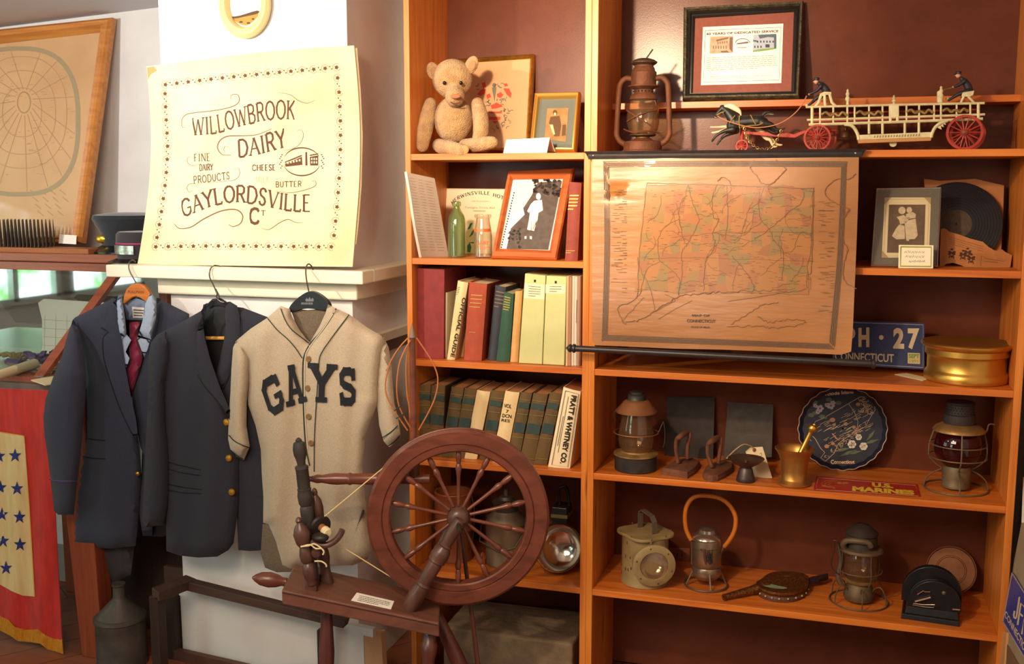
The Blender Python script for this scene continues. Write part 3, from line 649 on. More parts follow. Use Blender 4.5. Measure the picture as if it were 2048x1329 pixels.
b = MB(); b.lathe(c1, [(44 * s_, 2 * s_), (45 * s_, 40 * s_), (44 * s_, 55 * s_), (40 * s_, 60 * s_), (0, 62 * s_)], 36); b.build('crown', mat('plum_felt', '2c262c', .9, sheen=.3), cq)
b = MB(); b.lathe(c1, [(45.6 * s_, 36 * s_), (46 * s_, 37.5 * s_), (45.6 * s_, 39 * s_)], 36); b.build('braid', mat('magenta_braid', '9a2a5a', .6), cq)
b = MB(); b.lathe(c1, [(46 * s_, 17 * s_), (47.5 * s_, 17 * s_), (47.5 * s_, 34 * s_), (46 * s_, 34 * s_)], 14, a0=PI * 1.18, a1=PI * 1.62); b.build('name_plate', mat('silver_plate', 'c8c8bc', .3, .8, c2='8a8f88', vs=90), cq)
b = MB(); vs = []
for k, (r, h) in enumerate(((43, 8), (62, 1), (62, -.5), (43, 5))): vs += [c1 + V((r * s_ * math.cos(a), r * s_ * math.sin(a), max(.5, h) * s_)) for a in [PI * 1.0 + PI * .8 * i / n - .2 for i in range(n + 1)]]
b.add(vs, [(j * (n + 1) + i, j * (n + 1) + i + 1, ((j + 1) % 4) * (n + 1) + i + 1, ((j + 1) % 4) * (n + 1) + i) for j in range(4) for i in range(n)]); b.build('visor', mat('black_patent', '15171a', .25), cq)
# ---- service banner
bn = thing('service_banner', 'red service banner with blue stars on a cream field and gold fringe', 'banner', (-2.6, GBY - .03, .14))
wav = lambda x, y: GBY - .027 - .009 * math.sin(x * .11 + y * .004) * min(1, max(0, (y - 780) / 200))
ssb = lambda x, y: at(x, y, wav(x, y))
frt = [(-60, 1215), (0, 1234), (15, 1240), (28, 1255), (50, 1261), (75, 1260), (90, 1272), (105, 1278), (124, 1281)]; frb = [(126, 1309), (112, 1304), (95, 1300), (80, 1288), (60, 1285), (35, 1283), (20, 1272), (0, 1262), (-60, 1243)]
curved_sheet('red_cloth', [(-60, 774), (98, 782), (106, 950), (115, 1120), (124, 1283)] + frt[::-1], ssb, .004, mat('red_banner_cloth', 'c62a1e', .75, c2='a81e1a', vs=9, stretch=(6, 6, 1), sheen=.2), bn, 14)
curved_sheet('fringe', frt + frb, lambda x, y: at(x, y, wav(x, y) - .004 - .002 * math.sin(x * 2.1)), .003, mat('gold_fringe', 'd08a1c', .7, c2='a8680f', vs=60, stretch=(8, 8, .6)), bn, 5)
cloth_decal('cream_field', [[(-60, 855), (0, 865), (48, 873), (53, 940), (58, 1010), (64, 1100), (69, 1194), (45, 1192), (25, 1184), (0, 1170), (-60, 1150)]], ssb, mat('cream_satin', 'dcc08a', .55, c2='cfae78', vs=8, stretch=(6, 6, 1)), bn, 12, .003)
edge_ = ribbon([(0, 865), (48, 873)], 2) + ribbon([(48, 873), (58, 1010), (69, 1194)], 2)
decal('gold_edging', edge_, ssb, mat('gold_thread', 'd8a03a', .6), bn, .004)
st = []
for x, y in ((30, 912), (34, 978), (39, 1035), (40, 1090), (-2, 913), (1, 976), (4, 1030), (6, 1083), (12, 1137)):
    st.append([(x + (13.5 if i % 2 == 0 else 5.5) * math.cos(-PI / 2 + i * PI / 5), y + (15 if i % 2 == 0 else 6) * math.sin(-PI / 2 + i * PI / 5)) for i in range(10)])
for q in st: decal('star', [q], ssb, mat('navy_star', '1c2a6a', .7), bn, .0045)
# ================================================================== GARMENTS hanging from the mantel edge, can, bench
z5 = lambda l: [(80 + x / 2.143, 500 + y / 2.143) for x, y in l]
z6 = lambda l: [(440 + x / 2.11, 520 + y / 2.11) for x, y in l]
zh = lambda l: [(200 + x / 6.646, 500 + y / 6.646) for x, y in l]
zc = lambda l: [(x / 3.164, 420 + y / 3.164) for x, y in l]
M_suit = mat('navy_suit_wool', '2c2f3e', .95, c2='333545', vs=300, sheen=.06, bump=.15, bs=700)
M_blz = mat('navy_blazer_wool', '24252f', .95, c2='2a2b36', vs=300, sheen=.06, bump=.15, bs=700)
M_seam = mat('dark_seam', '101116', .9)
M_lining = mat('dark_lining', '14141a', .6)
M_wire = mat('steel_wire', '5a564e', .4, .9)
def hook(pts, Ys, r, parent, m=None):
    tpx(sm(pts, 6), r, None) if False else None
    b = MB(); p = cat_rom([at(x, y, Y) for (x, y), Y in zip(pts, Ys)], 6); b.tube(p, r, 8); return b.build('hook', m or M_wire, parent)
# ---- first suit jacket
hg = thing('coat_hanger', 'curved wooden coat hanger stamped PULLMAN holding the leftmost jacket', 'coat hanger', at(270, 610, -.13))
hb = [(300, 705), (318, 600), (350, 520), (405, 467), (480, 445), (560, 465), (615, 515), (655, 575), (690, 660), (640, 740), (600, 690), (545, 650), (480, 618), (420, 640), (360, 690), (320, 730)]
shg = PY(-.135)
slab('hanger_body', zh(hb), shg, .016, wood('hanger_wood', 'c8742e', 'a85a20', 'x', 1, .35, .3), hg, vec=(0, 1, 0), bevel=.003, smooth=40)
decal('stamp', text('PULLMAN', zh([(372, 540), (580, 545), (580, 580), (372, 575)])), shg, mat('burnt_ink', '5a2c14', .7), hg)
hook(zh([(482, 446), (445, 380), (400, 300), (381, 235), (388, 170), (415, 142), (445, 140), (470, 165)]), [-.128, -.128, -.126, -.122, -.117, -.108, -.095, -.085], .0022, hg)
j1 = thing('suit_jacket', 'dark navy suit jacket over a blue shirt and tie, leftmost on the mantel', 'jacket', at(190, 1090, -.16))
fold1 = lambda x, y: .006 * math.sin(x * .045 + y * .004) + .004 * math.sin(x * .09 - y * .006)
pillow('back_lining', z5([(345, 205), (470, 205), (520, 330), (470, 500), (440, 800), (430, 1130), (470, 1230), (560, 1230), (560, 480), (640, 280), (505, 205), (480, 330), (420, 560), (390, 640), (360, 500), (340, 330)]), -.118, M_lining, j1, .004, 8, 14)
_, sR = pillow('right_front', z5([(500, 205), (560, 235), (640, 275), (640, 500), (560, 700), (500, 900), (480, 1225), (440, 1228), (425, 1130), (445, 880), (430, 845), (400, 700), (395, 610), (440, 480), (475, 380), (497, 290)]), -.135, M_suit, j1, .02, 22, 12)
_, s1 = pillow('left_front', z5([(335, 195), (250, 240), (150, 290), (138, 305), (160, 380), (192, 470), (198, 560), (185, 800), (155, 1000), (130, 1265), (200, 1275), (300, 1282), (410, 1270), (424, 1130), (434, 950), (428, 850), (400, 690), (380, 590), (365, 500), (352, 400), (345, 300)]), -.14, M_suit, j1, .035, 26, 10, fold=fold1)
_, s1s = pillow('left_sleeve', z5([(142, 296), (120, 360), (95, 450), (55, 550), (24, 640), (14, 720), (20, 800), (32, 880), (45, 980), (60, 1120), (78, 1136), (145, 1138), (158, 1010), (172, 900), (183, 780), (195, 640), (198, 540), (190, 440), (170, 350)]), lambda x, y: -.165 - .085 * min(1, max(0, (y - 640) / 110)), M_suit, j1, .05, 36, 10, fold=fold1)
_, l1 = pillow('lapel', z5([(335, 197), (300, 250), (278, 310), (262, 335), (290, 352), (270, 380), (272, 460), (300, 560), (350, 700), (424, 845), (412, 730), (388, 620), (366, 505), (352, 400), (342, 300), (338, 240)]), lambda x, y: -.178, M_suit, j1, .004, 6, 8)
lpts = z5([(262, 335), (290, 352), (270, 380), (272, 460), (300, 560), (350, 700), (424, 845)])
decal('lapel_edge', ribbon(sm(lpts, 4), 1.6), lambda x, y: at(x, y, -.1795), M_seam, j1, .001)
decal('lapel_notch', ribbon(z5([(262, 334), (292, 353)]), 2), l1, M_seam, j1, .002)
for a, c in (((183, 806), (280, 818)), ((172, 886), (280, 897))): decal('pocket_edge', ribbon(sm(z5([a, ((a[0] + c[0]) / 2, (a[1] + c[1]) / 2 + 2), c]), 6), 2.2), s1, M_seam, j1, .003)
decal('cuff_braid', ribbon(sm(z5([(38, 986), (70, 990), (110, 992), (157, 992)]), 4), 1.3), s1s, mat('purple_braid', '6a4a86', .6), j1, .003)
M_brass = mat('brass_button', 'c8923a', .3, .9)
b = MB(); c = tow(s1(*z5([(418, 960)])[0]), .004); b.ell(c, .008, .005, .008, 14, 8); b.build('button', M_brass, j1)
sh = thing('dress_shirt', 'light blue chambray shirt collar inside the leftmost jacket', 'shirt', at(265, 720, -.15))
M_shirt = mat('chambray', '8e9cb4', .8, c2='a2aec2', vs=400, stretch=(1, 1, .3))
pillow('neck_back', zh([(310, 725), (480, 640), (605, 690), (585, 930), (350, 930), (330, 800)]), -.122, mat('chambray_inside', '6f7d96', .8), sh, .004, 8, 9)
pillow('collar_left', zh([(290, 595), (240, 612), (222, 700), (222, 800), (232, 960), (262, 1130), (285, 1195), (318, 1160), (352, 1110), (335, 920), (318, 800), (300, 700)]), -.178, M_shirt, sh, .012, 5, 6)
pillow('collar_right', zh([(672, 568), (640, 640), (600, 720), (588, 850), (555, 980), (508, 1135), (590, 1160), (682, 1192), (715, 1050), (742, 930), (752, 800), (745, 690), (715, 620)]), -.178, M_shirt, sh, .012, 6, 6)
pillow('front_left', zc([(750, 800), (785, 770), (830, 825), (812, 860), (795, 900), (820, 940), (800, 1000), (780, 960), (765, 880)]), -.172, M_shirt, sh, .002, 4, 5)
pillow('front_right', zc([(865, 805), (900, 815), (950, 825), (935, 880), (912, 935), (895, 890)]), -.172, M_shirt, sh, .002, 4, 5)
sl_ = PY(-.1275); slab('neck_label', zh([(425, 757), (588, 770), (575, 905), (438, 905)]), sl_, .001, mat('label_white', 'd8d4d0', .7), sh, vec=(0, 1, 0))
decal('label_print', scribble(zh([(440, 780), (580, 790), (570, 895), (450, 890)]), 3, .4, 5), sl_, mat('label_ink', '3a3440', .8), sh, .0012)
tie = thing('necktie', 'maroon speckled necktie hanging inside the leftmost jacket', 'necktie', at(265, 770, -.16))
M_tie = mat('maroon_silk', '7a1838', .45, c2='8e2446', vs=500, sheen=.2, lo=.5, hi=.75)
pillow('tie_blade', zc([(818, 712), (888, 708), (872, 790), (880, 850), (905, 935), (880, 1030), (832, 1168), (806, 1080), (790, 1010), (822, 955), (814, 860), (820, 780)]), lambda x, y: -.146, M_tie, tie, .012, 6, 6, fold=lambda x, y: .003 * math.sin((x + y) * .25))
tr = thing('trousers', 'dark grey trousers hanging below the leftmost jacket beside the can', 'trousers', at(232, 1180, -.1))
M_trs = mat('charcoal_wool', '3a3638', .95, c2='332f32', vs=200)
pillow('leg', [(190, 1020), (285, 1020), (268, 1100), (262, 1150), (245, 1157), (228, 1170), (205, 1150), (192, 1090)], -.085, M_trs, tr, .02, 16, 10, fold=lambda x, y: .008 * math.sin(x * .22))
# ---- blazer
h2 = thing('wire_hanger', 'bent wire hanger with a wooden bar holding the brass buttoned blazer', 'coat hanger', at(433, 600, -.17))
hook(zh([(1570, 640), (1545, 560), (1500, 450), (1460, 370), (1455, 300), (1478, 235), (1520, 210), (1570, 212), (1600, 218)]), [-.168, -.165, -.15, -.13, -.12, -.116, -.112, -.1, -.085], .0022, h2)
for pts in ([(1540, 520), (1560, 580), (1545, 620), (1560, 650), (1500, 680), (1445, 715)], [(1535, 520), (1575, 590), (1585, 640), (1560, 655), (1610, 690), (1650, 700)]):
    b = MB(); b.tube(cat_rom([at(x, y, -.17) for x, y in zh(pts)], 5), .0018, 6); b.build('shoulder_wire', M_wire, h2)
b = MB(); p = zh([(1380, 1175), (1660, 1175)]); b.tube([at(p[0][0], p[0][1], -.165), at(p[1][0], p[1][1], -.165)], .0058, 12); b.build('trouser_bar', wood('bar_wood', 'd8a050', 'c08838', 'x', 1, .4, .2), h2)
j2 = thing('blazer', 'dark navy blazer with three large gold buttons between suit jacket and baseball jersey', 'jacket', at(440, 1110, -.2))
fold2 = lambda x, y: .006 * math.sin(x * .04 - y * .003) + .003 * math.sin(x * .1 + y * .01)
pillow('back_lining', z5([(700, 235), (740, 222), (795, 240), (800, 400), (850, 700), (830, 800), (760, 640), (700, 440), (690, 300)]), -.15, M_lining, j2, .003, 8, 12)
_, r2 = pillow('right_front', z5([(795, 240), (870, 248), (985, 292), (1010, 420), (1010, 1285), (900, 1292), (850, 1288), (842, 1100), (842, 900), (825, 760), (785, 640), (752, 540), (770, 470), (790, 380), (797, 300)]), -.17, M_blz, j2, .022, 26, 12)
_, s2 = pillow('left_front', z5([(715, 225), (690, 262), (620, 302), (530, 350), (492, 380), (505, 470), (522, 560), (527, 700), (540, 860), (545, 1000), (540, 1200), (542, 1292), (600, 1312), (680, 1320), (760, 1316), (808, 1288), (830, 1258), (850, 1100), (852, 900), (832, 765), (806, 690), (765, 580), (725, 450), (700, 330)]), -.182, M_blz, j2, .035, 28, 10, fold=fold2)
_, s2s = pillow('left_sleeve', z5([(535, 348), (500, 365), (474, 400), (463, 480), (463, 640), (455, 800), (448, 950), (438, 1160), (452, 1190), (530, 1180), (546, 1100), (552, 1000), (548, 860), (535, 720), (535, 600), (560, 470), (562, 390)]), -.195, M_blz, j2, .045, 26, 10, fold=fold2)
pillow('lapel', z5([(738, 212), (700, 262), (672, 360), (650, 440), (670, 472), (655, 492), (700, 580), (770, 660), (830, 750), (815, 690), (770, 585), (730, 470), (706, 380), (697, 300), (718, 245), (742, 228)]), -.219, M_blz, j2, .005, 6, 8)
pillow('lapel', z5([(792, 225), (800, 300), (797, 380), (778, 470), (757, 540), (775, 590), (800, 560), (835, 480), (858, 380), (858, 290), (845, 240), (815, 222)]), -.195, M_blz, j2, .008, 7, 8)
pillow('collar_back', z5([(712, 236), (740, 210), (775, 206), (800, 222), (796, 246), (765, 238), (740, 240), (722, 252)]), -.158, M_blz, j2, .008, 6, 6)
for l, Y in (([(652, 440), (670, 472), (656, 492), (700, 580), (770, 662), (830, 752)], -.2195), ([(757, 540), (776, 590), (800, 560), (835, 480), (858, 380), (856, 290)], -.196)): decal('lapel_edge', ribbon(sm(z5(l), 4), 1.6), (lambda Y: (lambda x, y: at(x, y, Y - .002)))(Y), M_seam, j2, .001)
for l in ([(535, 905), (600, 925), (690, 945)], [(535, 935), (600, 955), (688, 968)], [(540, 1003), (610, 1018), (692, 1028)], [(540, 1028), (610, 1042), (690, 1045)]): decal('pocket_edge', ribbon(sm(z5(l), 6), 2), s2, M_seam, j2, .003)
for x, y in ((798, 740), (809, 894), (821, 1040)):
    b = MB(); c = tow(s2(*z5([(x, y)])[0]), .004); b.lathe(c + V((0, .004, 0)), [(.0105, 0), (.0112, .004), (.009, .007), (0, .0078)], 20, V((0, -1, .05))); b.build('button', mat('gold_button', 'd89a34', .35, .85, c2='b87a22', vs=200), j2)

# ---- jersey
h3 = thing('black_hanger', 'broad black coat hanger with a faint crest holding the baseball jersey', 'coat hanger', at(615, 600, -.19))
s3h = PY(-.195); slab('hanger_body', sm(z6([(288, 222), (300, 188), (345, 148), (385, 133), (430, 155), (460, 190), (448, 214), (370, 206), (312, 218)]), 4, True), s3h, .018, mat('black_plastic', '15151c', .35), h3, vec=(0, 1, 0), bevel=.004, smooth=40)
decal('crest', [z6(l) for l in ([(360, 170), (366, 160), (372, 168), (378, 157), (384, 168), (391, 160), (396, 170), (394, 176), (362, 176)],)] + text('WOODHALL', z6([(342, 178), (412, 178), (412, 190), (342, 190)])) * 0 + scribble(z6([(342, 179), (412, 179), (412, 190), (342, 190)]), 1, .8, 3), s3h, mat('grey_print', '6a6a72', .6), h3)
hook(z6([(375, 135), (366, 90), (362, 50), (366, 25), (376, 18), (388, 30), (398, 60), (399, 85)]), [-.187, -.17, -.14, -.118, -.108, -.1, -.095, -.09], .0022, h3)
jy = thing('baseball_jersey', 'grey flannel baseball jersey lettered GAYS with dark green piping', 'jersey', at(620, 1130, -.24))
M_flan = mat('grey_flannel', 'b4a28c', .95, c2='a4917a', vs=420, sheen=.25, bump=.2, bs=500, lo=.4, hi=.62)
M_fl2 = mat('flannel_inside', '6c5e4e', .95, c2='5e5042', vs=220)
M_pipe = mat('green_piping', '1c2f2c', .8)
M_blk = mat('black_felt_letter', '15171f', .95, sheen=.2)
foldj = lambda x, y: .007 * math.sin(x * .05 + math.sin(y * .012) * .8) * min(1, max(0, (y - 640) / 150)) + .004 * math.sin(x * .11 + y * .01) + .006 * math.exp(-((x - 725) / 14) ** 2) * (1 if y > 800 else 0)
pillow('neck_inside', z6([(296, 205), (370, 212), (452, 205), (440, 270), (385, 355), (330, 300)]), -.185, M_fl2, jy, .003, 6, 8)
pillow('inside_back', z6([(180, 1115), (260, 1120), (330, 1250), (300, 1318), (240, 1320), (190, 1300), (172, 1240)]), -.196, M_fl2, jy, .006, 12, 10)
_, sj = pillow('body', z6([(256, 195), (200, 245), (130, 290), (64, 345), (70, 400), (108, 430), (116, 520), (118, 610), (150, 700), (172, 800), (176, 900), (183, 1000), (182, 1110), (205, 1118), (235, 1190), (262, 1290), (300, 1305), (340, 1290), (420, 1262), (480, 1292), (560, 1290), (622, 1265), (636, 1230), (622, 1100), (602, 900), (612, 750), (652, 640), (668, 600), (672, 480), (695, 345), (680, 320), (620, 285), (545, 230), (490, 205), (456, 188), (445, 225), (420, 280), (378, 352), (335, 295), (305, 240), (295, 208)]), -.2, M_flan, jy, .04, 30, 9, fold=foldj)
_, sjl = pillow('left_sleeve', z6([(70, 340), (55, 370), (48, 460), (44, 560), (36, 680), (34, 760), (45, 805), (72, 832), (100, 846), (112, 820), (126, 788), (112, 700), (113, 600), (124, 500), (128, 420), (110, 370)]), -.21, M_flan, jy, .045, 24, 9)
_, sjr = pillow('right_sleeve', z6([(690, 325), (712, 370), (725, 460), (735, 600), (752, 670), (762, 735), (745, 765), (714, 792), (690, 765), (672, 700), (664, 620), (662, 500), (668, 400)]), -.2, M_flan, jy, .035, 22, 9)
decal('left_cuff', [z6([(100, 846), (88, 835), (98, 800), (124, 790), (112, 820)])], sjl, M_flan, jy, .004)
for l in ([(256, 205), (275, 255), (300, 292), (340, 325), (376, 352)], [(200, 246), (240, 295), (285, 335), (320, 375), (346, 415)], [(545, 231), (500, 290), (460, 345), (430, 390), (418, 425), (412, 520), (404, 640), (398, 760), (397, 895)]):
    decal('piping', ribbon(sm(z6(l), 5), 1.9), sj, M_pipe, jy, .003)
decal('placket_edge', ribbon(sm(z6([(490, 206), (455, 262), (420, 310), (380, 355), (355, 405), (349, 460), (350, 560), (354, 680), (362, 790), (378, 870)]), 5), 2.6), sj, M_pipe, jy, .003)
decal('placket_line', ribbon(sm(z6([(486, 212), (440, 285), (375, 372), (358, 425), (356, 560), (361, 700), (370, 800)]), 5), 1.6), sj, mat('flannel_light', 'c9b59c', .9), jy, .0035)
for s__, l in ((sjl, [(37, 740), (60, 765), (95, 783), (124, 794)]), (sjl, [(44, 803), (72, 828), (98, 842)]), (sjr, [(684, 752), (720, 728), (750, 700)]), (sjr, [(708, 788), (738, 766), (760, 740)])): decal('cuff_stripe', ribbon(sm(z6(l), 5), 2), s__, M_pipe, jy, .003)
def letter(ch, q, w=.24):
    f = bil(z6(q)); polys = []
    T = {'G': [[(.95, .34), (.92, .16), (.75, .1), (.28, .1), (.1, .26), (.1, .74), (.28, .9), (.74, .9), (.9, .74), (.9, .56)], [(.55, .56), (1.04, .56)], [(.95, .02), (.95, .34)]],
         'A': [[(.2, .98), (.46, .04)], [(.54, .04), (.8, .98)], [(.3, .66), (.7, .66)], [(-.02, .92), (.42, .92)], [(.6, .92), (1.02, .92)], [(.3, .06), (.7, .06)]],
         'Y': [[(.14, .06), (.5, .52)], [(.86, .06), (.5, .52)], [(.5, .45), (.5, .96)], [(-.02, .08), (.36, .08)], [(.64, .08), (1.02, .08)], [(.28, .93), (.72, .93)]],
         'S': [[(.88, .34), (.84, .16), (.66, .1), (.3, .1), (.12, .22), (.14, .38), (.3, .46), (.7, .54), (.88, .64), (.86, .82), (.7, .9), (.3, .9), (.14, .82), (.1, .66)], [(.9, .02), (.9, .34)], [(.1, .66), (.1, 1)]]}
    for i, st in enumerate(T[ch]):
        ww = w if i < (1 if ch in 'GS' else 2 if ch == 'A' else 3) else .15
        for j in range(len(st) - 1):
            a, b_ = st[j], st[j + 1]; dx, dy = b_[0] - a[0], b_[1] - a[1]; l = math.hypot(dx, dy); ux, uy = dx / l, dy / l; e = ww * .32 if len(st) > 2 else 0
            a2 = (a[0] - ux * e * (j > 0), a[1] - uy * e * (j > 0)); b2 = (b_[0] + ux * e * (j < len(st) - 2), b_[1] + uy * e * (j < len(st) - 2)); k = 3
            for t in range(k):
                p0 = (a2[0] + (b2[0] - a2[0]) * t / k, a2[1] + (b2[1] - a2[1]) * t / k); p1 = (a2[0] + (b2[0] - a2[0]) * (t + 1) / k, a2[1] + (b2[1] - a2[1]) * (t + 1) / k)
                polys.append([f(*p) for p in ((p0[0] - uy * ww / 2, p0[1] + ux * ww * .45), (p1[0] - uy * ww / 2, p1[1] + ux * ww * .45), (p1[0] + uy * ww / 2, p1[1] - ux * ww * .45), (p0[0] + uy * ww / 2, p0[1] - ux * ww * .45))])
    decal('letter', polys, sj, M_blk, jy, .006)
letter('G', [(166, 520), (232, 478), (278, 625), (215, 665)])
letter('A', [(262, 452), (336, 438), (366, 600), (282, 625)], .2)
letter('Y', [(372, 432), (494, 440), (480, 605), (372, 600)], .22)
letter('S', [(503, 455), (570, 455), (572, 615), (505, 615)])
for x, y in ((375, 420), (371, 543), (375, 663), (384, 775)):
    b = MB(); c = tow(sj(*z6([(x, y)])[0]), .003); b.lathe(c + V((0, .003, 0)), [(.009, 0), (.0098, .003), (.007, .0055), (0, .005)], 16, V((0, -1, 0))); b.build('button', mat('horn_button', '7a5a34', .4), jy)

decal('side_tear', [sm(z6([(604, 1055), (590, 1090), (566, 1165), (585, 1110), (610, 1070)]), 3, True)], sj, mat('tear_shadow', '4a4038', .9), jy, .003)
# ---- oil can
oc = on(245, -.16, 0)
can = thing('oil_can', 'dark tin can with a conical shoulder and narrow neck on the floor', 'can', oc)
s_ = mpp(oc)
M_tin = mat('dull_tin', '5c534c', .55, .55, c2='463e3a', vs=16, bump=.1, bs=30)
turn('can_body', oc, [(40, 0), (49, 1), (50, 4), (48, 8), (48, 92), (51, 94), (50, 99), (46, 102)], s_, M_tin, can, 36)
turn('shoulder', oc, [(47, 101), (14, 134), (12, 138), (11, 160), (13, 162), (13, 166), (9, 166)], s_, M_tin, can, 36)
# ---- bench frame and hearth edge
M_dkw = wood('dark_old_wood', '4a342a', '38261f', 'x', 1, .6); M_dkz = wood('dark_old_wood_upright', '35221b', '281914', 'z', 1, .6)
b = MB(); a0, a1 = on(330, -.085, 0), on(690, -.175, 0); d = V((0, .022, 0)); h = V((0, 0, .036)); b.hexa([a0, a1, a1 + d, a0 + d, a0 + h, a1 + h, a1 + d + h, a0 + d + h]); struct('trim_4', b, wood('hearth_edge_wood', '5a3a30', '482c24', 'x', 1, .5))
bf = thing('bench_frame', 'low dark rough wooden bench frame in front of the chimney', 'bench', (-1.8, -.15, 0))
def bar(name, pts, Ys, th, m, parent):
    p = [at(x, y, Y) for (x, y), Y in zip(pts, Ys)]; b = MB(); b.prism(p, V((0, th, 0))); return b.build(name, m, parent, smooth=0, bevel=.002)
bar('long_rail', [(368, 1163), (690, 1245), (686, 1258), (655, 1251), (362, 1180)], [-.14, -.235, -.235, -.226, -.14], .035, M_dkw, bf)
q = [at(303, 1176, -.27), at(318, 1187, -.27), at(392, 1158, -.11), at(372, 1150, -.11)]; b = MB(); b.prism(q, V((0, 0, -.03))); b.build('cross_rail', M_dkw, bf, smooth=0, bevel=.002)
for x, Y in ((314, -.25), (345, -.07)):
    p = at(x, 1190, Y); b = MB(); b.box(p.x - .017, p.x + .017, Y - .02, Y + .02, 0, p.z + .0); b.build('leg', M_dkz, bf, smooth=0, bevel=.002)
p = at(646, 1252, -.2); b = MB(); b.box(p.x - .016, p.x + .016, -.212, -.18, 0, p.z - .012); b.build('leg', M_dkz, bf, smooth=0, bevel=.002)
p0, p1 = at(325, 1235, -.08), at(325, 1235, .2); b = MB(); b.box(p0.x - .03, p0.x + .12, -.02, .0, .1, .3); b.build('end_board', M_dkw, bf, smooth=0)

b = MB(); b.box(-2.62, -2.125, .1, .36, 0, .5); o = b.build('alcove_backdrop', M_dkz, None, smooth=0, bevel=.004); tag(o, 'dark wooden chest added in the dark gap between the display case and the chimney', 'backdrop')  # dark block put in to darken the alcove behind the bench frame
# ================================================================== SPINNING WHEEL
zw = lambda x, y: (480 + x / 2.717, 840 + y / 2.717)
zd = lambda x, y: (740 + x / 5.1125, 620 + y / 5.1125)
WC = at(*zw(1187, 529), -.335)
wa = YAW + math.atan((917 - CX) / -F) * 1.0
wa = YAW + math.atan((CX - 917) / F)
WE = V((math.cos(wa), math.sin(wa), 0)); WN = V((math.sin(wa), -math.cos(wa), 0))  # WN points to the room
def QP(off): c = WC + WN * off; return Pl(c, c + WE, c + V((0, 0, 1)))
Q0 = QP(0); WS = mpp(WC)
M_ww = wood('wheel_wood', '743e2e', '542b21', 'x', .8, .38, .35); M_wd = wood('wheel_dark_wood', '5c3c32', '462c24', 'z', .8, .42, .25); M_wl = wood('wheel_leg_wood', '5a2e26', '42201b', 'z', .8, .4, .3)
sw_ = thing('spinning_wheel', 'dark turned wooden spinning wheel standing in front of the bookcase and jersey', 'spinning wheel', V((WC.x, WC.y, 0)))
R = 181.5 * WS; r_ = 136 * WS; t = .019
b = MB(); prof = [(r_, -t), (r_, t * .8), (r_ + .004, t), (r_ + .019, t), (r_ + .021, t - .004), (r_ + .024, t), (R - .007, t), (R, t * .7), (R, t * .25), (R - .008, .002), (R - .008, -.002), (R, -t * .25), (R, -t * .7), (R - .006, -t), (r_, -t)]
b.lathe(WC, prof, 96, WN, cap=False); rim = b.build('rim', M_ww, sw_)
hub = MB(); hub.lathe(WC, [(0, -.04), (.02, -.038), (.026, -.02), (.03, -.016), (.03, .016), (.026, .024), (.016, .03), (0, .032)], 28, WN); hub.build('hub', M_wd, sw_)
hub = MB(); hub.lathe(WC, [(.006, -.11), (.006, .11)], 10, WN); hub.build('axle', mat('iron_axle', '4a443c', .5, .8), sw_)
for k in range(14):
    a = -PI / 2 + .01 + 2 * PI * k / 14; d = WE * math.cos(a) + V((0, 0, 1)) * -math.sin(a); L = r_ + .004
    b = MB(); b.lathe(WC, [(p * WS, h * L) for p, h in ((3.4, .17), (3.6, .45), (3.9, .6), (5.4, .68), (6.6, .72), (5.2, .77), (3.6, .79), (4.6, .8), (6.2, .88), (5.6, .93), (4.2, .97), (4, 1))], 12, d); b.build('spoke', M_ww, sw_)
def turned(name, a, b_, prof, m, n=18):  # prof [(t along 0..1, radius px)]
    d = b_ - a; mb = MB(); mb.lathe(a, [(r * WS, t * d.length) for t, r in prof], n, d); return mb.build(name, m, sw_)
# table
HW = .1
QF = QP(HW); A = QF(*zw(226, 925)); B = QF(*zw(1082, 1106)); bk = -WN * (2 * HW); dn = V((0, 0, -.041))
b = MB(); sk = WE * .006; b.hexa([A + dn, B + dn, B + bk + dn, A + bk + dn + sk, A, B, B + bk, A + bk + sk]); b.build('table', wood('wheel_table_wood', '74493c', '57352a', 'x', .7, .5, .2), sw_, smooth=0, bevel=.004)
ST_ = Pl(A, B, A + bk)
decal('chamfer_line', ribbon([zw(228, 940), zw(1080, 1120)], 1), QF, M_seam, sw_, .003)
# supports
pa = ST_(*zw(915, 1030)); pb = WC + WN * .055 + V((0, 0, -.0))
turned('support_post', pa, pb + (pb - pa) * .04, [(0, 13), (.03, 15), (.1, 17.5), (.2, 17), (.27, 15), (.28, 17), (.3, 14), (.4, 15), (.5, 15.5), (.53, 14.5), (.545, 18), (.56, 17), (.6, 19), (.66, 17), (.7, 12), (.715, 14), (.73, 11), (.85, 13.5), (.93, 13), (1, 11)], M_wd)
pa2 = A + bk * .85 + (B - A) * .86; pb2 = WC - WN * .055
turned('support_post', pa2, pb2, [(0, 12), (.2, 16), (.3, 13), (.55, 15), (.6, 11), (.8, 12), (1, 10)], M_wd)
turned('footman', WC - WN * .075, V((Q0(*zw(1330, 1400)).x, Q0(*zw(1330, 1400)).y, .08)) - WN * .0, [(0, 4), (.5, 4.6), (1, 5.4)], M_wl, 10)
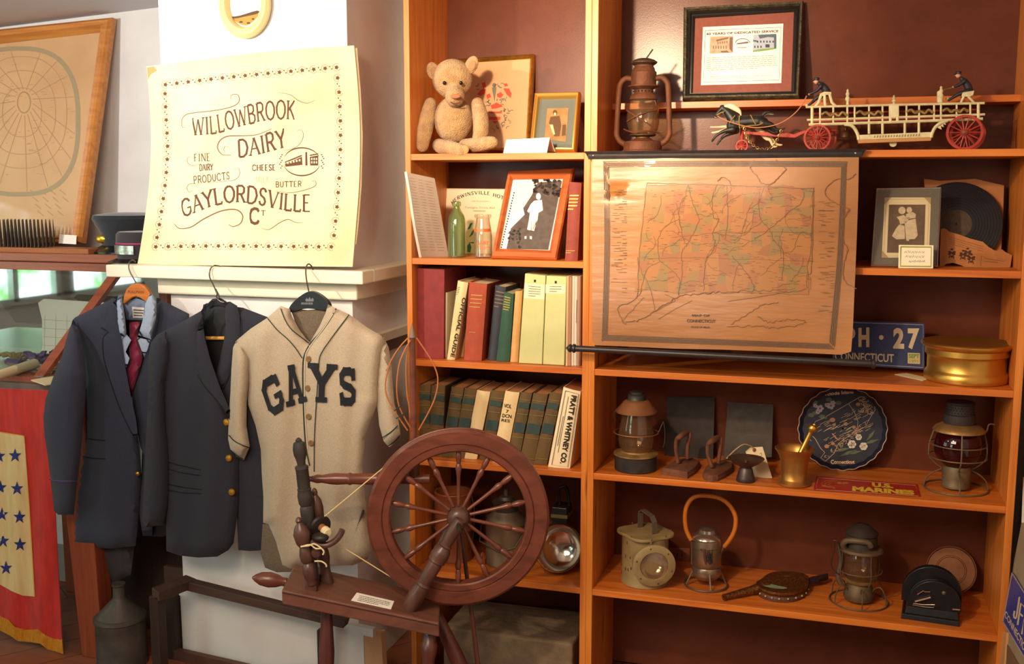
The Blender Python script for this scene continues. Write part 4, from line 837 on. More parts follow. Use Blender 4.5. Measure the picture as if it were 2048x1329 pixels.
# legs
def leg(p, q, prof): q = V(q); q.z = 0; turned('leg', p, q, prof, M_wl, 20)
pl = QF(*zw(452, 1060)) - WN * .08; q = QF(*zw(452, 1400)) - WN * .02
leg(pl, (q.x, q.y, 0), [(0, 11), (.12, 12), (.3, 15.5), (.45, 14), (.6, 9), (.66, 8), (.68, 11), (.7, 10), (.75, 9), (.95, 6), (1, 6)])
pr_ = QF(*zw(1028, 1185)) - WN * .05; q = QF(*zw(1000, 1460)) + WN * .05
leg(pr_, (q.x, q.y, 0), [(0, 13), (.08, 14), (.1, 17), (.16, 16), (.2, 12), (.5, 15), (.9, 8), (1, 7)])
pr_ = B + bk * .6 + dn * .6 - WE * .01; q = Q0(*zw(1420, 1500))
leg(pr_, (q.x, q.y - .02, 0), [(0, 11), (.1, 13), (.3, 16), (.5, 16), (.7, 11), (.75, 13), (1, 8)])
tv = MB(); tq = Q0(*zw(1000, 1600)); tv.box(tq.x - .2, tq.x + .1, tq.y - .1, tq.y + .1, .06, .08); tv.build('treadle', M_wl, sw_, smooth=0, bevel=.004)
# tension handle at the left end
ha = A + bk * .5 + dn * .5 + WE * .02; hb_ = QP(0)(*zw(66, 858))
turned('tension_handle', ha, hb_, [(0, 7), (.18, 7), (.2, 9), (.3, 9), (.42, 13), (.6, 15.5), (.8, 13), (.93, 7), (1, 2)], M_ww)
# mother-of-all with maidens
mo = ST_(*zw(395, 905)); mz = V((0, 0, .022))
mb = MB(); mb.lathe(mo + mz * .3 + WN * .035, [(.0155, 0), (.017, .006), (.015, .014), (.015, .13)], 20, -WN); mb.build('mother_of_all', M_wd, sw_)
QA, QB = QP(.06), QP(-.02)
turned('maiden', QA(*zw(392, 895)), QA(*zw(316, 530)), [(0, 9), (.06, 9), (.1, 12), (.2, 13.5), (.28, 12), (.32, 8), (.36, 12), (.44, 13), (.52, 11), (.56, 9), (.62, 14), (.75, 16.5), (.85, 12), (.92, 5), (.95, 7), (.98, 5), (1, 2)], M_wd)
turned('maiden', QB(*zw(475, 905)), QB(*zw(402, 372)), [(0, 13), (.06, 14), (.14, 11), (.2, 10), (.3, 13), (.36, 12), (.42, 9), (.6, 9), (.66, 8), (.7, 12), (.8, 13.5), (.88, 11), (.93, 5), (.96, 6), (.98, 5), (1, 2)], M_wd)
QT = QP(.02)
turned('distaff_post', QT(*zw(405, 860)), QT(*zw(317, 98)), [(0, 9), (.3, 9), (.38, 11), (.45, 13), (.5, 13), (.52, 11), (.54, 14), (.6, 15), (.625, 13), (.64, 14), (.645, 12), (.66, 12.5), (.78, 12.5), (.785, 13.5), (.8, 13), (.81, 8), (.84, 9), (.88, 12.5), (.92, 13.5), (.965, 11), (.975, 6), (.985, 6.5), (1, 2)], mat('grey_black_wood', '3c3634', .45, c2='2e2928', vs=20))
# bobbin, flyer, whorl
bc = QP(.03)(*zw(448, 590)); bx = (WN * .75 + WE * .5 + V((0, 0, -.15))).normalized()
mb = MB(); mb.lathe(bc, [(5 * WS, -.02), (21 * WS, -.02), (22.5 * WS, -.012), (20 * WS, -.006), (8 * WS, -.004)], 28, bx); mb.build('whorl', mat('black_wood', '241b1a', .5), sw_)
mb = MB(); mb.lathe(bc, [(8 * WS, -.01), (8 * WS, .012)], 18, bx); mb.build('bobbin', mat('bobbin_wood', '9a6238', .5), sw_)
mb = MB(); mb.lathe(bc, [(7 * WS, .012), (9.5 * WS, .015), (9.5 * WS, .03), (7 * WS, .034)], 18, bx); mb.build('yarn_wrap', mat('cream_yarn', 'e6d6ac', .9, c2='c9b98e', vs=300), sw_)
mb = MB(); fl = [QA(*zw(x, y)) for x, y in ((385, 660), (420, 676), (470, 682), (515, 660), (545, 625), (556, 598))]; mb.tube(cat_rom(fl, 5), [r * WS for r in [4] + [7.5] * 20 + [5, 4, 3, 2, 1]][:26] if False else 6.5 * WS, 12, flat=.8); mb.build('flyer_arm', M_wd, sw_)
mb = MB(); c = QA(*zw(435, 640)); mb.ell(c, .025, .02, .013, 16, 10); mb.build('flyer_body', mat('black_wood', '241b1a', .5), sw_)
mb = MB(); c = QA(*zw(415, 720)); mb.lathe(c, [(.0, -.015), (.014, -.012), (.016, .0), (.012, .012), (0, .014)], 18, WN); mb.build('tension_knob', M_wd, sw_)
mb = MB(); yz = QP(.085)
for pts in ([(330, 690), (375, 685), (400, 675), (430, 690), (455, 715), (450, 735)], [(330, 692), (380, 680), (410, 700), (440, 700)], [(405, 770), (440, 770), (465, 785), (470, 800)]): mb.tube(cat_rom([yz(*zw(*p)) for p in pts], 4), .0022, 6)
mb.build('yarn_end', mat('cream_yarn', 'e6d6ac', .9), sw_)
# drive band
mb = MB(); p1 = QP(.02)(*zw(440, 542)); p2 = QP(.02)(*zw(540, 682)); cyc = []
for k in range(61):
    a = math.radians(218) - math.radians(256) * k / 60; cyc.append(WC + (WE * math.cos(a) * 1 + V((0, 0, 1)) * -math.sin(a) * 1) * (R - .003))
a_up = math.radians(218)
arc = [WC + (WE * math.cos(a) - V((0, 0, 1)) * math.sin(a)) * (R - .004) for a in [math.radians(217) + math.radians(272) * k / 60 for k in range(61)]]
mb.tube([p1] + arc + [p2], .0016, 6); mb.build('drive_band', mat('cream_cord', 'd8bc84', .9), sw_)
# distaff arm and cage
QD = QP(-.045)
turned('distaff_arm', QD(*zw(352, 322)), QD(*zw(1030, 322)), [(0, 4), (.06, 6), (.1, 9), (.14, 8), (.2, 11), (.25, 12), (.34, 11), (.36, 13), (.38, 11), (.55, 12), (.7, 10), (.85, 10.5), (1, 10)], M_ww)
dz = lambda x, y: QD(*zd(x, y))
turned('distaff_rod', QD(828, 958), dz(433, 270), [(0, 9), (.05, 12), (.15, 12.5), (.25, 13), (.26, 12), (.27, 7), (1, 6)], M_ww, 16)
mb = MB(); mb.lathe(dz(433, 282), [(7.6 * WS, 0), (6 * WS, 6 * WS), (3 * WS, 18 * WS), (.6 * WS, 30 * WS)], 16); mb.build('distaff_tip', mat('grey_wood', '7a6458', .6), sw_)
M_rib = mat('bent_rib', 'b06a3c', .45)
for pts in ([(392, 285), (290, 400), (200, 560), (156, 780), (205, 960), (385, 1235)], [(432, 285), (360, 400), (300, 560), (280, 800), (312, 1000), (437, 1245)], [(415, 290), (385, 430), (368, 600), (378, 850), (402, 1000), (425, 1240)], [(474, 285), (560, 410), (650, 560), (694, 720), (650, 940), (498, 1232)]):
    mb = MB(); ext = .03 if pts[0][0] == 432 else 0
    P3 = [dz(x, y) + WN * ext * math.sin(PI * i / (len(pts) - 1)) for i, (x, y) in enumerate(pts)]; mb.tube(cat_rom(P3, 6), 1.5 * WS, 8); mb.build('cage_rib', M_rib, sw_)
for a, c in (((252, 1018), (328, 962)), ((272, 1098), (358, 1044))):
    mb = MB(); mb.tube([dz(*a) + WN * .02, dz(*c) + WN * .02], 1.3 * WS, 6); mb.build('cage_peg', M_pipe, sw_)
# label on the table
lc = [zw(635, 943), zw(838, 990), zw(820, 1033), zw(604, 985)]
mb = MB(); mb.prism([ST_(*p) + V((0, 0, .0006)) for p in lc], V((0, 0, .0012))); o = mb.build('exhibit_card', mat('white_card', 'f4efe4', .7), None, smooth=0); tag(o, 'small white exhibit card lying on the spinning wheel table', 'card')
sl2 = Pl(*[ST_(*p) + V((0, 0, .0018)) for p in lc[:3]])
f = bil(lc); decal('print', scribble([f(.1, .12), f(.92, .12), f(.9, .85), f(.12, .85)], 4, .35, 4), sl2, M_ink, o, .0008)
# ================================================================== LEFT BAY
z8 = lambda l: [(820 + x / 5.689, 100 + y / 5.689) for x, y in l]
z8a = lambda l: [(800 + x / 2.8895, 80 + y / 2.8895) for x, y in l]
zb = lambda l: [(800 + x / 3.02, 520 + y / 3.02) for x, y in l]
zl = lambda l: [(820 + x / 3.25, 920 + y / 3.25) for x, y in l]
zp = lambda l: [(860 + x / 8.053, 360 + y / 8.053) for x, y in l]
# ---- teddy bear
tb = thing('teddy_bear', 'old worn blond teddy bear sitting on the top shelf', 'teddy bear', on(905, .12, S[1]))
M_fur = mat('worn_mohair', 'c69a66', .95, c2='a87c4c', vs=40, bump=1, bs=260, sheen=.3)
bs_ = mpp(on(905, .12, S[1])); dwn = S[1]
def ept(x, y, Y): return at(x, y, Y)
def blob(name, x, y, Y, rx, ry, rd, rot=0, m=None, parent=None, rotx=0):
    b = MB(); M_ = Matrix.Rotation(-rot, 3, 'Y') @ Matrix.Rotation(rotx, 3, 'X'); b.ell(at(x, y, Y), rx * bs_, rd * bs_, ry * bs_, 24, 16, M_); return b
blob('', 907, 240, .12, 40, 46, 34).build('body', M_fur, tb)
b = blob('', 905, 158, .11, 41, 39, 36); b2 = blob('', 910, 193, .065, 19, 21, 24, 0, rotx=.25); b.v, b.f = b.v, b.f; k = len(b.v); b.v += b2.v; b.f += [[i + k for i in f] for f in b2.f]
hd = b.build('head', M_fur, tb, sub=0)
rm = hd.modifiers.new('blend', 'REMESH'); rm.mode = 'VOXEL'; rm.voxel_size = .0045; sm_ = hd.modifiers.new('soft', 'SMOOTH'); sm_.iterations = 10; sm_.factor = .5
for x, y, r in ((866, 142, .35), (943, 130, -.5)):
    b = blob('', x, y, .105, 13, 18, 6, r); b.build('ear', M_fur, tb)
    b = blob('', x + (1 if x > 900 else 2), y + 2, .1, 8, 12, 4, r); b.build('ear_lining', mat('ear_felt', '9a7450', .95), tb)
for x in (889, 922):
    b = MB(); b.ell(at(x, 166, .052), 3.6 * bs_, 3 * bs_, 3.8 * bs_, 14, 10); b.build('eye', mat('black_bead', '0c0a0a', .12), tb)
b = MB(); b.ell(at(911, 193, .022), 10 * bs_, 4 * bs_, 4.5 * bs_, 16, 10); b.build('nose', mat('pink_stitch', 'b0664c', .9, bump=.4, bs=300), tb)
b = MB(); p_ = [at(x, y, .028) for x, y in ((901, 204), (907, 207), (915, 207), (921, 204))]; b.tube(cat_rom(p_, 4), .0018, 6); b.build('mouth', mat('brown_thread', '5c3424', .9), tb)
def limb(name, pts, r, parent=tb):
    b = MB(); p = cat_rom([at(x, y, Y) for x, y, Y in pts], 6); n = len(p); rr = []
    for i in range(n):
        t = i / (n - 1) * (len(r) - 1); j = min(len(r) - 2, int(t)); rr.append((r[j] + (r[j + 1] - r[j]) * (t - j)) * bs_)
    b.tube(p, rr, 18)
    for e, rad in ((p[0], rr[0]), (p[-1], rr[-1])): b.ell(e, rad, rad, rad, 18, 12)
    o = b.build(name, M_fur, parent); rm = o.modifiers.new('blend', 'REMESH'); rm.mode = 'VOXEL'; rm.voxel_size = .004; s2_ = o.modifiers.new('soft', 'SMOOTH'); s2_.iterations = 6; return o
limb('arm', [(861, 208, .11), (855, 235, .09), (849, 265, .07), (845, 293, .055)], [13, 16, 16, 12])
limb('arm', [(955, 208, .11), (961, 235, .09), (962, 262, .07), (957, 284, .06)], [13, 16, 16, 13])
limb('leg', [(878, 291, .12), (885, 294, .07), (903, 296, .03), (924, 302, .012)], [14, 15, 14, 12])
limb('leg', [(930, 292, .12), (945, 291, .07), (965, 288, .04), (984, 285, .03)], [14, 15, 14, 12])
b = MB(); b.ell(at(929, 300, .004), 9 * bs_, 4 * bs_, 10 * bs_, 16, 10, Matrix.Rotation(.5, 3, 'Y')); b.build('foot_pad', mat('foot_felt', 'b08858', .95, bump=.4, bs=300), tb)
# ---- coat of arms in a thin gilt frame
sca = lean((882, 306), (1054, 301), (886, 121), .265, .318)
ca = thing('coat_of_arms', 'coat of arms print in a thin gilt frame standing behind the teddy bear', 'framed print', on(970, .28, S[1]))
M_gilt = mat('gilt_frame', 'c89a3c', .35, .85, c2='a87a28', vs=60)
picframe('frame', [(885, 121), (1069, 109), (1059, 303), (880, 308)], [(893, 129), (1061, 118), (1052, 295), (888, 300)], sca, [(0, .006), (.4, .012), (1, .004)], M_gilt, ca)
sheet('print_sheet', [(891, 127), (1063, 116), (1054, 297), (886, 302)], sca, mat('tan_paper', 'c79a70', .5, c2='bd8f66', vs=6, coat=.25), ca, .002)
zca = lambda l: [(920 + x / 7.38, 130 + y / 7.38) for x, y in l]
M_red = mat('heraldic_red', 'c2402a', .6)
red = [zca(l) for l in ([(250, 440), (300, 370), (380, 350), (370, 420), (310, 450)], [(320, 270), (370, 250), (385, 330), (340, 340)], [(390, 440), (440, 420), (460, 470), (400, 510)], [(545, 430), (600, 400), (640, 440), (600, 490), (550, 470)], [(640, 350), (720, 345), (760, 420), (750, 490), (690, 440)], [(650, 280), (690, 270), (710, 310), (660, 320)], [(450, 600), (540, 555), (640, 610), (540, 640), (470, 650)], [(415, 690), (620, 690), (615, 715), (415, 715)], [(415, 765), (600, 765), (590, 810), (420, 810)], [(470, 830), (560, 825), (520, 870)])]
decal('red_charges', red, sca, M_red, ca)
gr = [zca(circ(505, 300, 30, 35, 10)), zca([(470, 330), (540, 330), (530, 400), (510, 540), (480, 400)])]
for i in range(46):
    a = rnd.choice(((300, 330), (420, 480), (600, 480), (700, 420), (420, 600), (660, 650), (720, 700), (460, 950), (560, 930), (680, 900), (700, 800), (590, 330)))
    x, y = a[0] + rnd.uniform(-50, 50), a[1] + rnd.uniform(-60, 60); t0 = rnd.uniform(0, 6); r = rnd.uniform(14, 40)
    gr += ribbon(zca([(x + r * math.cos(t0 + k * .5), y + r * .8 * math.sin(t0 + k * .5)) for k in range(6)]), rnd.uniform(1.1, 2.4))
decal('mantling', gr, sca, mat('heraldic_grey', '6f6656', .6), ca, .0005)
# ---- small portrait in a gold frame
spf = lean((1062, 306), (1152, 306), (1072, 189), .13, .2)
pf = thing('photo_frame', 'small sepia portrait in a blue mat and bright gold frame on the top shelf', 'photo frame', on(1108, .14, S[1]))
O4 = z8([(1430, 505), (1942, 493), (1890, 1180), (1365, 1172)]); I4 = z8([(1478, 568), (1893, 558), (1848, 1128), (1420, 1122)])
picframe('frame', O4, I4, spf, [(0, .01), (.3, .018), (.6, .014), (.8, .015), (1, .005)], mat('bright_gold', 'e0b45a', .3, .75), pf)
sheet('mat_board', z8([(1470, 560), (1900, 550), (1855, 1135), (1412, 1130)]), spf, mat('slate_mat', '5e625c', .6, coat=.2), pf, .002, .002)
q = z8([(1560, 665), (1806, 660), (1772, 1046), (1530, 1012)]); decal('photo', [q], spf, mat('sepia', '8a6238', .5, c2='a07a4a', vs=30, coat=.2), pf, .0032)
decal('photo_figures', [z8(l) for l in (circ(1650, 715, 26, 34, 10), [(1600, 760), (1700, 750), (1720, 860), (1700, 980), (1640, 985), (1620, 900), (1580, 830)], circ(1752, 828, 10, 12, 8), [(1735, 850), (1775, 850), (1770, 970), (1725, 980)])], spf, mat('sepia_dark', '5a3c22', .5), pf, .004)
decal('photo_lights', [z8(l) for l in (circ(1650, 730, 14, 18, 8), [(1590, 850), (1625, 850), (1650, 960), (1630, 965)], circ(1752, 828, 6, 7, 6))], spf, mat('sepia_light', 'd8b888', .5), pf, .0048)
# ---- tent card
tc = thing('tent_card', 'folded white name card in front of the small gold portrait frame', 'card', on(1053, .06, S[1]))
stc = lean((1006, 308), (1094, 308), (1012, 279), .04, .062)
fq = z8([(1095, 1022), (1592, 996), (1556, 1195), (1060, 1195)])
M_wc = mat('white_card', 'f4efe4', .7)
pA, pB, pC, pD = P(stc, fq); pC.z = max(pC.z, S[1] + .0005); pD.z = max(pD.z, S[1] + .0005)
b = MB(); b.prism([pA, pB, pC, pD], V((0, .0012, 0))); b.prism([pA + V((0, .0013, 0)), pB + V((0, .0013, 0)), pB + V((.004, .05, -.04 - 0)), pA + V((.004, .05, -.04))], V((0, .0012, 0))); b.build('card_leaf', M_wc, tc, smooth=0)
decal('pencil_note', scribble(z8([(1150, 1050), (1430, 1035), (1400, 1150), (1130, 1160)]), 3, .18, 8), stc, mat('pencil', 'c4bcb0', .8), tc)
# ---- laminated sheet, poster, bottles, photograph, red book
lm = thing('laminated_sheet', 'curled laminated newspaper sheet leaning at the left end of the second shelf', 'sheet', on(850, .06, S[2]))
def ylm(x, y):
    u = (x - 808) / 90; v = (520 - y) / 175
    return .03 - .05 * max(0, v) ** 1.5 + .05 * (u - .5) + .05 * max(0, u) * (1 - v)
slm = lambda x, y: at(x, y, ylm(x, y))
edge_l = sm(z8a([(25, 762), (48, 900), (75, 1080), (110, 1258)]), 4); edge_r = sm(z8a([(282, 1258), (250, 1080), (222, 920), (200, 800)]), 4)
curved_sheet('sheet', edge_l + edge_r, slm, .0012, mat('laminate_grey', 'b09a88', .3, c2='a38d7b', vs=10), lm, 9)
tx = []
for c0, c1 in ((.14, .36), (.44, .62), (.68, .92)):
    for i in range(26):
        t = .06 + i * .034
        L0 = (edge_l[0][0] + (edge_l[-1][0] - edge_l[0][0]) * t ** 1.2, edge_l[0][1] + (edge_l[-1][1] - edge_l[0][1]) * t); R0 = (edge_r[-1][0] + (edge_r[0][0] - edge_r[-1][0]) * t ** 1.2, edge_r[-1][1] + (edge_r[0][1] - edge_r[-1][1]) * t)
        g = lambda u: (L0[0] + (R0[0] - L0[0]) * u, L0[1] + (R0[1] - L0[1]) * u)
        tx += ribbon([g(c0), g((c0 + c1) / 2), g(c1 - rnd.uniform(0, .06))], .8)
decal('newsprint', tx, slm, mat('newsprint_grey', '8d7a6b', .5), lm, .001)
decal('white_edge', ribbon([(x + 2.5, y) for x, y in edge_l], 5), slm, M_wc, lm, .0009)
sps = lean((876, 518), (1010, 520), (874, 378), .27, .31)
ps = thing('event_poster', 'cream hotel anniversary poster with arched green lettering behind the two bottles', 'poster', on(940, .28, S[2]))
sheet('paper', zp([(108, 135), (1290, 148), (1290, 1290), (270, 1280)]), sps, mat('poster_paper', 'f2e2c8', .7, c2='ead6b8', vs=5), ps, .001)
M_dg = mat('dark_green_print', '3c4632', .7)
afn = arc_fn(zp([(360, 410), (400, 360), (480, 305), (570, 268), (660, 245), (780, 232), (920, 240), (1050, 275), (1150, 310), (1270, 370)]), 6.5)
decal('arched_title', stroke_word('MERWINSVILLE', lambda u, v: afn(u * .66, v), wd=.17, asp=.62, gap=.25) + stroke_word('HOTEL', lambda u, v: afn(.72 + u * .28, v), wd=.17, asp=.62, gap=.25), sps, M_dg, ps)
M_gy = mat('olive_print', '8d8658', .7)
decal('subtitle', text('15th Anniversary', zp([(665, 330), (950, 332), (950, 360), (665, 358)])) + text('Twilight Trivia Ball', zp([(555, 430), (1045, 435), (1045, 475), (555, 470)])) + scribble(zp([(690, 490), (920, 492), (920, 515), (690, 513)]), 1, .6, 2), sps, M_gy, ps)
decal('teal_drawing', [zp(l) for l in ([(600, 800), (650, 700), (690, 690), (640, 790)], [(625, 930), (680, 830), (720, 780), (690, 880)], [(600, 1060), (640, 1010), (665, 1080), (650, 1170), (600, 1165)], [(610, 1010), (720, 1000), (700, 1025)])], sps, mat('teal_print', '2f7a70', .7), ps)
def bottle(name, label, cx, Y, prof, m, extra=None):
    o = thing(name, label, 'bottle', on(cx, Y, S[2])); s_ = mpp(on(cx, Y, S[2])); turn('glass_body', on(cx, Y, S[2]), prof, s_, m, o, 32); return o, s_
M_gg = glass('green_glass', 'dce6c4', 1.2, .07, 'b8c490', .1); M_cg = glass('clear_glass', 'faf6ee', 1.3, .07, 'e8e0d0', .035)
bottle('glass_bottle', 'tall pale green blob-top glass bottle on the second shelf', 914, .09, [(16, 0), (18, 1), (18, 62), (17.3, 74), (14.5, 84), (9, 92), (7, 97), (6.6, 100), (8.6, 101.5), (9, 107), (8.2, 110), (5, 110.5), (4.6, 100), (6, 92), (15, 80), (16.5, 60), (16.5, 3), (0, 2)], M_gg)
mb_, s_ = bottle('milk_bottle', 'short clear milk bottle with orange lettering beside the green bottle', 966, .085, [(17, 0), (18.5, 1.5), (18.5, 40), (17, 56), (14, 72), (13.5, 78), (16, 80), (17, 83), (16, 86), (13, 86), (12.4, 79), (13, 71), (16, 55), (17.4, 40), (17.4, 3), (0, 2)], M_cg)
c_ = on(966, .085, S[2])
b = MB()
for h0, h1 in ((52, 58),): b.lathe(c_, [(18.2 * s_, h0 * s_), (17.4 * s_, h1 * s_)], 20, a0=PI * 1.1, a1=PI * 1.9)
b.build('orange_band', mat('orange_enamel', 'c8602c', .4), mb_)
cyl = lambda x, y: at(x, y, .085 - math.sqrt(max(0, 1 - ((x - 966) / 19) ** 2)) * 18.7 * s_)
decal('orange_lettering', text('DAIRY', [(953, 482), (979, 482), (979, 490), (953, 490)], .03) + scribble([(953, 493), (979, 493), (979, 500), (953, 500)], 2, .5, 2), cyl, mat('orange_enamel', 'c8602c', .4), mb_, .0006)
spp = lean((986, 520), (1116, 523), (1018, 347), .05, .17)
wp = thing('photo_frame', 'photograph of a ballplayer in white in a reddish wooden frame on the second shelf', 'photo frame', on(1060, .08, S[2]))
z41 = lambda l: [(1040 + x / 10.225, 280 + y / 10.225) for x, y in l]
O4 = [(1019, 346), (1149, 340), (1115, 523), (985, 519)]; I4 = z8a([(655, 812), (945, 808), (868, 1222), (578, 1212)])
picframe('frame', O4, I4, spp, [(0, .012), (.15, .018), (.6, .018), (1, .008)], wood('red_frame_wood', 'b8602e', '9a4a22', 'x', 1, .35, .3), wp)
sheet('photo_sheet', z8a([(650, 808), (950, 804), (874, 1226), (572, 1216)]), spp, mat('photo_white', 'e8e2da', .35, coat=.2), wp, .002, .003)
ph = z8a([(662, 818), (935, 816), (856, 1214), (598, 1206)]); decal('photo_dark', [z8a([(680, 830), (936, 815), (857, 1214), (615, 1208), (640, 1090), (720, 1010)])], spp, mat('photo_dark', '4c403c', .35, c2='5c504a', vs=50, coat=.2), wp, .004)
decal('photo_sky', [z8a([(664, 820), (800, 817), (760, 900), (700, 990), (640, 1000)])], spp, mat('photo_sky', 'd8ccc4', .35), wp, .0044)
tre = []
for i in range(60): x, y = rnd.uniform(760, 930), rnd.uniform(815, 900); tre.append(z8a(circ(x, y + (930 - x) * -.1, rnd.uniform(5, 14), rnd.uniform(5, 12), 7)))
for i in range(40): x, y = rnd.uniform(620, 700), rnd.uniform(1090, 1200); tre.append(z8a(circ(x, y, rnd.uniform(3, 9), rnd.uniform(3, 8), 7)))
decal('photo_leaves', tre, spp, mat('photo_black', '2c2422', .4), wp, .0048)
decal('ballplayer', [z8a(l) for l in (circ(800, 905, 14, 20, 10), [(775, 930), (820, 925), (826, 985), (800, 1000), (795, 1040), (770, 1100), (745, 1100), (735, 1095), (745, 1040), (752, 990), (745, 1000), (735, 990), (755, 950)], [(757, 1040), (790, 1045), (775, 1105), (755, 1100)], [(720, 1135), (732, 1135), (730, 1150), (720, 1150)], [(750, 1135), (762, 1135), (762, 1153), (750, 1150)])], spp, mat('photo_white', 'e8e2da', .35), wp, .0054)
decal('side_caption', [p for i in range(22) for p in [z8a(box4(655 - i * 3.5, 880 + i * 15, 662 - i * 3.5, 888 + i * 15))]], spp, M_ink, wp, .0054)
# ---- books
def bookmesh(label, q, Y, depth, mc, group, pages='d8c4a0', name='book', board=.0028, over=.003, spine_extra=None, zmin=None):
    tl, tr, br, bl = q; p = [at(*c, Y) for c in q]
    for i in (2, 3):
        if zmin: p[i].z = zmin
    o = thing(name, label, 'book', (p[2] + p[3]) / 2, group); tl, tr, br, bl = p
    w = (tr - tl).normalized(); dp = V((0, depth, 0)); b = MB()
    for a, c, s_ in ((tl, bl, 1), (tr, br, -1)): b.prism([a, a + w * board * s_, c + w * board * s_, c], dp)
    sd = V((0, .003, 0)); mid = []
    n = 6; fr = [tl + (tr - tl) * i / n + V((0, -.006 * math.sin(PI * i / n), 0)) for i in range(n + 1)]; fb = [bl + (br - bl) * i / n + V((0, -.006 * math.sin(PI * i / n), 0)) for i in range(n + 1)]
    b.prism(fr + [tr + sd, tl + sd], (bl - tl)) if False else b.add(fr + fb + [x + V((0, .004, 0)) for x in fr] + [x + V((0, .004, 0)) for x in fb], [(i, i + 1, n + 2 + i, n + 1 + i) for i in range(n)] + [(2 * n + 2 + i, 3 * n + 3 + i, 3 * n + 4 + i, 2 * n + 3 + i) for i in range(n)] + [(i, 2 * n + 2 + i, 2 * n + 3 + i, i + 1) for i in range(n)])
    b.build('cover', mc, o, smooth=40)
    up = (tl - bl).normalized(); b = MB()
    b.prism([tl + w * board - up * over + sd, tr - w * board - up * over + sd, br - w * board + up * .001 + sd, bl + w * board + up * .001 + sd], V((0, depth - .006, 0))); b.build('pages', mat('pages_' + pages, pages, .9), o, smooth=0)
    return o, (lambda x, y: at(x, y, Y - .0062))
def cloth(n, c, c2=None): return mat('book_' + n, c, .7, c2=c2 or c, vs=40, bump=.1, bs=400)
def spine_text(o, s, surf, q, m, bold=0): decal('spine_lettering', text(s, q, bold), surf, m, o)
M_gold = mat('gold_stamp', 'c8a050', .4, .4)
G3 = 'books and boxes on the third shelf'
z3 = S[3] + .0008
o, s_ = bookmesh('red clothbound book standing at the right end of the second shelf', [(1139, 364), (1163, 366), (1155, 525), (1130, 522)], .035, .17, cloth('brown_red', '8a3c30', '7c3328'), None)
decal('spine_lettering', scribble([(1140, 388), (1158, 388), (1153, 422), (1135, 422)], 5, .4, 3) + scribble([(1132, 500), (1150, 500), (1149, 508), (1131, 508)], 2, .3, 4), s_, M_gold, o)
o, s_ = bookmesh('wide maroon clothbound volume at the left end of the third shelf', zb([(105, 50), (268, 58), (264, 600), (107, 592)]), .04, .2, cloth('maroon', '8c3030', '7e2a2a'), G3, zmin=z3)
o, s_ = bookmesh('thin white pamphlet beside the wide maroon volume', zb([(275, 197), (287, 197), (280, 602), (266, 600)]), .06, .16, mat('pamphlet_white', 'e8dcc4', .7), G3, 'e8dcc4', 'pamphlet', .001, .0005, zmin=z3)
zz = [(350, 125), (412, 138), (330, 610), (284, 602)]
o, s_ = bookmesh('tall cream book lettered OFFICIAL GUIDE on the third shelf', zb(zz), .03, .16, mat('guide_cream', 'e6cc98', .7, c2='d8b880', vs=20), G3, 'c8a878', zmin=z3)
gq = zb([(398, 225), (402, 236), (325, 594), (308, 592)])
def vert_text(s, top, bot, h):  # reads downward
    dx, dy = bot[0] - top[0], bot[1] - top[1]; L = math.hypot(dx, dy); nx, ny = -dy / L * h / 2, dx / L * h / 2
    return [(top[0] - nx, top[1] - ny), (bot[0] - nx, bot[1] - ny), (bot[0] + nx, bot[1] + ny), (top[0] + nx, top[1] + ny)]
t0, t1 = zb([(388, 228), (315, 588)])
decal('spine_lettering', text('OFFICIAL GUIDE', vert_text('', t0, t1, 7.5), .025), s_, M_ink, o)
decal('spine_small_print', scribble(zb([(346, 160), (362, 162), (352, 215), (338, 213)]), 5, .3, 6), s_, M_ink, o)
o, s_ = bookmesh('narrow tan paperback squeezed between the official guide and the thick red book', zb([(404, 300), (412, 300), (384, 608), (340, 610)]), .09, .1, mat('tan_paperback', 'c89e6c', .8), G3, zmin=z3)
o, s_ = bookmesh('thick brick red book with faded gilt lines on the third shelf', zb([(418, 132), (526, 148), (492, 615), (386, 602)]), .035, .17, cloth('brick', 'a8482e', '9a4029'), G3, zmin=z3)
decal('spine_lettering', scribble(zb([(430, 200), (500, 205), (490, 300), (418, 295)]), 4, .25, 9) + scribble(zb([(418, 432), (470, 436), (468, 446), (416, 442)]), 1, .4, 3), s_, M_gold, o)
o, s_ = bookmesh('navy blue clothbound book beside the thick brick red book', zb([(576, 152), (640, 166), (582, 612), (530, 602)]), .06, .15, cloth('navy', '3a3c44', '32343c'), G3, zmin=z3)
decal('spine_lettering', scribble(zb([(580, 180), (632, 190), (620, 300), (566, 290)]), 5, .3, 5), s_, mat('faded_stamp', '8a6a52', .6), o)
o, s_ = bookmesh('dark green clothbound book with yellow stamped title', zb([(630, 190), (688, 208), (662, 624), (582, 616)]), .05, .15, cloth('green', '2f5440', '294a38'), G3, zmin=z3)
decal('spine_lettering', scribble(zb([(632, 215), (668, 225), (660, 312), (620, 305)]), 6, .4, 5), s_, mat('yellow_stamp', 'b8a040', .6), o)
o, s_ = bookmesh('thin tan pamphlet between the green book and the pale green boxes', zb([(697, 190), (740, 186), (712, 630), (666, 624)]), .045, .15, mat('tan_paper_cover', 'd8a468', .8, c2='c89258', vs=30), G3, zmin=z3)
M_box = mat('pale_green_box', 'c8c48a', .7, c2='bcb87c', vs=12)
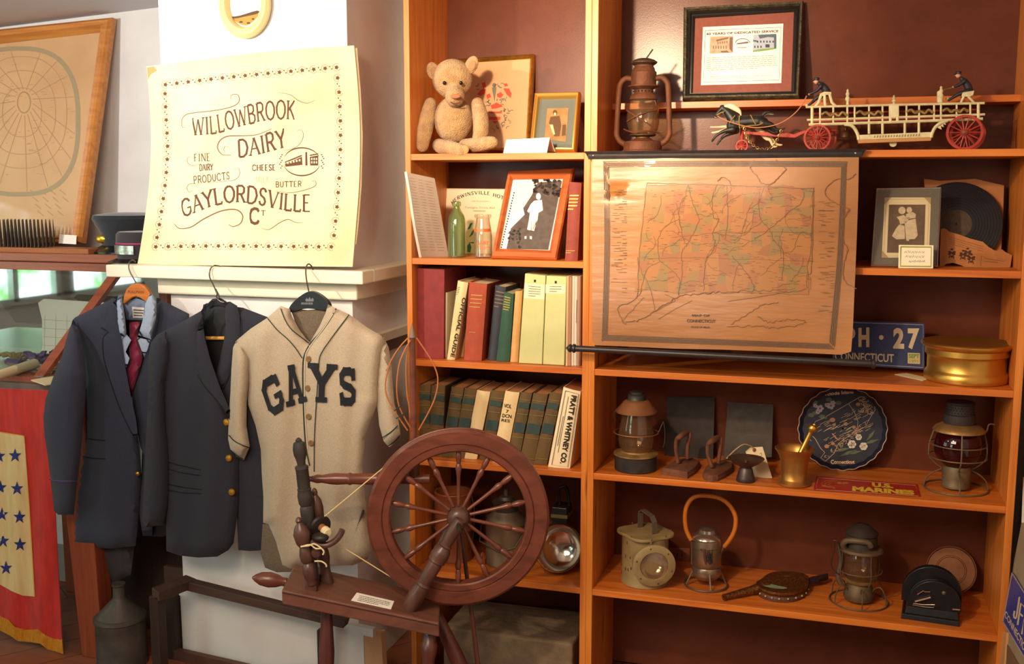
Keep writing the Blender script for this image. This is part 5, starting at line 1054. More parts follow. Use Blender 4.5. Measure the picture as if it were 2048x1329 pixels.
for lab, q, lq, rows in (('pale green file box with two paper labels on the third shelf', [(755, 82), (880, 96), (858, 634), (716, 622)], [(752, 140), (876, 152), (872, 240), (748, 232)], 5), ('pale green file box with one paper label right of its twin', [(884, 96), (1006, 102), (992, 642), (862, 634)], [(880, 148), (1000, 150), (998, 206), (878, 202)], 3)):
    p = [at(*c, .03) for c in zb(q)]; p[2].z = p[3].z = z3
    o = thing('file_box', lab, 'file box', (p[2] + p[3]) / 2, G3); b = MB(); b.prism(p, V((0, .22, 0))); b.build('box', M_box, o, smooth=0, bevel=.002)
    sb = PY(.03); decal('paper_label', [zb(lq)], sb, mat('label_cream', 'e8d8b0', .7), o)
    f = bil(zb(lq)); decal('label_print', scribble([f(.2, .1), f(.8, .1), f(.8, .9), f(.2, .9)], rows, .25, 4), sb, M_ink, o, .0014)
    decal('stamp', [[(a[0] + dx, a[1] + dy) for dx, dy in ((-2, -5), (2, -5), (2, 0), (-2, 0))] for a in [f(.5, -.12)]], sb, M_ink, o, .0014)
for i, (x0, x1, yt, c, lab) in enumerate(((1008, 1024, 98, 'd8b48c', 'thin buff booklet just right of the pale green boxes'), (1026, 1040, 100, 'b89070', 'thin brown booklet, second from the pale green boxes'), (1042, 1058, 98, 'e8ddcc', 'thin white booklet, third from the pale green boxes'), (1060, 1074, 100, 'efe6da', 'thin white booklet with spine print, fourth from the pale green boxes'), (1076, 1094, 98, 'b08c78', 'thin mauve booklet at the right end of the third shelf'))):
    o, s_ = bookmesh(lab, zb([(x0, yt), (x1, yt), (x1 - 4, 646), (x0 - 8, 645)]), .03 + .004 * i, .2, mat('booklet_%d' % i, c, .6), G3, 'e8dcc4', 'booklet', .0008, .0005, zmin=z3)
    if i == 3: decal('spine_lettering', scribble(zb([(1066, 225), (1071, 225), (1066, 400), (1061, 400)]), 1, .8, 4), s_, M_ink, o)
# ---- fourth shelf: the run of volumes
G4 = 'old volumes on the fourth shelf'; z4_ = S[4] + .0008
M_vol = mat('book_olive', '6a4e2a', .75, c2='57462a', vs=16, bump=.12, bs=300); M_band = mat('book_teal_band', '2a3e42', .75, c2='34443c', vs=30)
ord_ = ['first', 'second', 'third', 'fourth', 'fifth', 'sixth', 'seventh', 'eighth', 'ninth', 'tenth']
vols = [((115, 752), (186, 757), (180, 1170), (112, 1165), 0), ((190, 755), (272, 764), (258, 1185), (178, 1178), 0), ((312, 766), (386, 777), (322, 1200), (246, 1190), 0), ((392, 772), (464, 782), (392, 1208), (318, 1200), 0), ((466, 786), (546, 797), (464, 1236), (388, 1224), 1), ((552, 786), (632, 797), (552, 1222), (478, 1212), 0), ((637, 790), (722, 802), (640, 1232), (556, 1222), 1), ((729, 798), (798, 806), (716, 1240), (644, 1232), 0), ((806, 804), (893, 816), (806, 1248), (720, 1238), 0), ((906, 798), (975, 811), (886, 1250), (806, 1242), 0)]
desc = ['dull olive volume at the far left of the fourth shelf behind the distaff cage', 'dull olive volume second from the left on the fourth shelf', 'brown banded volume third from the left on the fourth shelf', 'brown banded volume just left of the plain cream volume', 'plain cream paper-covered volume without lettering on the fourth shelf', 'brown banded volume standing between the two cream volumes', 'cream paper-covered volume with handwritten VOL 7 on its spine', 'brown banded volume just right of the handwritten cream volume', 'brown banded volume second to the right of the handwritten cream volume', 'brown banded volume just left of the white trade catalogue']
for i, (a, b_, c, d, w_) in enumerate(vols):
    q = zb([a, b_, c, d]); o, s_ = bookmesh(desc[i], q, .05, .17, mat('cream_wrapper', 'e4c898', .75, c2='d8b884', vs=14) if w_ else M_vol, G4, 'b07848', zmin=z4_)
    f = bil(q)
    if not w_:
        for v0, v1 in ((.14, .22), (.42, .56)): decal('spine_band', [[f(.06, v0), f(.94, v0), f(.94, v1), f(.06, v1)]], s_, M_band, o)
        decal('spine_rule', [[f(.05, v), f(.95, v), f(.95, v + .008), f(.05, v + .008)] for v in (.1, .3, .62, .9)], s_, mat('dull_gilt', '7a6a34', .6), o)
    elif i == 6:
        hw = text('VOL', [f(.1, .18), f(.62, .18), f(.62, .235), f(.1, .235)], .02) + text('7', [f(.3, .26), f(.5, .26), f(.5, .305), f(.3, .305)], .02) + text('DCN', [f(.1, .32), f(.75, .32), f(.75, .37), f(.1, .37)], .02) + text('RES', [f(.1, .39), f(.7, .39), f(.7, .43), f(.1, .43)], .02)
        decal('handwriting', hw, s_, M_ink, o)
q = zb([(988, 768), (1092, 796), (1026, 1274), (894, 1256)])
o, s_ = bookmesh('white trade catalogue lettered PRATT & WHITNEY CO. at the right end of the fourth shelf', q, .03, .16, mat('catalogue_white', 'ecd8b4', .7, c2='e2caa2', vs=12), G4, 'a8602c', zmin=z4_, board=.002)
f = bil(q); t0, t1 = f(.66, .07), f(.62, .93)
decal('spine_lettering', text('PRATT & WHITNEY CO.', vert_text('', t0, t1, 11), .045), s_, M_ink, o)
decal('spine_border', ribbon([f(.14, .04), f(.9, .04), f(.88, .96), f(.14, .96), f(.14, .04)], 1), s_, M_ink, o)
t0, t1 = f(.36, .1), f(.33, .8); decal('spine_small_print', ribbon([t0, t1], .9) + ribbon([f(.27, .35), f(.25, .72)], .9), s_, M_ink, o)
# ---- fifth shelf: copper can, milk pail, headlamp ; stone in the bottom bay
def at_shelf(x, y, k): return atz(x, y, S[k])
c0 = on(908, .14, S[5]); s_ = mpp(c0)
o = thing('copper_can', 'copper coloured cylinder can standing behind the spinning wheel', 'can', c0)
turn('can_body', c0, [(36, 0), (38, 1), (38, 6), (37, 8), (37, 60), (38.5, 62), (37, 64), (37, 134), (38.5, 136), (37.5, 138), (34, 138), (34, 120), (0, 118)], s_, mat('dull_copper', 'a05c38', .5, .5, c2='8a4c2c', vs=14), o, 36)
for sx in (-1, 1):
    b = MB(); b.tube([c0 + V((sx * 38 * s_, 0, 130 * s_)), c0 + V((sx * 43 * s_, 0, 110 * s_)), c0 + V((sx * 44 * s_, -.01, 60 * s_)), c0 + V((sx * 40 * s_, -.01, 30 * s_))], .0018, 6); b.build('bail_wire', M_wire, o)
c0 = on(1012, .15, S[5]); s_ = mpp(c0)
o = thing('milk_pail', 'dented grey milk pail with a bail handle behind the spinning wheel', 'pail', c0)
M_gal = mat('galvanised', '8c7a62', .5, .55, c2='6e5e4c', vs=14, bump=.08, bs=30)
turn('pail_body', c0, [(38, 0), (41, 1), (41.5, 4), (40, 7), (40, 82), (41.5, 84), (40, 88), (36, 96), (28, 103), (25, 108)], s_, M_gal, o, 36)
turn('funnel_neck', c0, [(24, 106), (25, 118), (27, 124), (28, 125), (26, 126), (15, 130), (13, 136), (5, 138), (5, 150), (3, 152)], s_, mat('dark_galvanised', '544c44', .5, .6), o, 30)
b = MB(); b.tube([c0 + V((-41 * s_, 0, 80 * s_)), c0 + V((-48 * s_, -.02, 75 * s_)), c0 + V((-44 * s_, -.055, 50 * s_)), c0 + V((0, -.075, 36 * s_)), c0 + V((30 * s_, -.06, 45 * s_)), c0 + V((41 * s_, -.02, 70 * s_))], .0022, 8); b.build('bail', M_wire, o)
b = MB(); b.tube(cat_rom([c0 + V((-44 * s_, -.045, 2 * s_)), c0 + V((-41 * s_, -.055, 14 * s_)), c0 + V((-39 * s_, -.05, 26 * s_)), c0 + V((-36 * s_, -.05, 4 * s_))], 4), .004, 8); b.build('grip', mat('red_grip', '9a4426', .6), o)
hl = thing('headlamp', 'chrome reflector lamp lying against a small black battery box', 'lamp', at(1118, 1140, .12))
ha_ = at(1116, 1096, .09); hx = (WN * .0 + (CAM - ha_).normalized() * .9 + V((.25, 0, -.1))).normalized(); s_ = mpp(ha_)
M_chr = mat('chrome', 'd8d2c8', .14, 1)
b = MB(); b.lathe(ha_, [(47 * s_, .012), (49 * s_, .008), (49 * s_, -.002), (46 * s_, .004), (40 * s_, -.012), (28 * s_, -.026), (14 * s_, -.036), (0, -.04)], 40, hx, cap=False); b.build('reflector', M_chr, hl)
b = MB(); b.lathe(ha_, [(49.5 * s_, .006), (46 * s_, -.02), (30 * s_, -.045), (12 * s_, -.055), (0, -.056)], 40, hx, cap=False); b.build('shell', mat('nickel_shell', '8a8278', .35, .9), hl)
b = MB(); b.ell(ha_ - hx * .028, .008, .008, .008, 12, 8); b.build('bulb', M_cg, hl)
bx0, bx1 = on(1106, .2, S[5]), on(1136, .2, S[5]); b = MB(); b.box(bx0.x, bx1.x, .18, .25, S[5], S[5] + .19); b.build('battery_box', mat('black_tin', '1e1a1a', .4), hl, smooth=0, bevel=.003)
b = MB(); b.box(bx0.x - .002, bx1.x + .002, .178, .252, S[5] + .155, S[5] + .166); b.build('box_band', mat('brass_band', 'b09a6a', .3, .8), hl, smooth=0)
b = MB(); b.tube(cat_rom([V((bx0.x + .02, .21, S[5] + .19)), V((bx0.x + .015, .21, S[5] + .24)), V((bx1.x - .01, .21, S[5] + .25)), V((bx1.x, .21, S[5] + .19))], 5), .005, 8); b.build('box_handle', mat('black_tin', '1e1a1a'), hl)
M_st = mat('grey_brown_stone', '8a7258', .95, c2='6e5c4a', vs=18, bump=.5, bs=40)
p = [at(885, 1256, .02), at(1145, 1290, .02)]
b = MB(); zt = on(1020, .02, .2).z; zt = at(1020, 1273, .02).z; x0, x1 = p[0].x, p[1].x
b.hexa([V((x0, .02, .0)), V((x1, .02, .0)), V((x1 + .01, .27, .0)), V((x0, .27, .0)), V((x0, .025, zt)), V((x1, .02, zt)), V((x1 + .005, .27, zt + .004)), V((x0, .27, zt))])
o = b.build('stone_block', M_st, None, smooth=0, bevel=.008); tag(o, 'rough grey-brown stone block on the floor of the narrower bookcase', 'stone')
# ================================================================== RIGHT BAY, upper rows
zr = lambda l: [(1200 + x / 4.152, y / 4.152) for x, y in l]
zt_ = lambda l: [(1400 + x / 8.861, 30 + y / 8.861) for x, y in l]
zm = lambda l: [(1400 + x / 3.413, 120 + y / 3.413) for x, y in l]
zg = lambda l: [(1400 + x / 6.827, 130 + y / 6.827) for x, y in l]
zk = lambda l: [(1680 + x / 6.4, 130 + y / 6.4) for x, y in l]
zq = lambda l: [(1140 + x / 2.953, 290 + y / 2.953) for x, y in l]
zf = lambda l: [(1730 + x / 6.827, 370 + y / 6.827) for x, y in l]
zn = lambda l: [(1640 + x / 3.02, 340 + y / 3.02) for x, y in l]
M_rust = mat('rusty_tin', '6e4028', .7, .3, c2='54301f', vs=26, bump=.2, bs=120)
M_rustd = mat('dark_rusty_tin', '4c3828', .65, .4, c2='4a3628', vs=26, bump=.15, bs=120)
M_globe = glass('smoky_globe', 'e0cdb4', 1.2, .06, '9a7858', .13)
# ---- hurricane lantern
LY = .12; c0 = on(1285, LY, S[1]); s_ = mpp(c0)
ln = thing('hurricane_lantern', 'rusty tin hurricane lantern with side tubes on the top shelf by the framed certificate', 'lantern', c0)
turn('tank', c0, [(36, 0), (41, 2), (41, 5), (38, 7), (38, 20), (36, 23), (20, 26), (15, 30)], s_, M_rust, ln, 36)
turn('burner', c0, [(13, 28), (14, 32), (11, 38), (8, 42)], s_, mat('brass_burner', 'b08840', .4, .8), ln, 24)
turn('globe_plate', c0, [(22, 33), (26, 35), (26, 37), (10, 38)], s_, M_rustd, ln, 30)
turn('glass_globe', c0, [(24, 37), (29, 46), (32, 60), (32.5, 72), (31, 86), (28, 98), (24, 108)], s_, M_globe, ln, 36)
turn('chimney', c0, [(28, 105), (26, 112), (19, 118), (19, 124), (26, 128), (31.5, 130), (31, 132), (25, 133), (25, 158), (22, 161), (21, 166), (19, 168), (19, 174)], s_, M_rust, ln, 36)
turn('cap', c0, [(21, 172), (26, 176), (26, 178), (20, 182), (10, 185), (0, 186)], s_, M_rustd, ln, 36)
b = MB()
for i in range(9):
    a = PI + PI * (i + .5) / 9; p = c0 + V((19.4 * s_ * math.cos(a), 19.4 * s_ * math.sin(a), 121 * s_)); b.ell(p, .0026, .0026, .003, 8, 6)
b.build('vent_hole_row', M_ink, ln)
for sx in (-1, 1):
    b = MB(); pts = [(24, 146), (36, 147), (46, 138), (49, 125), (51, 90), (53, 45), (52, 34), (46, 24), (36, 18)]
    b.tube(cat_rom([c0 + V((sx * x * s_, 0, z * s_)) for x, z in pts], 6), 5.6 * s_, 14); b.build('side_tube', M_rust, ln)
for pts in ([(-28, 62), (0, 74), (30, 84)], [(-30, 84), (0, 66), (28, 48)], [(-38, 48), (-28, 44), (-12, 40), (14, 42), (34, 40), (44, 44)]):
    b = MB(); b.tube(cat_rom([c0 + V((x * s_, -math.sqrt(max(0, 34 ** 2 - x * x)) * s_ - .004, z * s_)) for x, z in pts], 6), .0022, 6); b.build('guard_wire', M_rust, ln)
b = MB(); b.tube([c0 + V((4 * s_, 0, 184 * s_)), c0 + V((17 * s_, 0, 202 * s_))], .0022, 8); b.build('bail_end', M_rustd, ln)
# ---- certificate
scf = lean(zr([(690, 840)])[0], zr([(1655, 820)])[0], zr([(700, 75)])[0], .235, .318)
cf = thing('framed_certificate', 'certificate headed 40 YEARS OF DEDICATED SERVICE in a carved dark frame on the rear ledge', 'framed certificate', on(1490, .25, 1.848))
M_cfr = mat('carved_dark_frame', '3a3226', .5, .2, c2='5a5038', vs=45, bump=.5, bs=90)
O4 = zr([(700, 75), (1692, 25), (1655, 822), (690, 842)]); M4 = zr([(738, 108), (1660, 62), (1625, 790), (724, 806)]); I4 = zr([(790, 155), (1610, 102), (1588, 760), (770, 775)])
picframe('carved_frame', O4, M4, scf, [(0, .012), (.3, .02), (.7, .02), (1, .012)], M_cfr, cf)
picframe('inner_frame', M4, I4, scf, [(0, .012), (.35, .016), (.5, .008), (.75, .009), (1, .003)], mat('black_frame', '211e1c', .4), cf)
sheet('mat_board', [(a[0] + dx, a[1] + dy) for a, dx, dy in zip(I4, (-2, 2, 2, -2), (-2, -2, 2, 2))], scf, mat('mauve_mat', '8a4c40', .7, c2='824638', vs=80), cf, .002, .001)
pq = zr([(855, 225), (1522, 196), (1505, 690), (838, 708)]); decal('paper', [pq], scf, mat('certificate_white', 'f6ece0', .6, coat=.1), cf, .0022)
f = bil(pq); decal('border_line', ribbon([f(.03, .06), f(.97, .06), f(.97, .95), f(.03, .95), f(.03, .06)], .9), scf, mat('grey_line', '6a6458', .6), cf, .003)
decal('heading', text('40 YEARS OF DEDICATED SERVICE', zt_([(108, 318), (1392, 264), (1390, 306), (108, 360)]), .03), scf, mat('heading_brown', '4c3a34', .6), cf, .003)
decal('old_photo', [zt_([(180, 385), (585, 370), (580, 670), (170, 685)])], scf, mat('old_photo_sepia', 'c8a890', .6, c2='b08c74', vs=90), cf, .003)
decal('old_photo_house', [zt_(l) for l in ([(285, 440), (505, 390), (500, 420), (290, 470)], [(525, 400), (580, 390), (575, 660), (520, 600)], [(360, 640), (480, 630), (520, 665), (380, 665)])] + [zt_(box4(310 + i * 40, 475 - i * 4, 325 + i * 40, 515 - i * 4)) for i in range(5)] + [zt_(box4(230 + i * 45, 545, 245 + i * 45, 600)) for i in range(6)], scf, mat('old_photo_dark', '7a5a4a', .6), cf, .0036)
decal('new_photo', [zt_([(945, 350), (1350, 335), (1352, 590), (935, 655)])], scf, mat('photo_blue_grey', 'a8b0c0', .6), cf, .003)
decal('new_photo_trees', [zt_(l) for l in ([(1030, 350), (1350, 335), (1352, 400), (1200, 390), (1060, 420)], [(1310, 390), (1352, 380), (1352, 580), (1312, 590)], [(940, 440), (1010, 450), (1010, 480), (940, 470)])], scf, mat('photo_slate', '55606e', .6), cf, .0036)
decal('new_photo_windows', [zt_(box4(1010 + i * 55, 455, 1030 + i * 55, 490)) for i in range(6)] + [zt_(box4(960 + i * 55, 545, 980 + i * 55, 582)) for i in range(3)] + [zt_(box4(1160, 520, 1230, 575))], scf, mat('photo_navy', '3a4450', .6), cf, .0042)
decal('new_photo_lawn', [zt_([(940, 630), (1060, 605), (1352, 580), (1352, 600), (1100, 640), (936, 655)])], scf, mat('photo_green', '7a9a50', .6), cf, .0036)
em = ribbon(zt_([(755 + 125 * math.cos(t), 495 + 75 * math.sin(t)) for t in [PI + PI * i / 14 for i in range(15)]]), 1.4) + [zt_([(650, 500), (850, 470), (860, 500), (650, 520)])] + text('1971 - 2011', zt_([(655, 560), (850, 558), (850, 585), (655, 590)])) * 0
decal('emblem', em, scf, mat('emblem_grey', '6a5450', .6), cf, .003); decal('emblem_dates', scribble(zt_([(655, 560), (850, 556), (850, 592), (655, 596)]), 1, .5, 2), scf, mat('emblem_pink', 'b89080', .6), cf, .003)
decal('body_text', scribble(zt_([(108, 745), (1370, 700), (1370, 940), (108, 1000)]), 7, .3, 12) + scribble(zt_([(160, 1080), (1280, 1060), (1280, 1110), (160, 1140)]), 2, .25, 6), scf, mat('text_tan', 'b09a88', .6), cf, .003)
# ---- toy ladder wagon
WY, WY2 = .075, .15
tw = thing('toy_wagon', 'cast iron toy ladder wagon drawn by galloping horses on the top right shelf', 'toy', on(1720, .11, S[1]))
M_wht = mat('cream_cast_iron', 'd8cca0', .5, .1, c2='c4b68a', vs=60, bump=.15, bs=150); M_redp = mat('red_paint', 'b03424', .5, c2='8e2a1c', vs=50); M_gld = mat('tarnished_gold', '9a8450', .5, .5, c2='7a683c', vs=80)
M_cst = mat('black_cast_iron', '1e1c1c', .45, .2, c2='2a2724', vs=60)
wp_ = on(1720, WY, S[1]); ws = mpp(wp_)
def bars(name, segs, Ys, m, r, par=tw, n=8):
    b = MB()
    for pts in segs:
        for Y in Ys: tpx(pts, r, Y, b, n)
    return b.build(name, m, par)
for Y, nm in ((WY, 'near'), (WY2, 'far')):
    bars('side_rail', [zm([(722, 322), (1320, 307), (1942, 295)])], [Y], M_wht, 2.4); bars('side_rail', [zm([(730, 410), (1320, 392), (1945, 372)])], [Y], M_wht, 2.2); bars('side_rail', [zm([(742, 442), (1320, 424), (1930, 402)])], [Y], M_wht, 3)
    for x in (765, 820, 910, 1006, 1056, 1154, 1246, 1300, 1348, 1410, 1496, 1598, 1645, 1752, 1845, 1900):
        y0 = 322 - (x - 722) * .022; y1 = 441 - (x - 742) * .0335; bars('stanchion', [zm([(x, y0), (x, y1)])], [Y], M_wht, 2 if x not in (1300, 1348, 765, 1900) else 3)
bars('cross_rail', [[(zm([(x, 380)])[0])] * 2 for x in ()], [WY], M_wht, 1) if False else None
b = MB(); q = [at(*c, WY) for c in zm([(760, 425), (1920, 385)])]; dpt = V((0, WY2 - WY, 0)); h = V((0, 0, .004)); b.hexa([q[0], q[1], q[1] + dpt, q[0] + dpt, q[0] + h, q[1] + h, q[1] + dpt + h, q[0] + dpt + h]); b.build('bed', M_redp, tw, smooth=0)
bars('ladder', [zm([(770, 368), (1900, 340)])], [WY + .03, WY + .05], M_redp, 2)
for a, c in ((830, 1002), (1064, 1246), (1410, 1590), (1655, 1830)):
    m_ = (a + c) / 2; yy = 372 - (m_ - 900) * .03
    bars('scroll_ornament', [sm(zm([(a, yy + 4), (a + 30, yy - 14), (a + 60, yy + 8), (m_, yy - 6), (c - 55, yy + 10), (c - 30, yy - 14), (c, yy + 8)]), 4)], [WY - .003], M_gld, 2.6)
def fin(x, y0, y1, k=1):
    a, c = at(*zm([(x, y0)])[0], WY + .01), at(*zm([(x, y1)])[0], WY + .01); d = c - a; b = MB(); b.lathe(a, [(r * ws * k, t * d.length) for r, t in ((6, 0), (6, .08), (3, .14), (2.6, .3), (5, .42), (4.5, .5), (2.6, .6), (4.2, .72), (2, .85), (2.6, .92), (.6, 1))], 14, d); b.build('finial', M_wht, tw)
fin(1008, 322, 198); fin(1324, 315, 240, .9); fin(1646, 305, 178)
b = MB(); q = P(PY(WY - .004), zm([(1290, 310), (1358, 308), (1358, 392), (1290, 394)])); b.prism(q, V((0, .02, 0))); b.build('centre_block', M_wht, tw, smooth=0, bevel=.001)
b = MB(); q = P(PY(WY + .006), zm([(1620, 215), (1642, 205), (1645, 290), (1620, 292)])); b.prism(q, V((0, .02, 0))); b.build('rear_bracket', M_wht, tw, smooth=0, bevel=.001)
# lower body
for pts in ([(985, 440), (1030, 446), (1060, 475), (1080, 520), (1082, 545)], [(1690, 415), (1640, 432), (1605, 462), (1585, 500), (1578, 530)]): [bars('curved_bracket', [sm(zm(pts), 5)], [Y], M_wht, 3.4) for Y in (WY, WY2)]
b = MB(); q = P(PY(WY - .002), zm([(1085, 512), (1580, 492), (1580, 528), (1085, 545)])); b.prism(q, V((0, WY2 - WY, 0))); b.build('tray', M_wht, tw, smooth=0, bevel=.001)
b = MB(); q = P(PY(WY - .004), zm([(1075, 545), (1582, 528), (1576, 552), (1082, 570)])); b.prism(q, V((0, WY2 - WY + .004, 0))); b.build('tray_base', mat('tan_cast_iron', 'b8824e', .5), tw, smooth=0, bevel=.001)
decal('tray_flutes', [zm(l) for l in [[(1190 + i * 19, 517 - i * .7), (1198 + i * 19, 517 - i * .7), (1194 + i * 19, 532 - i * .7), (1186 + i * 19, 532 - i * .7)] for i in range(17)]], PY(WY - .002), M_gld, tw, .001)
for x in (1154, 1246, 1398, 1494): bars('lower_post', [zm([(x, 428 - (x - 1150) * .03), (x, 505)])], [WY], M_wht, 2.6)
b = MB(); q = PY(WY + .02)(*zm([(1318, 570)])[0]); b.lathe(q, [(0, -.004), (7 * ws, -.003), (7 * ws, .003), (0, .004)], 18, V((0, -1, 0))); b.build('disc', M_wht, tw)
for i in range(5):
    pass
b = MB(); lf = [zm([(1620 + i * 16, 462 - i * 13), (1640 + i * 16, 440 - i * 10), (1650 + i * 14, 475 - i * 16)]) for i in range(4)]
for q in lf: b.prism(P(PY(WY), q), V((0, .006, 0)))
b.build('leaf_bracket', M_wht, tw, smooth=0)
# bell
a = at(*zm([(990, 545)])[0], WY + .03); b = MB(); b.lathe(a, [(16 * ws, 0), (15 * ws, 1.5 * ws), (10 * ws, 5 * ws), (8.5 * ws, 14 * ws), (5 * ws, 18 * ws), (1.5 * ws, 19 * ws), (1.5 * ws, 27 * ws)], 20); b.build('bell', mat('dark_bronze', '5a3a26', .45, .6), tw)
# wheels
def toy_wheel(x, y, r, Y, n, name='wheel'):
    c = at(x, y, Y); R_ = r * ws; b = MB(); b.lathe(c, [(R_ * .86, -.004), (R_, -.004), (R_, .004), (R_ * .86, .004), (R_ * .86, -.004)], 40, V((0, -1, 0)), cap=False); o = b.build(name, M_redp, tw)
    for i in range(n):
        a = 2 * PI * i / n; d = V((math.cos(a), 0, math.sin(a))); s2 = MB(); s2.tube([c + d * R_ * .08, c + d * R_ * .9], [R_ * .05, R_ * .035], 6); s2.build('spoke', M_redp, o)
    s2 = MB(); s2.lathe(c, [(R_ * .2, -.006), (R_ * .18, .006), (R_ * .08, .009), (0, .01)], 14, V((0, -1, 0))); s2.build('hub', mat('hub_brown', '7a3a28', .5), o)
fw = zm([(800, 538)])[0]; hw_ = zm([(1806, 502)])[0]
zfix = lambda r: None
for (x, y), r, Y, n in ((fw, 26.5, WY - .012, 16), ((fw[0] + 12, fw[1]), 26.5, WY2 + .012, 16), (hw_, 33.5, WY - .014, 14), ((hw_[0] + 6, hw_[1]), 33.5, WY2 + .014, 14)):
    p = at(x, y, Y); y_ = on(x, Y, S[1] + r * ws); toy_wheel(x, y + (p.z - y_.z) / ws, r, Y, n)
for Y in (WY - .0, WY + .05):
    c = at(*zm([(286, 570)])[0], Y); c.z = S[1] + 12.5 * ws
    b = MB(); b.lathe(c, [(10 * ws, -.003), (12.5 * ws, -.003), (12.5 * ws, .003), (10 * ws, .003), (10 * ws, -.003)], 24, V((0, -1, 0)), cap=False)
    for i in range(8):
        a = 2 * PI * i / 8; b.tube([c, c + V((math.cos(a), 0, math.sin(a))) * 10.5 * ws], .0016, 5)
    b.build('small_wheel', M_redp, tw)
bars('axle', [[(zm([(286, 568)])[0]), (zm([(286, 568)])[0][0] + .5, zm([(286, 568)])[0][1])]], [WY + .02], M_redp, 2)
b = MB(); a = at(*zm([(286, 560)])[0], WY + .025); b.tube([a, at(*zm([(288, 470)])[0], WY + .025)], 4 * ws, 8); b.build('caster_leg', M_redp, tw)
b = MB(); q = P(PY(WY + .02), zm([(290, 486), (420, 494), (560, 488), (640, 508), (690, 488), (722, 478), (726, 494), (690, 512), (650, 532), (560, 528), (420, 516), (300, 506)])); b.prism(q, V((0, .012, 0))); b.build('tongue', M_redp, tw, smooth=0, bevel=.001)
bars('front_axle', [zm([(720, 500), (930, 480)])], [WY + .04], M_redp, 3)
# horses
def chain_tube(pts, Y, b):
    p = [at(x, y, Y if len(t) < 2 else Y + t[1]) for (x, y), t in ((z[0], z[1:]) for z in pts)]
    return p
def horse(Y, m, dx, dy, legs, mane, nm):
    def T(l): return zg([(x + dx, y + dy) for x, y in l])
    b = MB()
    def tb_(pts, rs, off=0):
        p = cat_rom([at(x, y, Y + off) for x, y in T(pts)], 5); n = len(p); rr = []
        for i in range(n):
            t = i / (n - 1) * (len(rs) - 1); j = min(len(rs) - 2, int(t)); rr.append((rs[j] + (rs[j + 1] - rs[j]) * (t - j)) / 6.827 * ws)
        b.tube(p, rr, 12); b.ell(p[0], rr[0], rr[0], rr[0], 12, 8); b.ell(p[-1], rr[-1], rr[-1], rr[-1], 12, 8)
    tb_([(420, 830), (520, 790), (680, 770), (800, 770), (870, 780)], [62, 88, 86, 88, 66])
    tb_([(470, 790), (420, 700), (360, 630), (310, 590)], [85, 72, 55, 36]); tb_([(310, 585), (260, 640), (215, 695)], [42, 34, 22]); tb_([(285, 575), (268, 545)], [12, 4]); tb_([(310, 572), (300, 542)], [12, 4])
    for pts, rs, o_ in legs: tb_(pts, rs, o_)
    tb_([(880, 740), (850, 700), (890, 655), (940, 650), (1010, 672)], [14, 20, 26, 20, 5])
    o = b.build('horse', m, tw); rm = o.modifiers.new('blend', 'REMESH'); rm.mode = 'VOXEL'; rm.voxel_size = .0022; s2_ = o.modifiers.new('soft', 'SMOOTH'); s2_.iterations = 3
    b = MB(); p = cat_rom([at(x, y, Y - .004) for x, y in T([(330, 565), (400, 560), (480, 590), (540, 640), (560, 690)])], 5); n = len(p); b.tube(p, [(10 + 32 * math.sin(PI * min(1, i / (n - 1) * 1.1))) / 6.827 * ws for i in range(n)], 12); b.build('mane', mane, o); return o
L1 = [([(450, 880), (330, 905), (230, 960), (165, 1040)], [50, 28, 20, 16], -.008), ([(500, 900), (350, 960), (290, 1010), (235, 1085)], [45, 26, 19, 16], .006), ([(860, 800), (970, 820), (1040, 880), (1120, 880), (1160, 860)], [62, 40, 22, 16, 12], -.006), ([(850, 830), (930, 880), (1020, 930), (1090, 900)], [55, 36, 20, 15], .008)]
h1 = horse(WY + .0, M_cst, 0, 0, L1, mat('white_mane', 'd8cca8', .5), 'near')
L2 = [([(450, 850), (340, 880), (250, 905), (165, 918)], [48, 24, 18, 15], -.004), ([(470, 830), (350, 835), (250, 840), (145, 842)], [40, 22, 17, 15], .006), ([(800, 850), (900, 985), (960, 1020), (1000, 1105), (1050, 1105)], [60, 34, 24, 18, 14], -.004), ([(830, 850), (940, 960), (1040, 1070), (1120, 1085)], [55, 32, 20, 14], .006)]
h2 = horse(WY + .05, mat('white_horse_paint', 'd0c09a', .5, c2='bba97e', vs=40), 0, 8, L2, mat('dark_mane', '3a3028', .5), 'far')
M_str = mat('harness_gold', '8a7440', .5, .4)
bars('harness', [sm(zg([(540, 690), (535, 780), (545, 870)]), 4), sm(zg([(560, 850), (680, 830), (800, 820), (860, 790)]), 4), sm(zg([(690, 680), (720, 740), (760, 810)]), 4), sm(zg([(400, 800), (440, 740), (480, 690)]), 4), sm(zg([(230, 690), (280, 655), (330, 640)]), 4)], [WY - .017], M_str, 1.3, h1)
bars('reins', [sm(zm([(728, 245), (700, 300), (650, 362), (580, 415), (500, 448), (400, 462), (320, 455), (220, 428), (160, 405), (120, 384)]), 5)], [WY - .02], mat('rein_copper', 'b8744e', .5), 1.1)
def chainl(pts, Y, m, par):
    p = along(pts, 26); b = MB()
    for i in range(len(p) - 1):
        a, c = at(*p[i], Y), at(*p[i + 1], Y); mm = (a + c) / 2; d = (c - a); u = d.normalized(); w = V((0, 1, 0)) if i % 2 else u.cross(V((0, 1, 0))).normalized()
        b.tube([mm + u * d.length * .62 * math.cos(t) + w * .0034 * math.sin(t) for t in [2 * PI * k / 8 for k in range(8)]], .0009, 5, closed=True)
    return b.build('chain', m, par)
chainl(zm([(302, 462), (318, 520), (350, 570), (400, 604), (450, 608), (495, 590), (530, 540), (556, 478)]), WY - .024, mat('brass_chain', 'b89a5a', .4, .8), tw)
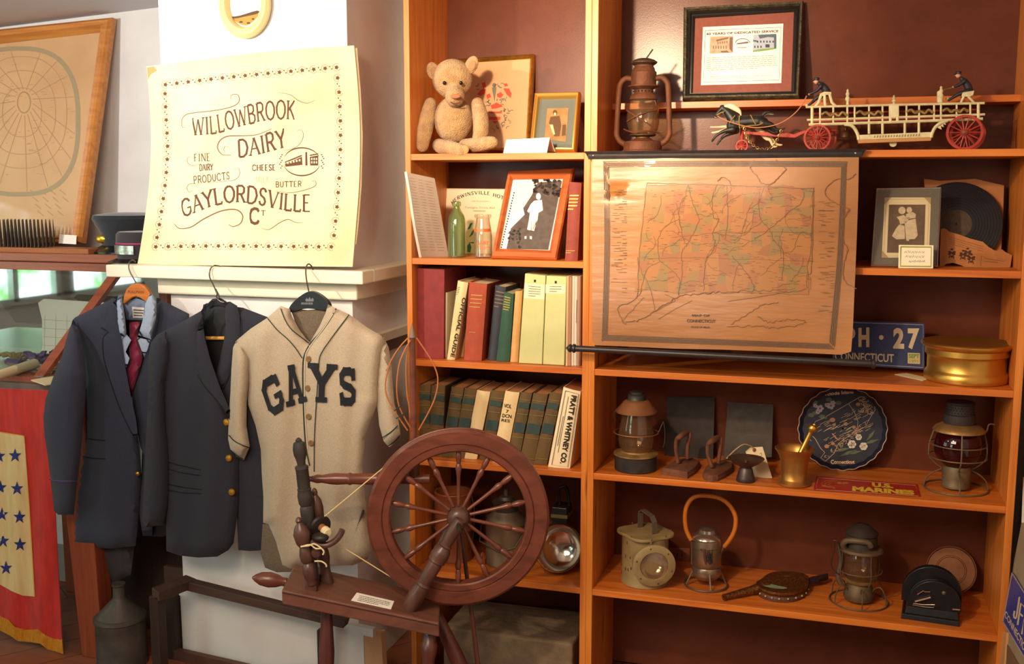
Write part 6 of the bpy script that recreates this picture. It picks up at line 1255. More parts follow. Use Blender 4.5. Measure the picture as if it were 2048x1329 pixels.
# riders
M_blu = mat('navy_figure_paint', '23212a', .5); M_skin = mat('figure_skin', 'd09a74', .55)
def rider(K, head, torso, arm, leg_, Y):
    o = None; b = MB()
    def tb_(pts, rs, off=0):
        p = cat_rom([at(x, y, Y + off) for x, y in K(pts)], 4); n = len(p); rr = []
        for i in range(n):
            t = i / (n - 1) * (len(rs) - 1); j = min(len(rs) - 2, int(t)); rr.append((rs[j] + (rs[j + 1] - rs[j]) * (t - j)) * ws)
        b.tube(p, rr, 10); b.ell(p[0], rr[0], rr[0], rr[0], 10, 8); b.ell(p[-1], rr[-1], rr[-1], rr[-1], 10, 8)
    tb_(torso, [7.5, 7.5, 6.5, 3.4])
    for off in (-.009, .009): tb_(arm, [4, 3.4, 2.4], off); tb_(leg_, [5.4, 4.2, 3, 2.6], off)
    o = b.build('rider', M_blu, tw); rm = o.modifiers.new('blend', 'REMESH'); rm.mode = 'VOXEL'; rm.voxel_size = .0016; s2_ = o.modifiers.new('soft', 'SMOOTH'); s2_.iterations = 2
    (hx, hy) = K([head])[0]; hc = at(hx, hy, Y); b = MB(); b.ell(hc, 4.6 * ws, 4.4 * ws, 5.6 * ws, 14, 10); b.ell(hc + V((-4.6 * ws, 0, -.5 * ws)), 1.3 * ws, 1.2 * ws, 1.2 * ws, 8, 6); b.build('head', M_skin, o)
    b = MB(); b.lathe(hc + V((.6 * ws, 0, 1.5 * ws)), [(5.3 * ws, 0), (5.4 * ws, 2 * ws), (5.6 * ws, 4.6 * ws), (4.6 * ws, 5.8 * ws), (0, 6.1 * ws)], 16); b.ell(hc + V((-5 * ws, 0, 1.8 * ws)), 3 * ws, 3.5 * ws, .8 * ws, 12, 6); b.build('cap', M_blu, o)
    for off in (-.009, .009):
        b = MB(); x, y = K([arm[-1]])[0]; b.ell(at(x, y, Y + off), 2.6 * ws, 2 * ws, 2.2 * ws, 10, 8)
        for k in range(4): b.tube([at(x, y, Y + off) + V((-1 * ws, (k - 1.5) * .0011, .6 * ws)), at(x, y, Y + off) + V((-2.9 * ws, (k - 1.5) * .0011, -.4 * ws))], .0006, 5)
        b.build('hand', M_skin, o)
    return o
rider(zm, (793, 146), [(868, 222), (852, 195), (828, 170), (806, 158)], [(826, 178), (795, 210), (748, 234)], [(858, 232), (800, 258), (765, 290), (742, 308)], WY + .035)
rider(zm, (1762, 104), [(1838, 212), (1828, 180), (1806, 148), (1782, 124)], [(1806, 142), (1772, 168), (1732, 184)], [(1828, 216), (1770, 232), (1725, 258), (1696, 276)], WY + .035)
bars('driver_seat', [zm([(850, 228), (852, 290), (858, 322)]), zm([(825, 245), (810, 290), (785, 322)]), zm([(885, 235), (900, 290), (925, 315)]), zm([(820, 240), (850, 226), (895, 228)])], [WY + .01], M_wht, 3); b = MB(); q = P(PY(WY + .008), zm([(815, 240), (850, 224), (897, 226), (895, 238), (850, 238), (822, 252)])); b.prism(q, V((0, .056, 0))); b.build('seat_plate', M_wht, tw, smooth=0)
b = MB(); q = P(PY(WY + .012), zm([(1792, 222), (1874, 208), (1866, 240), (1840, 252), (1786, 250)])); b.prism(q, V((0, .045, 0))); b.build('rear_seat', M_wht, tw, smooth=0, bevel=.0015)
[bars('rear_seat_leg', [zm(l)], [Y], M_wht, 2.4) for l in ([(1800, 250), (1780, 295)], [(1830, 250), (1870, 292)]) for Y in (WY + .014, WY + .055)]
[bars('footrest', [zm(l)], [WY + .03], M_wht, 3) for l in ([(1685, 258), (1700, 285)], [(722, 305), (745, 322)])]
bars('steering_bar', [sm(zm([(1655, 205), (1690, 198), (1728, 186)]), 3)], [WY + .035], M_gld, 1)
# ================================================================== HANGING MAP
mp_ = thing('hanging_map', 'old varnished wall map of Connecticut hanging from a black rod in front of the shelves', 'map', V((-.33, -.035, 1.08)))
def ymap(x, y):
    v = (y - 315) / 400
    return -.026 - .03 * max(0, v) - .0035 * math.sin(v * 9) - .002 * math.sin(x * .02 + v * 4) - (.006 * math.exp(-((x - 1235) / 40) ** 2 - ((y - 372) / 45) ** 2) * math.sin(y * .25))
smp = lambda x, y: at(x, y, ymap(x, y))
def map_mat():
    m = bpy.data.materials.new('varnished_map'); m.use_nodes = True; N = m.node_tree.nodes; L = m.node_tree.links; b = N['Principled BSDF']; b.inputs['Roughness'].default_value = .42; b.inputs['Coat Weight'].default_value = .16; b.inputs['Coat Roughness'].default_value = .3
    tc = N.new('ShaderNodeTexCoord'); n = N.new('ShaderNodeTexNoise'); n.inputs['Scale'].default_value = 4; n.inputs['Detail'].default_value = 8; L.new(tc.outputs['Object'], n.inputs[0])
    r = N.new('ShaderNodeValToRGB'); r.color_ramp.elements[0].color = lin('9c6434'); r.color_ramp.elements[1].color = lin('ae7440'); r.color_ramp.elements[0].position = .35; r.color_ramp.elements[1].position = .65; L.new(n.outputs[0], r.inputs[0])
    mp = N.new('ShaderNodeMapping'); mp.inputs['Scale'].default_value = (3, 1, 60); n3 = N.new('ShaderNodeTexNoise'); n3.inputs['Scale'].default_value = 3; L.new(tc.outputs['Object'], mp.inputs[0]); L.new(mp.outputs[0], n3.inputs[0])
    mx = N.new('ShaderNodeMix'); mx.data_type = 'RGBA'; mx.blend_type = 'MULTIPLY'; mx.inputs[0].default_value = .1; L.new(r.outputs[0], mx.inputs[6]); L.new(n3.outputs[0], mx.inputs[7]); L.new(mx.outputs[2], b.inputs['Base Color'])
    mp2 = N.new('ShaderNodeMapping'); mp2.inputs['Scale'].default_value = (4, 1, 22); n2 = N.new('ShaderNodeTexNoise'); n2.inputs['Scale'].default_value = 1.6; n2.inputs['Detail'].default_value = 3; L.new(tc.outputs['Object'], mp2.inputs[0]); L.new(mp2.outputs[0], n2.inputs[0])
    bp = N.new('ShaderNodeBump'); bp.inputs['Strength'].default_value = .16; bp.inputs['Distance'].default_value = .012; L.new(n2.outputs[0], bp.inputs['Height']); L.new(bp.outputs[0], b.inputs['Normal']); L.new(bp.outputs[0], b.inputs['Coat Normal']); return m
ol = zq([(130, 78), (600, 74), (1200, 74), (1706, 72), (1702, 300), (1694, 540), (1684, 780), (1670, 1100), (1660, 1222), (1600, 1240), (1300, 1226), (900, 1210), (600, 1204), (300, 1190), (150, 1184), (132, 1160), (130, 800), (129, 400)])
curved_sheet('map_sheet', ol, smp, .001, map_mat(), mp_, 12)
M_mg = mat('map_border_grey', '6e5038', .5, c2='5e4430', vs=200, coat=.1); M_ml = mat('map_line', '664828', .5, coat=.2); M_mst = mat('map_stain', '7a4a26', .5, coat=.2)
def band(pts, w): return ribbon(sm(zq(pts), 10), w / 2.953)
bd = []
for off, w in ((0, 6), (9, 7), (18, 7), (27, 6)):
    bd += band([(200 + off, 95 + off), (205 + off, 600), (190 + off, 1160 - off)], w) + band([(195 + off, 100 + off), (900, 97 + off), (1638 - off, 100 + off)], w) + band([(1632 - off, 100 + off), (1608 - off, 650), (1560 - off, 1195 - off)], w) + band([(185 + off, 1152 - off), (800, 1175 - off), (1560 - off, 1205 - off)], w)
decal('border_band', bd, smp, M_mg, mp_, .0022)
# towns
r2 = random.Random(5); cols = [('map_pink', 'a06438'), ('map_green', '926c3a'), ('map_rose', '98603a'), ('map_buff', 'a46c3a'), ('map_sage', '8c6c40')]
bx = lambda u, v: ((450 - 60 * v + (990 + 20 * v) * u), 225 + 20 * u + 640 * v)
cells = {c[0]: [] for c in cols}; nx, ny = 17, 11
gp = [[(bx(i / nx, j / ny)[0] + r2.uniform(-14, 14), bx(i / nx, j / ny)[1] + r2.uniform(-13, 13)) for i in range(nx + 1)] for j in range(ny + 1)]
ln_ = []
for j in range(ny):
    for i in range(nx):
        q = [gp[j][i], gp[j][i + 1], gp[j + 1][i + 1], gp[j + 1][i]]; k = r2.random()
        ln_ += ribbon(zq([q[0], q[1]]), .5) + ribbon(zq([q[0], q[3]]), .5)
b = MB(); K = 2; NX, NY = nx * K, ny * K; mi = []
def gpt(u, v):
    i, j = min(nx - 1, int(u)), min(ny - 1, int(v)); f = bil([gp[j][i], gp[j][i + 1], gp[j + 1][i + 1], gp[j + 1][i]]); return f(u - i, v - j)
b.v = [tow(smp(*zq([gpt(i / K, j / K)])[0]), .0022) for j in range(NY + 1) for i in range(NX + 1)]
cm = [[r2.randrange(7) for i in range(nx)] for j in range(ny)]
for j in range(NY):
    for i in range(NX): k = j * (NX + 1) + i; b.f.append([k, k + 1, k + NX + 2, k + NX + 1]); mi.append(cm[j // K][i // K])
o = b.build('township_tint', None, mp_, smooth=60)
for nm, hx in cols: o.data.materials.append(mat(nm, hx, .45, coat=.1))
for p_, k in zip(o.data.polygons, mi): p_.material_index = k if k < 5 else 3
def wob(pts, k=6, amp=6): return [(x + r2.uniform(-amp, amp), y + r2.uniform(-amp, amp)) for x, y in sm(pts, k)]
st_ = ribbon(zq(wob([(455, 225), (700, 232), (860, 236), (940, 240), (1200, 250), (1440, 258)], 6, 2)), 1) + ribbon(zq(wob([(1440, 258), (1432, 500), (1425, 740), (1400, 770), (1400, 850)], 6, 3)), 1) + ribbon(zq(wob([(455, 225), (430, 450), (405, 700), (390, 900), (285, 960), (315, 1050)], 6, 3)), 1)
st_ += ribbon(zq(wob([(315, 1055), (420, 1030), (500, 985), (580, 930), (650, 895), (760, 880), (900, 870), (1050, 865), (1200, 860), (1300, 870), (1400, 850)], 8, 7)), 1.2)
st_ += ribbon(zq(wob([(950, 1060), (1050, 1000), (1130, 950), (1230, 930)], 8, 5)), .9) + ribbon(zq(wob([(930, 1075), (1100, 1070), (1200, 1085), (1300, 1075), (1390, 1045), (1340, 1030), (1230, 1040), (1180, 1050), (1110, 1010)], 8, 8)), .9) + ribbon(zq([(930, 925), (1100, 900), (1280, 870)]), .7) + ribbon(zq([(520, 1030), (620, 970), (720, 920)]), .7)
for pts, w in (([(865, 235), (840, 330), (850, 430), (880, 440), (845, 520), (855, 600), (800, 700), (790, 860)], 1.6), ([(700, 235), (720, 330), (760, 430), (740, 500), (690, 590), (660, 640), (660, 760), (640, 880)], 1.4), ([(640, 400), (660, 330), (690, 300)], 1), ([(640, 400), (660, 520), (690, 600)], 1.2), ([(530, 690), (520, 560), (570, 480), (640, 440)], 1.2), ([(530, 690), (600, 740), (650, 800), (640, 890)], 1.2), ([(530, 690), (450, 740), (420, 860), (390, 900)], 1.2), ([(925, 240), (930, 420), (915, 560)], 1.4), ([(1380, 270), (1370, 340), (1290, 400), (1200, 480), (1090, 560)], 1.5), ([(1120, 270), (1120, 420), (1180, 500), (1200, 560), (1260, 640), (1250, 800)], 1.3), ([(1430, 540), (1360, 520), (1320, 620), (1260, 640)], 1.1), ([(960, 660), (1030, 740), (1080, 820), (1085, 860)], 1.4), ([(455, 460), (520, 400), (540, 300)], 1), ([(430, 760), (480, 870), (500, 980)], 1), ([(850, 520), (960, 540), (1080, 570)], 1), ([(1440, 520), (1100, 515), (900, 520), (600, 545)], .8), ([(420, 670), (800, 668), (1440, 690)], .7), ([(310, 1040), (380, 960), (440, 900)], 1), ([(560, 880), (620, 920), (500, 980)], 1)): st_ += ribbon(zq(wob(pts, 7, 4)), w * .75)
for k in range(46):
    x, y = bx(r2.random(), r2.random()); pts = [(x, y)]
    a = r2.uniform(0, 6.28)
    for _ in range(5): a += r2.uniform(-.7, .7); x += 34 * math.cos(a); y += 34 * math.sin(a); pts.append((min(1420, max(400, x)), min(855, max(240, y))))
    st_ += ribbon(zq(wob(pts, 4, 2)), .6)
for i in range(420):
    x, y = bx(r2.random(), r2.random()); l = r2.uniform(10, 34); st_ += ribbon(zq([(x, y), (x + l, y + r2.uniform(-2, 2))]), r2.uniform(.4, .9))
for i in range(70):
    x, y = r2.uniform(240, 330), r2.uniform(250, 880); st_ += ribbon(zq([(x, y), (min(335, x + r2.uniform(20, 60)), y)]), .6)
for i in range(60):
    x, y = r2.uniform(1460, 1540), r2.uniform(330, 1100); st_ += ribbon(zq([(x, y), (min(1560, x + r2.uniform(20, 60)), y)]), .6)
decal('map_lines', st_, smp, M_ml, mp_, .003)
M_mt = mat('map_title_ink', '4e3a28', .5, coat=.2)
for s__, q in (('MAP OF', [(720, 1000), (825, 1003), (825, 1016), (720, 1013)]), ('CONNECTICUT', [(690, 1030), (860, 1034), (860, 1052), (690, 1048)]), ('SCALE OF MILES', [(715, 1070), (825, 1073), (825, 1084), (715, 1081)])): decal('title_line', text(s__, zq(q), .02), smp, M_mt, mp_, .003)
stn = []
for pts in ([(1085, 90), (1065, 140), (1100, 180), (1130, 225), (1180, 230), (1215, 210), (1260, 160), (1275, 140), (1215, 90)], [(1690, 170), (1640, 205), (1570, 205), (1510, 260), (1520, 310), (1580, 350), (1650, 380), (1630, 410)], [(1645, 380), (1600, 480), (1610, 560), (1640, 620), (1615, 700), (1620, 800), (1690, 850)], [(870, 215), (900, 190), (940, 215), (950, 270), (900, 310)]):
    p = zq(wob(pts, 8, 3)); stn += ribbon(p, [1 + .8 * abs(math.sin(i * .7)) for i in range(len(p))])
decal('water_stain', stn, smp, M_mst, mp_, .003)
M_rod = mat('black_rod', '262120', .4, c2='33292a', vs=60)
b = MB(); n = 8; pr_ = []
a, c = at(1176, 311, -.018), at(1726, 306.5, -.018); s_ = mpp(a); d = (c - a)
sec = [(0, 8), (-.008, 8), (-.012, 5), (-.010, 2), (-.012, -2), (-.010, -7.5), (0, -8)]
vs = []
for p, e in ((a, -1), (c, 1)):
    for dy, dz in sec: vs.append(p + V((e * (6 if dz > 4 else -2) * s_, dy, dz * s_)))
m_ = len(sec); b.add(vs, [(i, i + 1, i + 1 + m_, i + m_) for i in range(m_ - 1)] + [(m_ - 1, 0, m_, 2 * m_ - 1), list(range(m_)), list(range(2 * m_ - 1, m_ - 1, -1))]); b.build('top_rod', M_rod, mp_, smooth=30)
for x, y in ((1186.5, 311.5), (1711, 306.5)): b = MB(); b.ell(at(x, y, -.03), .003, .002, .003, 10, 8); b.build('screw', mat('screw_steel', 'b0aca0', .3, .9), mp_)
a, c = at(1152, 697.5, -.062), at(1742, 728, -.062); s_ = mpp(a); d = c - a; b = MB(); b.lathe(a, [(6.4 * s_, 0), (6.4 * s_, d.length)], 20, d); b.build('bottom_rod', M_rod, mp_)
for e, sg_, r_ in ((a, -1, .8), (c, 1, .8)):
    b = MB(); b.lathe(e, [(6.4 * s_, 0), (9 * s_, 2 * s_), (9 * s_, 6 * s_), (6 * s_, 8 * s_), (8.5 * s_, 11 * s_), (8 * s_, 14 * s_), (3 * s_, 19 * s_), (0, 21 * s_)][: 8 if sg_ < 0 else 4] + ([] if sg_ < 0 else [(0, 9 * s_)]), 20, d * sg_); b.build('rod_knob', M_rod, mp_)
# ================================================================== second right shelf
O4 = zf([(150, 52), (1045, 36), (992, 1126), (74, 1116)]); sgf = lean(O4[3], O4[2], O4[0], .055, .15)
gf = thing('photo_frame', 'glass photo frame with two children in white beside the phonograph record', 'photo frame', on(1812, .08, S[2]))
sheet('backing', O4, sgf, mat('grey_mat_board', '6a6256', .35, coat=.5), gf, .004)
picframe('silver_edge', O4, [(a[0] + dx, a[1] + dy) for a, dx, dy in zip(O4, (3, -3, -3, 3), (3, 3, -3, -3))], sgf, [(0, .004), (.5, .006), (1, .004)], mat('silver_edge', 'c8c8cc', .2, .9), gf, .004)
decal('album_mount', [zf([(268, 172), (902, 172), (872, 990), (228, 996)])], sgf, mat('album_cream', 'd8c49a', .5, coat=.4), gf, .001)
f = bil(zf([(268, 172), (902, 172), (872, 990), (228, 996)])); decal('mount_line', ribbon([f(.04, .03), f(.96, .03), f(.96, .97), f(.04, .97), f(.04, .03)], .7) + [[f(u0, v0), f(u1, v0), f(u0, v1)] for u0, u1, v0, v1 in ((0, .15, 0, .12), (1, .85, 0, .12), (0, .15, 1, .88), (1, .85, 1, .88))], sgf, mat('mount_tan', 'a8906a', .5), gf, .0016)
decal('photo', [zf([(328, 270), (826, 270), (805, 930), (300, 926)])], sgf, mat('brown_photo', '5e4a3a', .4, c2='6e5846', vs=40, coat=.3), gf, .0018)
decal('children', [zf(l) for l in (circ(505, 350, 50, 52, 12), circ(605, 345, 38, 45, 12), [(430, 440), (530, 410), (570, 450), (620, 440), (560, 520), (480, 540), (465, 480)], [(560, 400), (650, 370), (695, 400), (690, 450), (560, 470)], [(540, 500), (690, 460), (720, 690), (680, 740), (560, 745)], [(470, 540), (540, 560), (545, 740), (430, 745), (368, 700), (420, 600)], [(560, 740), (605, 740), (600, 765), (570, 765)])], sgf, mat('photo_cream', 'cbb694', .5, c2='b8a280', vs=90), gf, .0024)
O4 = zf([(462, 820), (935, 826), (928, 1142), (455, 1136)]); scd = lean(O4[3], O4[2], O4[0], .02, .035)
o = thing('caption_card', 'cream caption card with a green border leaning on the glass photo frame', 'card', on(1832, .03, S[2]))
sheet('card', O4, scd, mat('card_cream', 'efe2c4', .7), o, .0012)
f = bil(O4); decal('green_border', ribbon([f(.06, .08), f(.94, .08), f(.94, .92), f(.06, .92), f(.06, .08)], 3), scd, mat('olive_border', '9a9a44', .7), o)
hwr = []
for i, (u0, u1) in enumerate(((.16, .84), (.2, .84), (.3, .84))):
    v = .3 + i * .2; r3 = random.Random(i + 3); pts = []; n = 34
    for k in range(n + 1): u = u0 + (u1 - u0) * k / n; pts.append(f(u, v + .05 * math.sin(k * 1.9 + i) + r3.uniform(-.02, .02)))
    for k in range(0, n - 4, 5): hwr += ribbon(pts[k:k + 5], .7)
decal('handwriting', hwr, scd, mat('blue_grey_ink', '8a8678', .7), o)
# record and sleeve
srd = lean((1860, 534), (1990, 536), (1860, 370), .2, .26); rc = srd(1912.4, 448.4)
rd = thing('phonograph_record', 'black phonograph record standing in its torn paper sleeve', 'record', on(1912, .22, S[2])); s_ = mpp(rc); nrm = srd.n
M_shl = mat('shellac', '17161c', .28, c2='1e1c22', vs=200)
b = MB(); b.lathe(rc, [(0, -.001), (85 * s_, -.001), (86 * s_, 0), (85 * s_, .001), (0, .001)], 64, nrm); b.build('disc', M_shl, rd)
b = MB(); b.lathe(rc, [(86 * .34 * s_, .0011), (86 * .33 * s_, .0015), (0, .0015)], 40, nrm); b.build('disc_label', mat('faded_label', '5a4a3c', .6, c2='463a32', vs=60), rd)
gv = []
b = MB()
for k in range(9): r0 = (36 + k * 5.4) * s_; b.lathe(rc, [(r0, .0011), (r0 + .0007, .0016), (r0 + .0014, .0011)], 64, nrm, cap=False)
b.build('groove_ring', mat('shellac_sheen', '25242a', .2), rd)
b = MB(); b.lathe(rc, [(2.4 * s_, .0016), (0, .0017)], 12, nrm); b.build('spindle_hole', M_ink, rd)
M_krf = mat('brown_kraft', 'b87a48', .8, c2='a5693a', vs=12, bump=.1, bs=60)
sl_o = thing('record_sleeve', 'torn brown paper record sleeve printed with tiny horsemen', 'record sleeve', on(1945, .2, S[2]))
sbk = lean((1860, 536), (1990, 538), (1860, 368), .215, .285)
slab('sleeve_back', [(1848, 358), (1880, 362), (1950, 358), (2008, 371), (2006, 440), (2000, 536), (1860, 536)], sbk, .001, M_krf, sl_o)
sfr = lambda x, y: at(x, y, .155 + (530 - y) * .0004 - .03 * max(0, (y - 505) / 35) * math.exp(-((x - 1960) / 60) ** 2))
tq = zf([(1036, 606), (1075, 592), (1112, 604), (1150, 640), (1290, 680), (1440, 735), (1610, 778), (1690, 850), (1760, 890), (1810, 905), (1870, 880), (1920, 920), (2010, 962), (1985, 1120), (1920, 1146), (1650, 1142), (1420, 1142), (1300, 1095), (1200, 1066), (1100, 1082), (1060, 1130), (1020, 1140), (1022, 900)])
curved_sheet('sleeve_front', tq, sfr, .001, M_krf, sl_o, 7)
hm = []
for cx, cy in ((1185, 930), (1340, 950), (1400, 920), (1450, 1000)):
    for k in range(9): a = k * .8; hm.append(zf(circ(cx + 45 * math.cos(a) * (.4 + .6 * (k % 2)), cy + 50 * math.sin(a) * (.4 + .6 * ((k + 1) % 2)), 22, 14, 7)))
    hm += ribbon(zf([(cx - 40, cy + 70), (cx - 20, cy + 20)]), 1.5) + ribbon(zf([(cx + 30, cy + 80), (cx + 15, cy + 20)]), 1.5)
decal('horsemen_print', hm, sfr, mat('dark_brown_print', '4e2e22', .8), sl_o, .0014)
decal('sleeve_text', scribble(zf([(1130, 690), (1620, 830), (1620, 960), (1150, 810)]), 4, .25, 7) + scribble(zf([(1630, 985), (1900, 1030), (1890, 1080), (1620, 1060)]), 2, .3, 3) + ribbon(zf([(1585, 975), (1580, 1110)]), .6) + ribbon(zf([(1585, 975), (1930, 1030)]), .6), sfr, mat('faint_brown_print', '8e5a38', .8), sl_o, .0014)
# ================================================================== third right shelf
TLp, TRp, BRp, BLp = (1664, 640.5), (1849, 646.5), (1849, 739.5), (1664, 728.5)
slp = lean(BLp, BRp, TLp, .19, .235)
lp = thing('licence_plate', 'blue Connecticut licence plate ending in 27 standing behind the brass box', 'licence plate', on(1790, .2, S[3]))
M_pb = mat('plate_blue', '24305e', .45, c2='1f2a54', vs=20); M_pl = mat('plate_cream', 'd2bd9a', .5)
slab('plate_panel', [TLp, (1846, 646.4), (1849, 649), (1849, 737), (1846, 739.5), BLp], slp, .0012, M_pb, lp)
f = bil([TLp, TRp, BRp, BLp]); decal('rim', ribbon([f(.02, .04), f(.985, .04), f(.985, .96), f(.02, .96), f(.02, .04)], 1.3), slp, mat('plate_rim', '9a98a4', .4), lp)
decal('characters', text('H', zn([(232, 955), (298, 952), (298, 1072), (232, 1070)]), .05) + [zn(circ(370, 1013, 14, 14, 14))] + text('2', zn([(442, 955), (508, 955), (508, 1082), (442, 1080)]), .05) + text('7', zn([(530, 958), (600, 958), (600, 1086), (530, 1084)]), .05) + text('P', zn([(150, 950), (214, 952), (214, 1068), (150, 1066)]), .05), slp, M_pl, lp, .0012)
decal('state_name', text('CONNECTICUT', zn([(90, 1100), (446, 1114), (446, 1164), (90, 1150)]), .02), slp, M_pl, lp, .0012)
decal('month_sticker', [zn([(530, 1105), (604, 1108), (604, 1174), (530, 1170)])], slp, mat('sticker_tan', 'c8b080', .6), lp, .0012)
decal('sticker_text', text('SEPT', zn([(536, 1112), (600, 1114), (600, 1140), (536, 1138)]), .03) + text('1991', zn([(542, 1146), (592, 1148), (592, 1166), (542, 1164)])), slp, mat('sticker_green', '5a8a3a', .6), lp, .0018)
c0 = on(1931, .135, S[3]); s_ = mpp(c0)
bbx = thing('brass_box', 'round brass box with a dished lid on the shelf below the record', 'box', c0); M_br = mat('polished_brass', 'd8a652', .36, .9, c2='c08e3e', vs=10)
turn('box_body', c0, [(75, 0), (78, 1), (79, 3), (79, 16), (77, 19), (75, 22), (74, 24), (74, 48), (76, 52), (79, 54), (79, 66), (76, 67)], s_, M_br, bbx, 64)
turn('lid', c0, [(79, 65), (84, 69), (87, 73), (87, 76), (84, 78), (80, 76), (70, 71), (40, 69), (0, 69)], s_, M_br, bbx, 64)
q = [atz(x, y, S[3] + .001) for x, y in zn([(450, 1238), (520, 1230), (668, 1262), (620, 1276)])]
b = MB(); b.prism(q, V((0, 0, .0012))); o = b.build('paper_label', mat('label_cream', 'e8d8b0', .7), None, smooth=0); tag(o, 'small white paper label lying beside the round brass box', 'label')
# ================================================================== FOURTH RIGHT SHELF
zo = lambda l: [(1180 + x / 4.6545, 760 + y / 4.6545) for x, y in l]
zu = lambda l: [(1540 + x / 4.0315, 760 + y / 4.0315) for x, y in l]
zv = lambda l: [(1590 + x / 7.385, 770 + y / 7.385) for x, y in l]
zs = lambda l: [(1180 + x / 3.809, 980 + y / 3.809) for x, y in l]
zx = lambda l: [(1360 + x / 5.778, 980 + y / 5.778) for x, y in l]
zy = lambda l: [(1600 + x / 4.301, 1020 + y / 4.301) for x, y in l]
def sh(x, y, k): return atz(x, y, S[k])
M_dtin = mat('blackened_tin', '2e2a2a', .5, .4, c2='3e3834', vs=30); M_btin = mat('brassy_tin', 'a8824e', .45, .5, c2='7e6038', vs=30); M_cop = mat('copper_tin', '9a6440', .5, .5, c2='7a4c30', vs=20)
def ringpts(c, rx, z, n=40, a0=0, a1=2 * PI): return [c + V((rx * math.cos(a0 + (a1 - a0) * i / n), rx * math.sin(a0 + (a1 - a0) * i / n), z)) for i in range(n if a1 - a0 > 6.28 else n + 1)]
c0 = sh(1271, 939, 4); s_ = mpp(c0)
o = thing('ship_lantern', 'squat lantern with a clear pear-shaped globe and copper hood at the left of its shelf', 'lantern', c0)
turn('base', c0, [(40, 0), (42, 2), (42, 28), (40, 30)], s_, M_dtin, o, 40)
turn('base_flange', c0, [(40, 29), (44, 31), (44, 34), (30, 37), (28, 40)], s_, M_btin, o, 40)
turn('glass_globe', c0, [(28, 38), (33, 48), (35.5, 60), (35, 74), (32, 92), (28.5, 108), (27, 122)], s_, M_globe, o, 36)
turn('hood', c0, [(36, 116), (41, 117), (41, 120), (34, 128), (26, 138), (20, 142)], s_, M_cop, o, 40)
turn('chimney_cap', c0, [(22, 139), (18, 144), (18, 152), (14, 154), (14, 158), (0, 160)], s_, M_dtin, o, 30)
b = MB(); b.tube(ringpts(c0, 44 * s_, 76 * s_), .0016, 6, closed=True); b.build('guard_ring', M_cop, o)
b = MB(); b.tube(cat_rom([c0 + V((x * s_, .0, z * s_)) for x, z in ((44, 76), (52, 96), (54, 100), (57, 84), (57, 60), (54, 48))], 5), .0017, 6); b.build('bail', M_wire, o)
b = MB(); b.tube(cat_rom([c0 + V((x * s_, 0, z * s_)) for x, z in ((-40, 120), (-45, 110), (-42, 96))], 5), .0017, 6); b.build('bail_end', M_dtin, o)
M_slate = mat('dark_slate', '2c2423', .75, c2='382e2b', vs=30, bump=.1, bs=80); M_slate2 = mat('grey_board', '3e3630', .75, c2='4c423a', vs=30, bump=.1, bs=80)
for q, lab, m, yb in (([(718, 150), (1162, 165), (1146, 762), (688, 742)], 'taller dark slate board leaning behind the two flat irons', M_slate, .27), ([(1282, 205), (1708, 230), (1692, 722), (1242, 742)], 'greyer slate board leaning behind the pewter dish and tag', M_slate2, .26)):
    q = zo(q); sf = lean(q[3], q[2], q[0], yb, .318); o = slab('slate_board', q, sf, .006, m, None, bevel=.001); tag(o, lab, 'board', 'slate boards')
# flat irons
M_iron = mat('rusted_iron', '7a4a34', .8, .3, c2='5e3828', vs=30, bump=.25, bs=120)
def iron(lab, sole, hgt, post_a, post_b, grip_r, tag_):
    zz = S[4]; base = [atz(x, y, zz) for x, y in zo(sole)]; cx = sum(base, V()) / len(base)
    o = thing('flat_iron', lab, 'flat iron', cx, 'flat irons'); s2 = mpp(cx); b = MB(); rows = []
    for sc2, h in ((1, 0), (1, hgt * .45), (.97, hgt * .5), (.97, hgt * .55), (.9, hgt * .9), (.72, hgt)): rows.append([cx + (p - cx) * sc2 + V((0, 0, h)) for p in base])
    n = len(base); b.add([p for r in rows for p in r], [(j * n + i, j * n + (i + 1) % n, (j + 1) * n + (i + 1) % n, (j + 1) * n + i) for j in range(len(rows) - 1) for i in range(n)] + [list(range(n - 1, -1, -1)), list(range(5 * n, 6 * n))]); b.build('sole_block', M_iron, o, smooth=30, bevel=.0015)
    top = cx + V((0, 0, hgt * .95)); Ya, Yb = cx.y - .012, cx.y + .03
    pa = [at(x, y, Ya) for x, y in zo(post_a)]; pb = [at(x, y, Yb) for x, y in zo(post_b)]
    for p in (pa, pb): p[0].z = max(p[0].z, zz + hgt * .9)
    path = cat_rom(pa + pb[::-1], 6); n = len(path); rr = [(.006 + (grip_r - .006) * math.exp(-((i / (n - 1) - .5) / .14) ** 2)) for i in range(n)]
    b = MB(); b.tube(path, rr, 14); b.build('handle', M_iron, o); return o
iron('rusty flat iron with a square heel, left one of the pair', [(662, 882), (906, 924), (980, 880), (1030, 815), (960, 775), (800, 790)], .021, [(818, 775), (800, 640), (806, 560), (840, 530)], [(905, 735), (908, 620), (930, 520), (905, 490)], .0095, '')
iron('rusty flat iron with a rounded heel, right one of the pair', [(1045, 905), (1060, 930), (1095, 948), (1140, 953), (1190, 948), (1260, 915), (1330, 868), (1340, 820), (1250, 790), (1120, 820), (1065, 865)], .02, [(1135, 810), (1098, 700), (1098, 610), (1130, 575)], [(1195, 775), (1210, 660), (1218, 560), (1195, 540)], .0095, '')
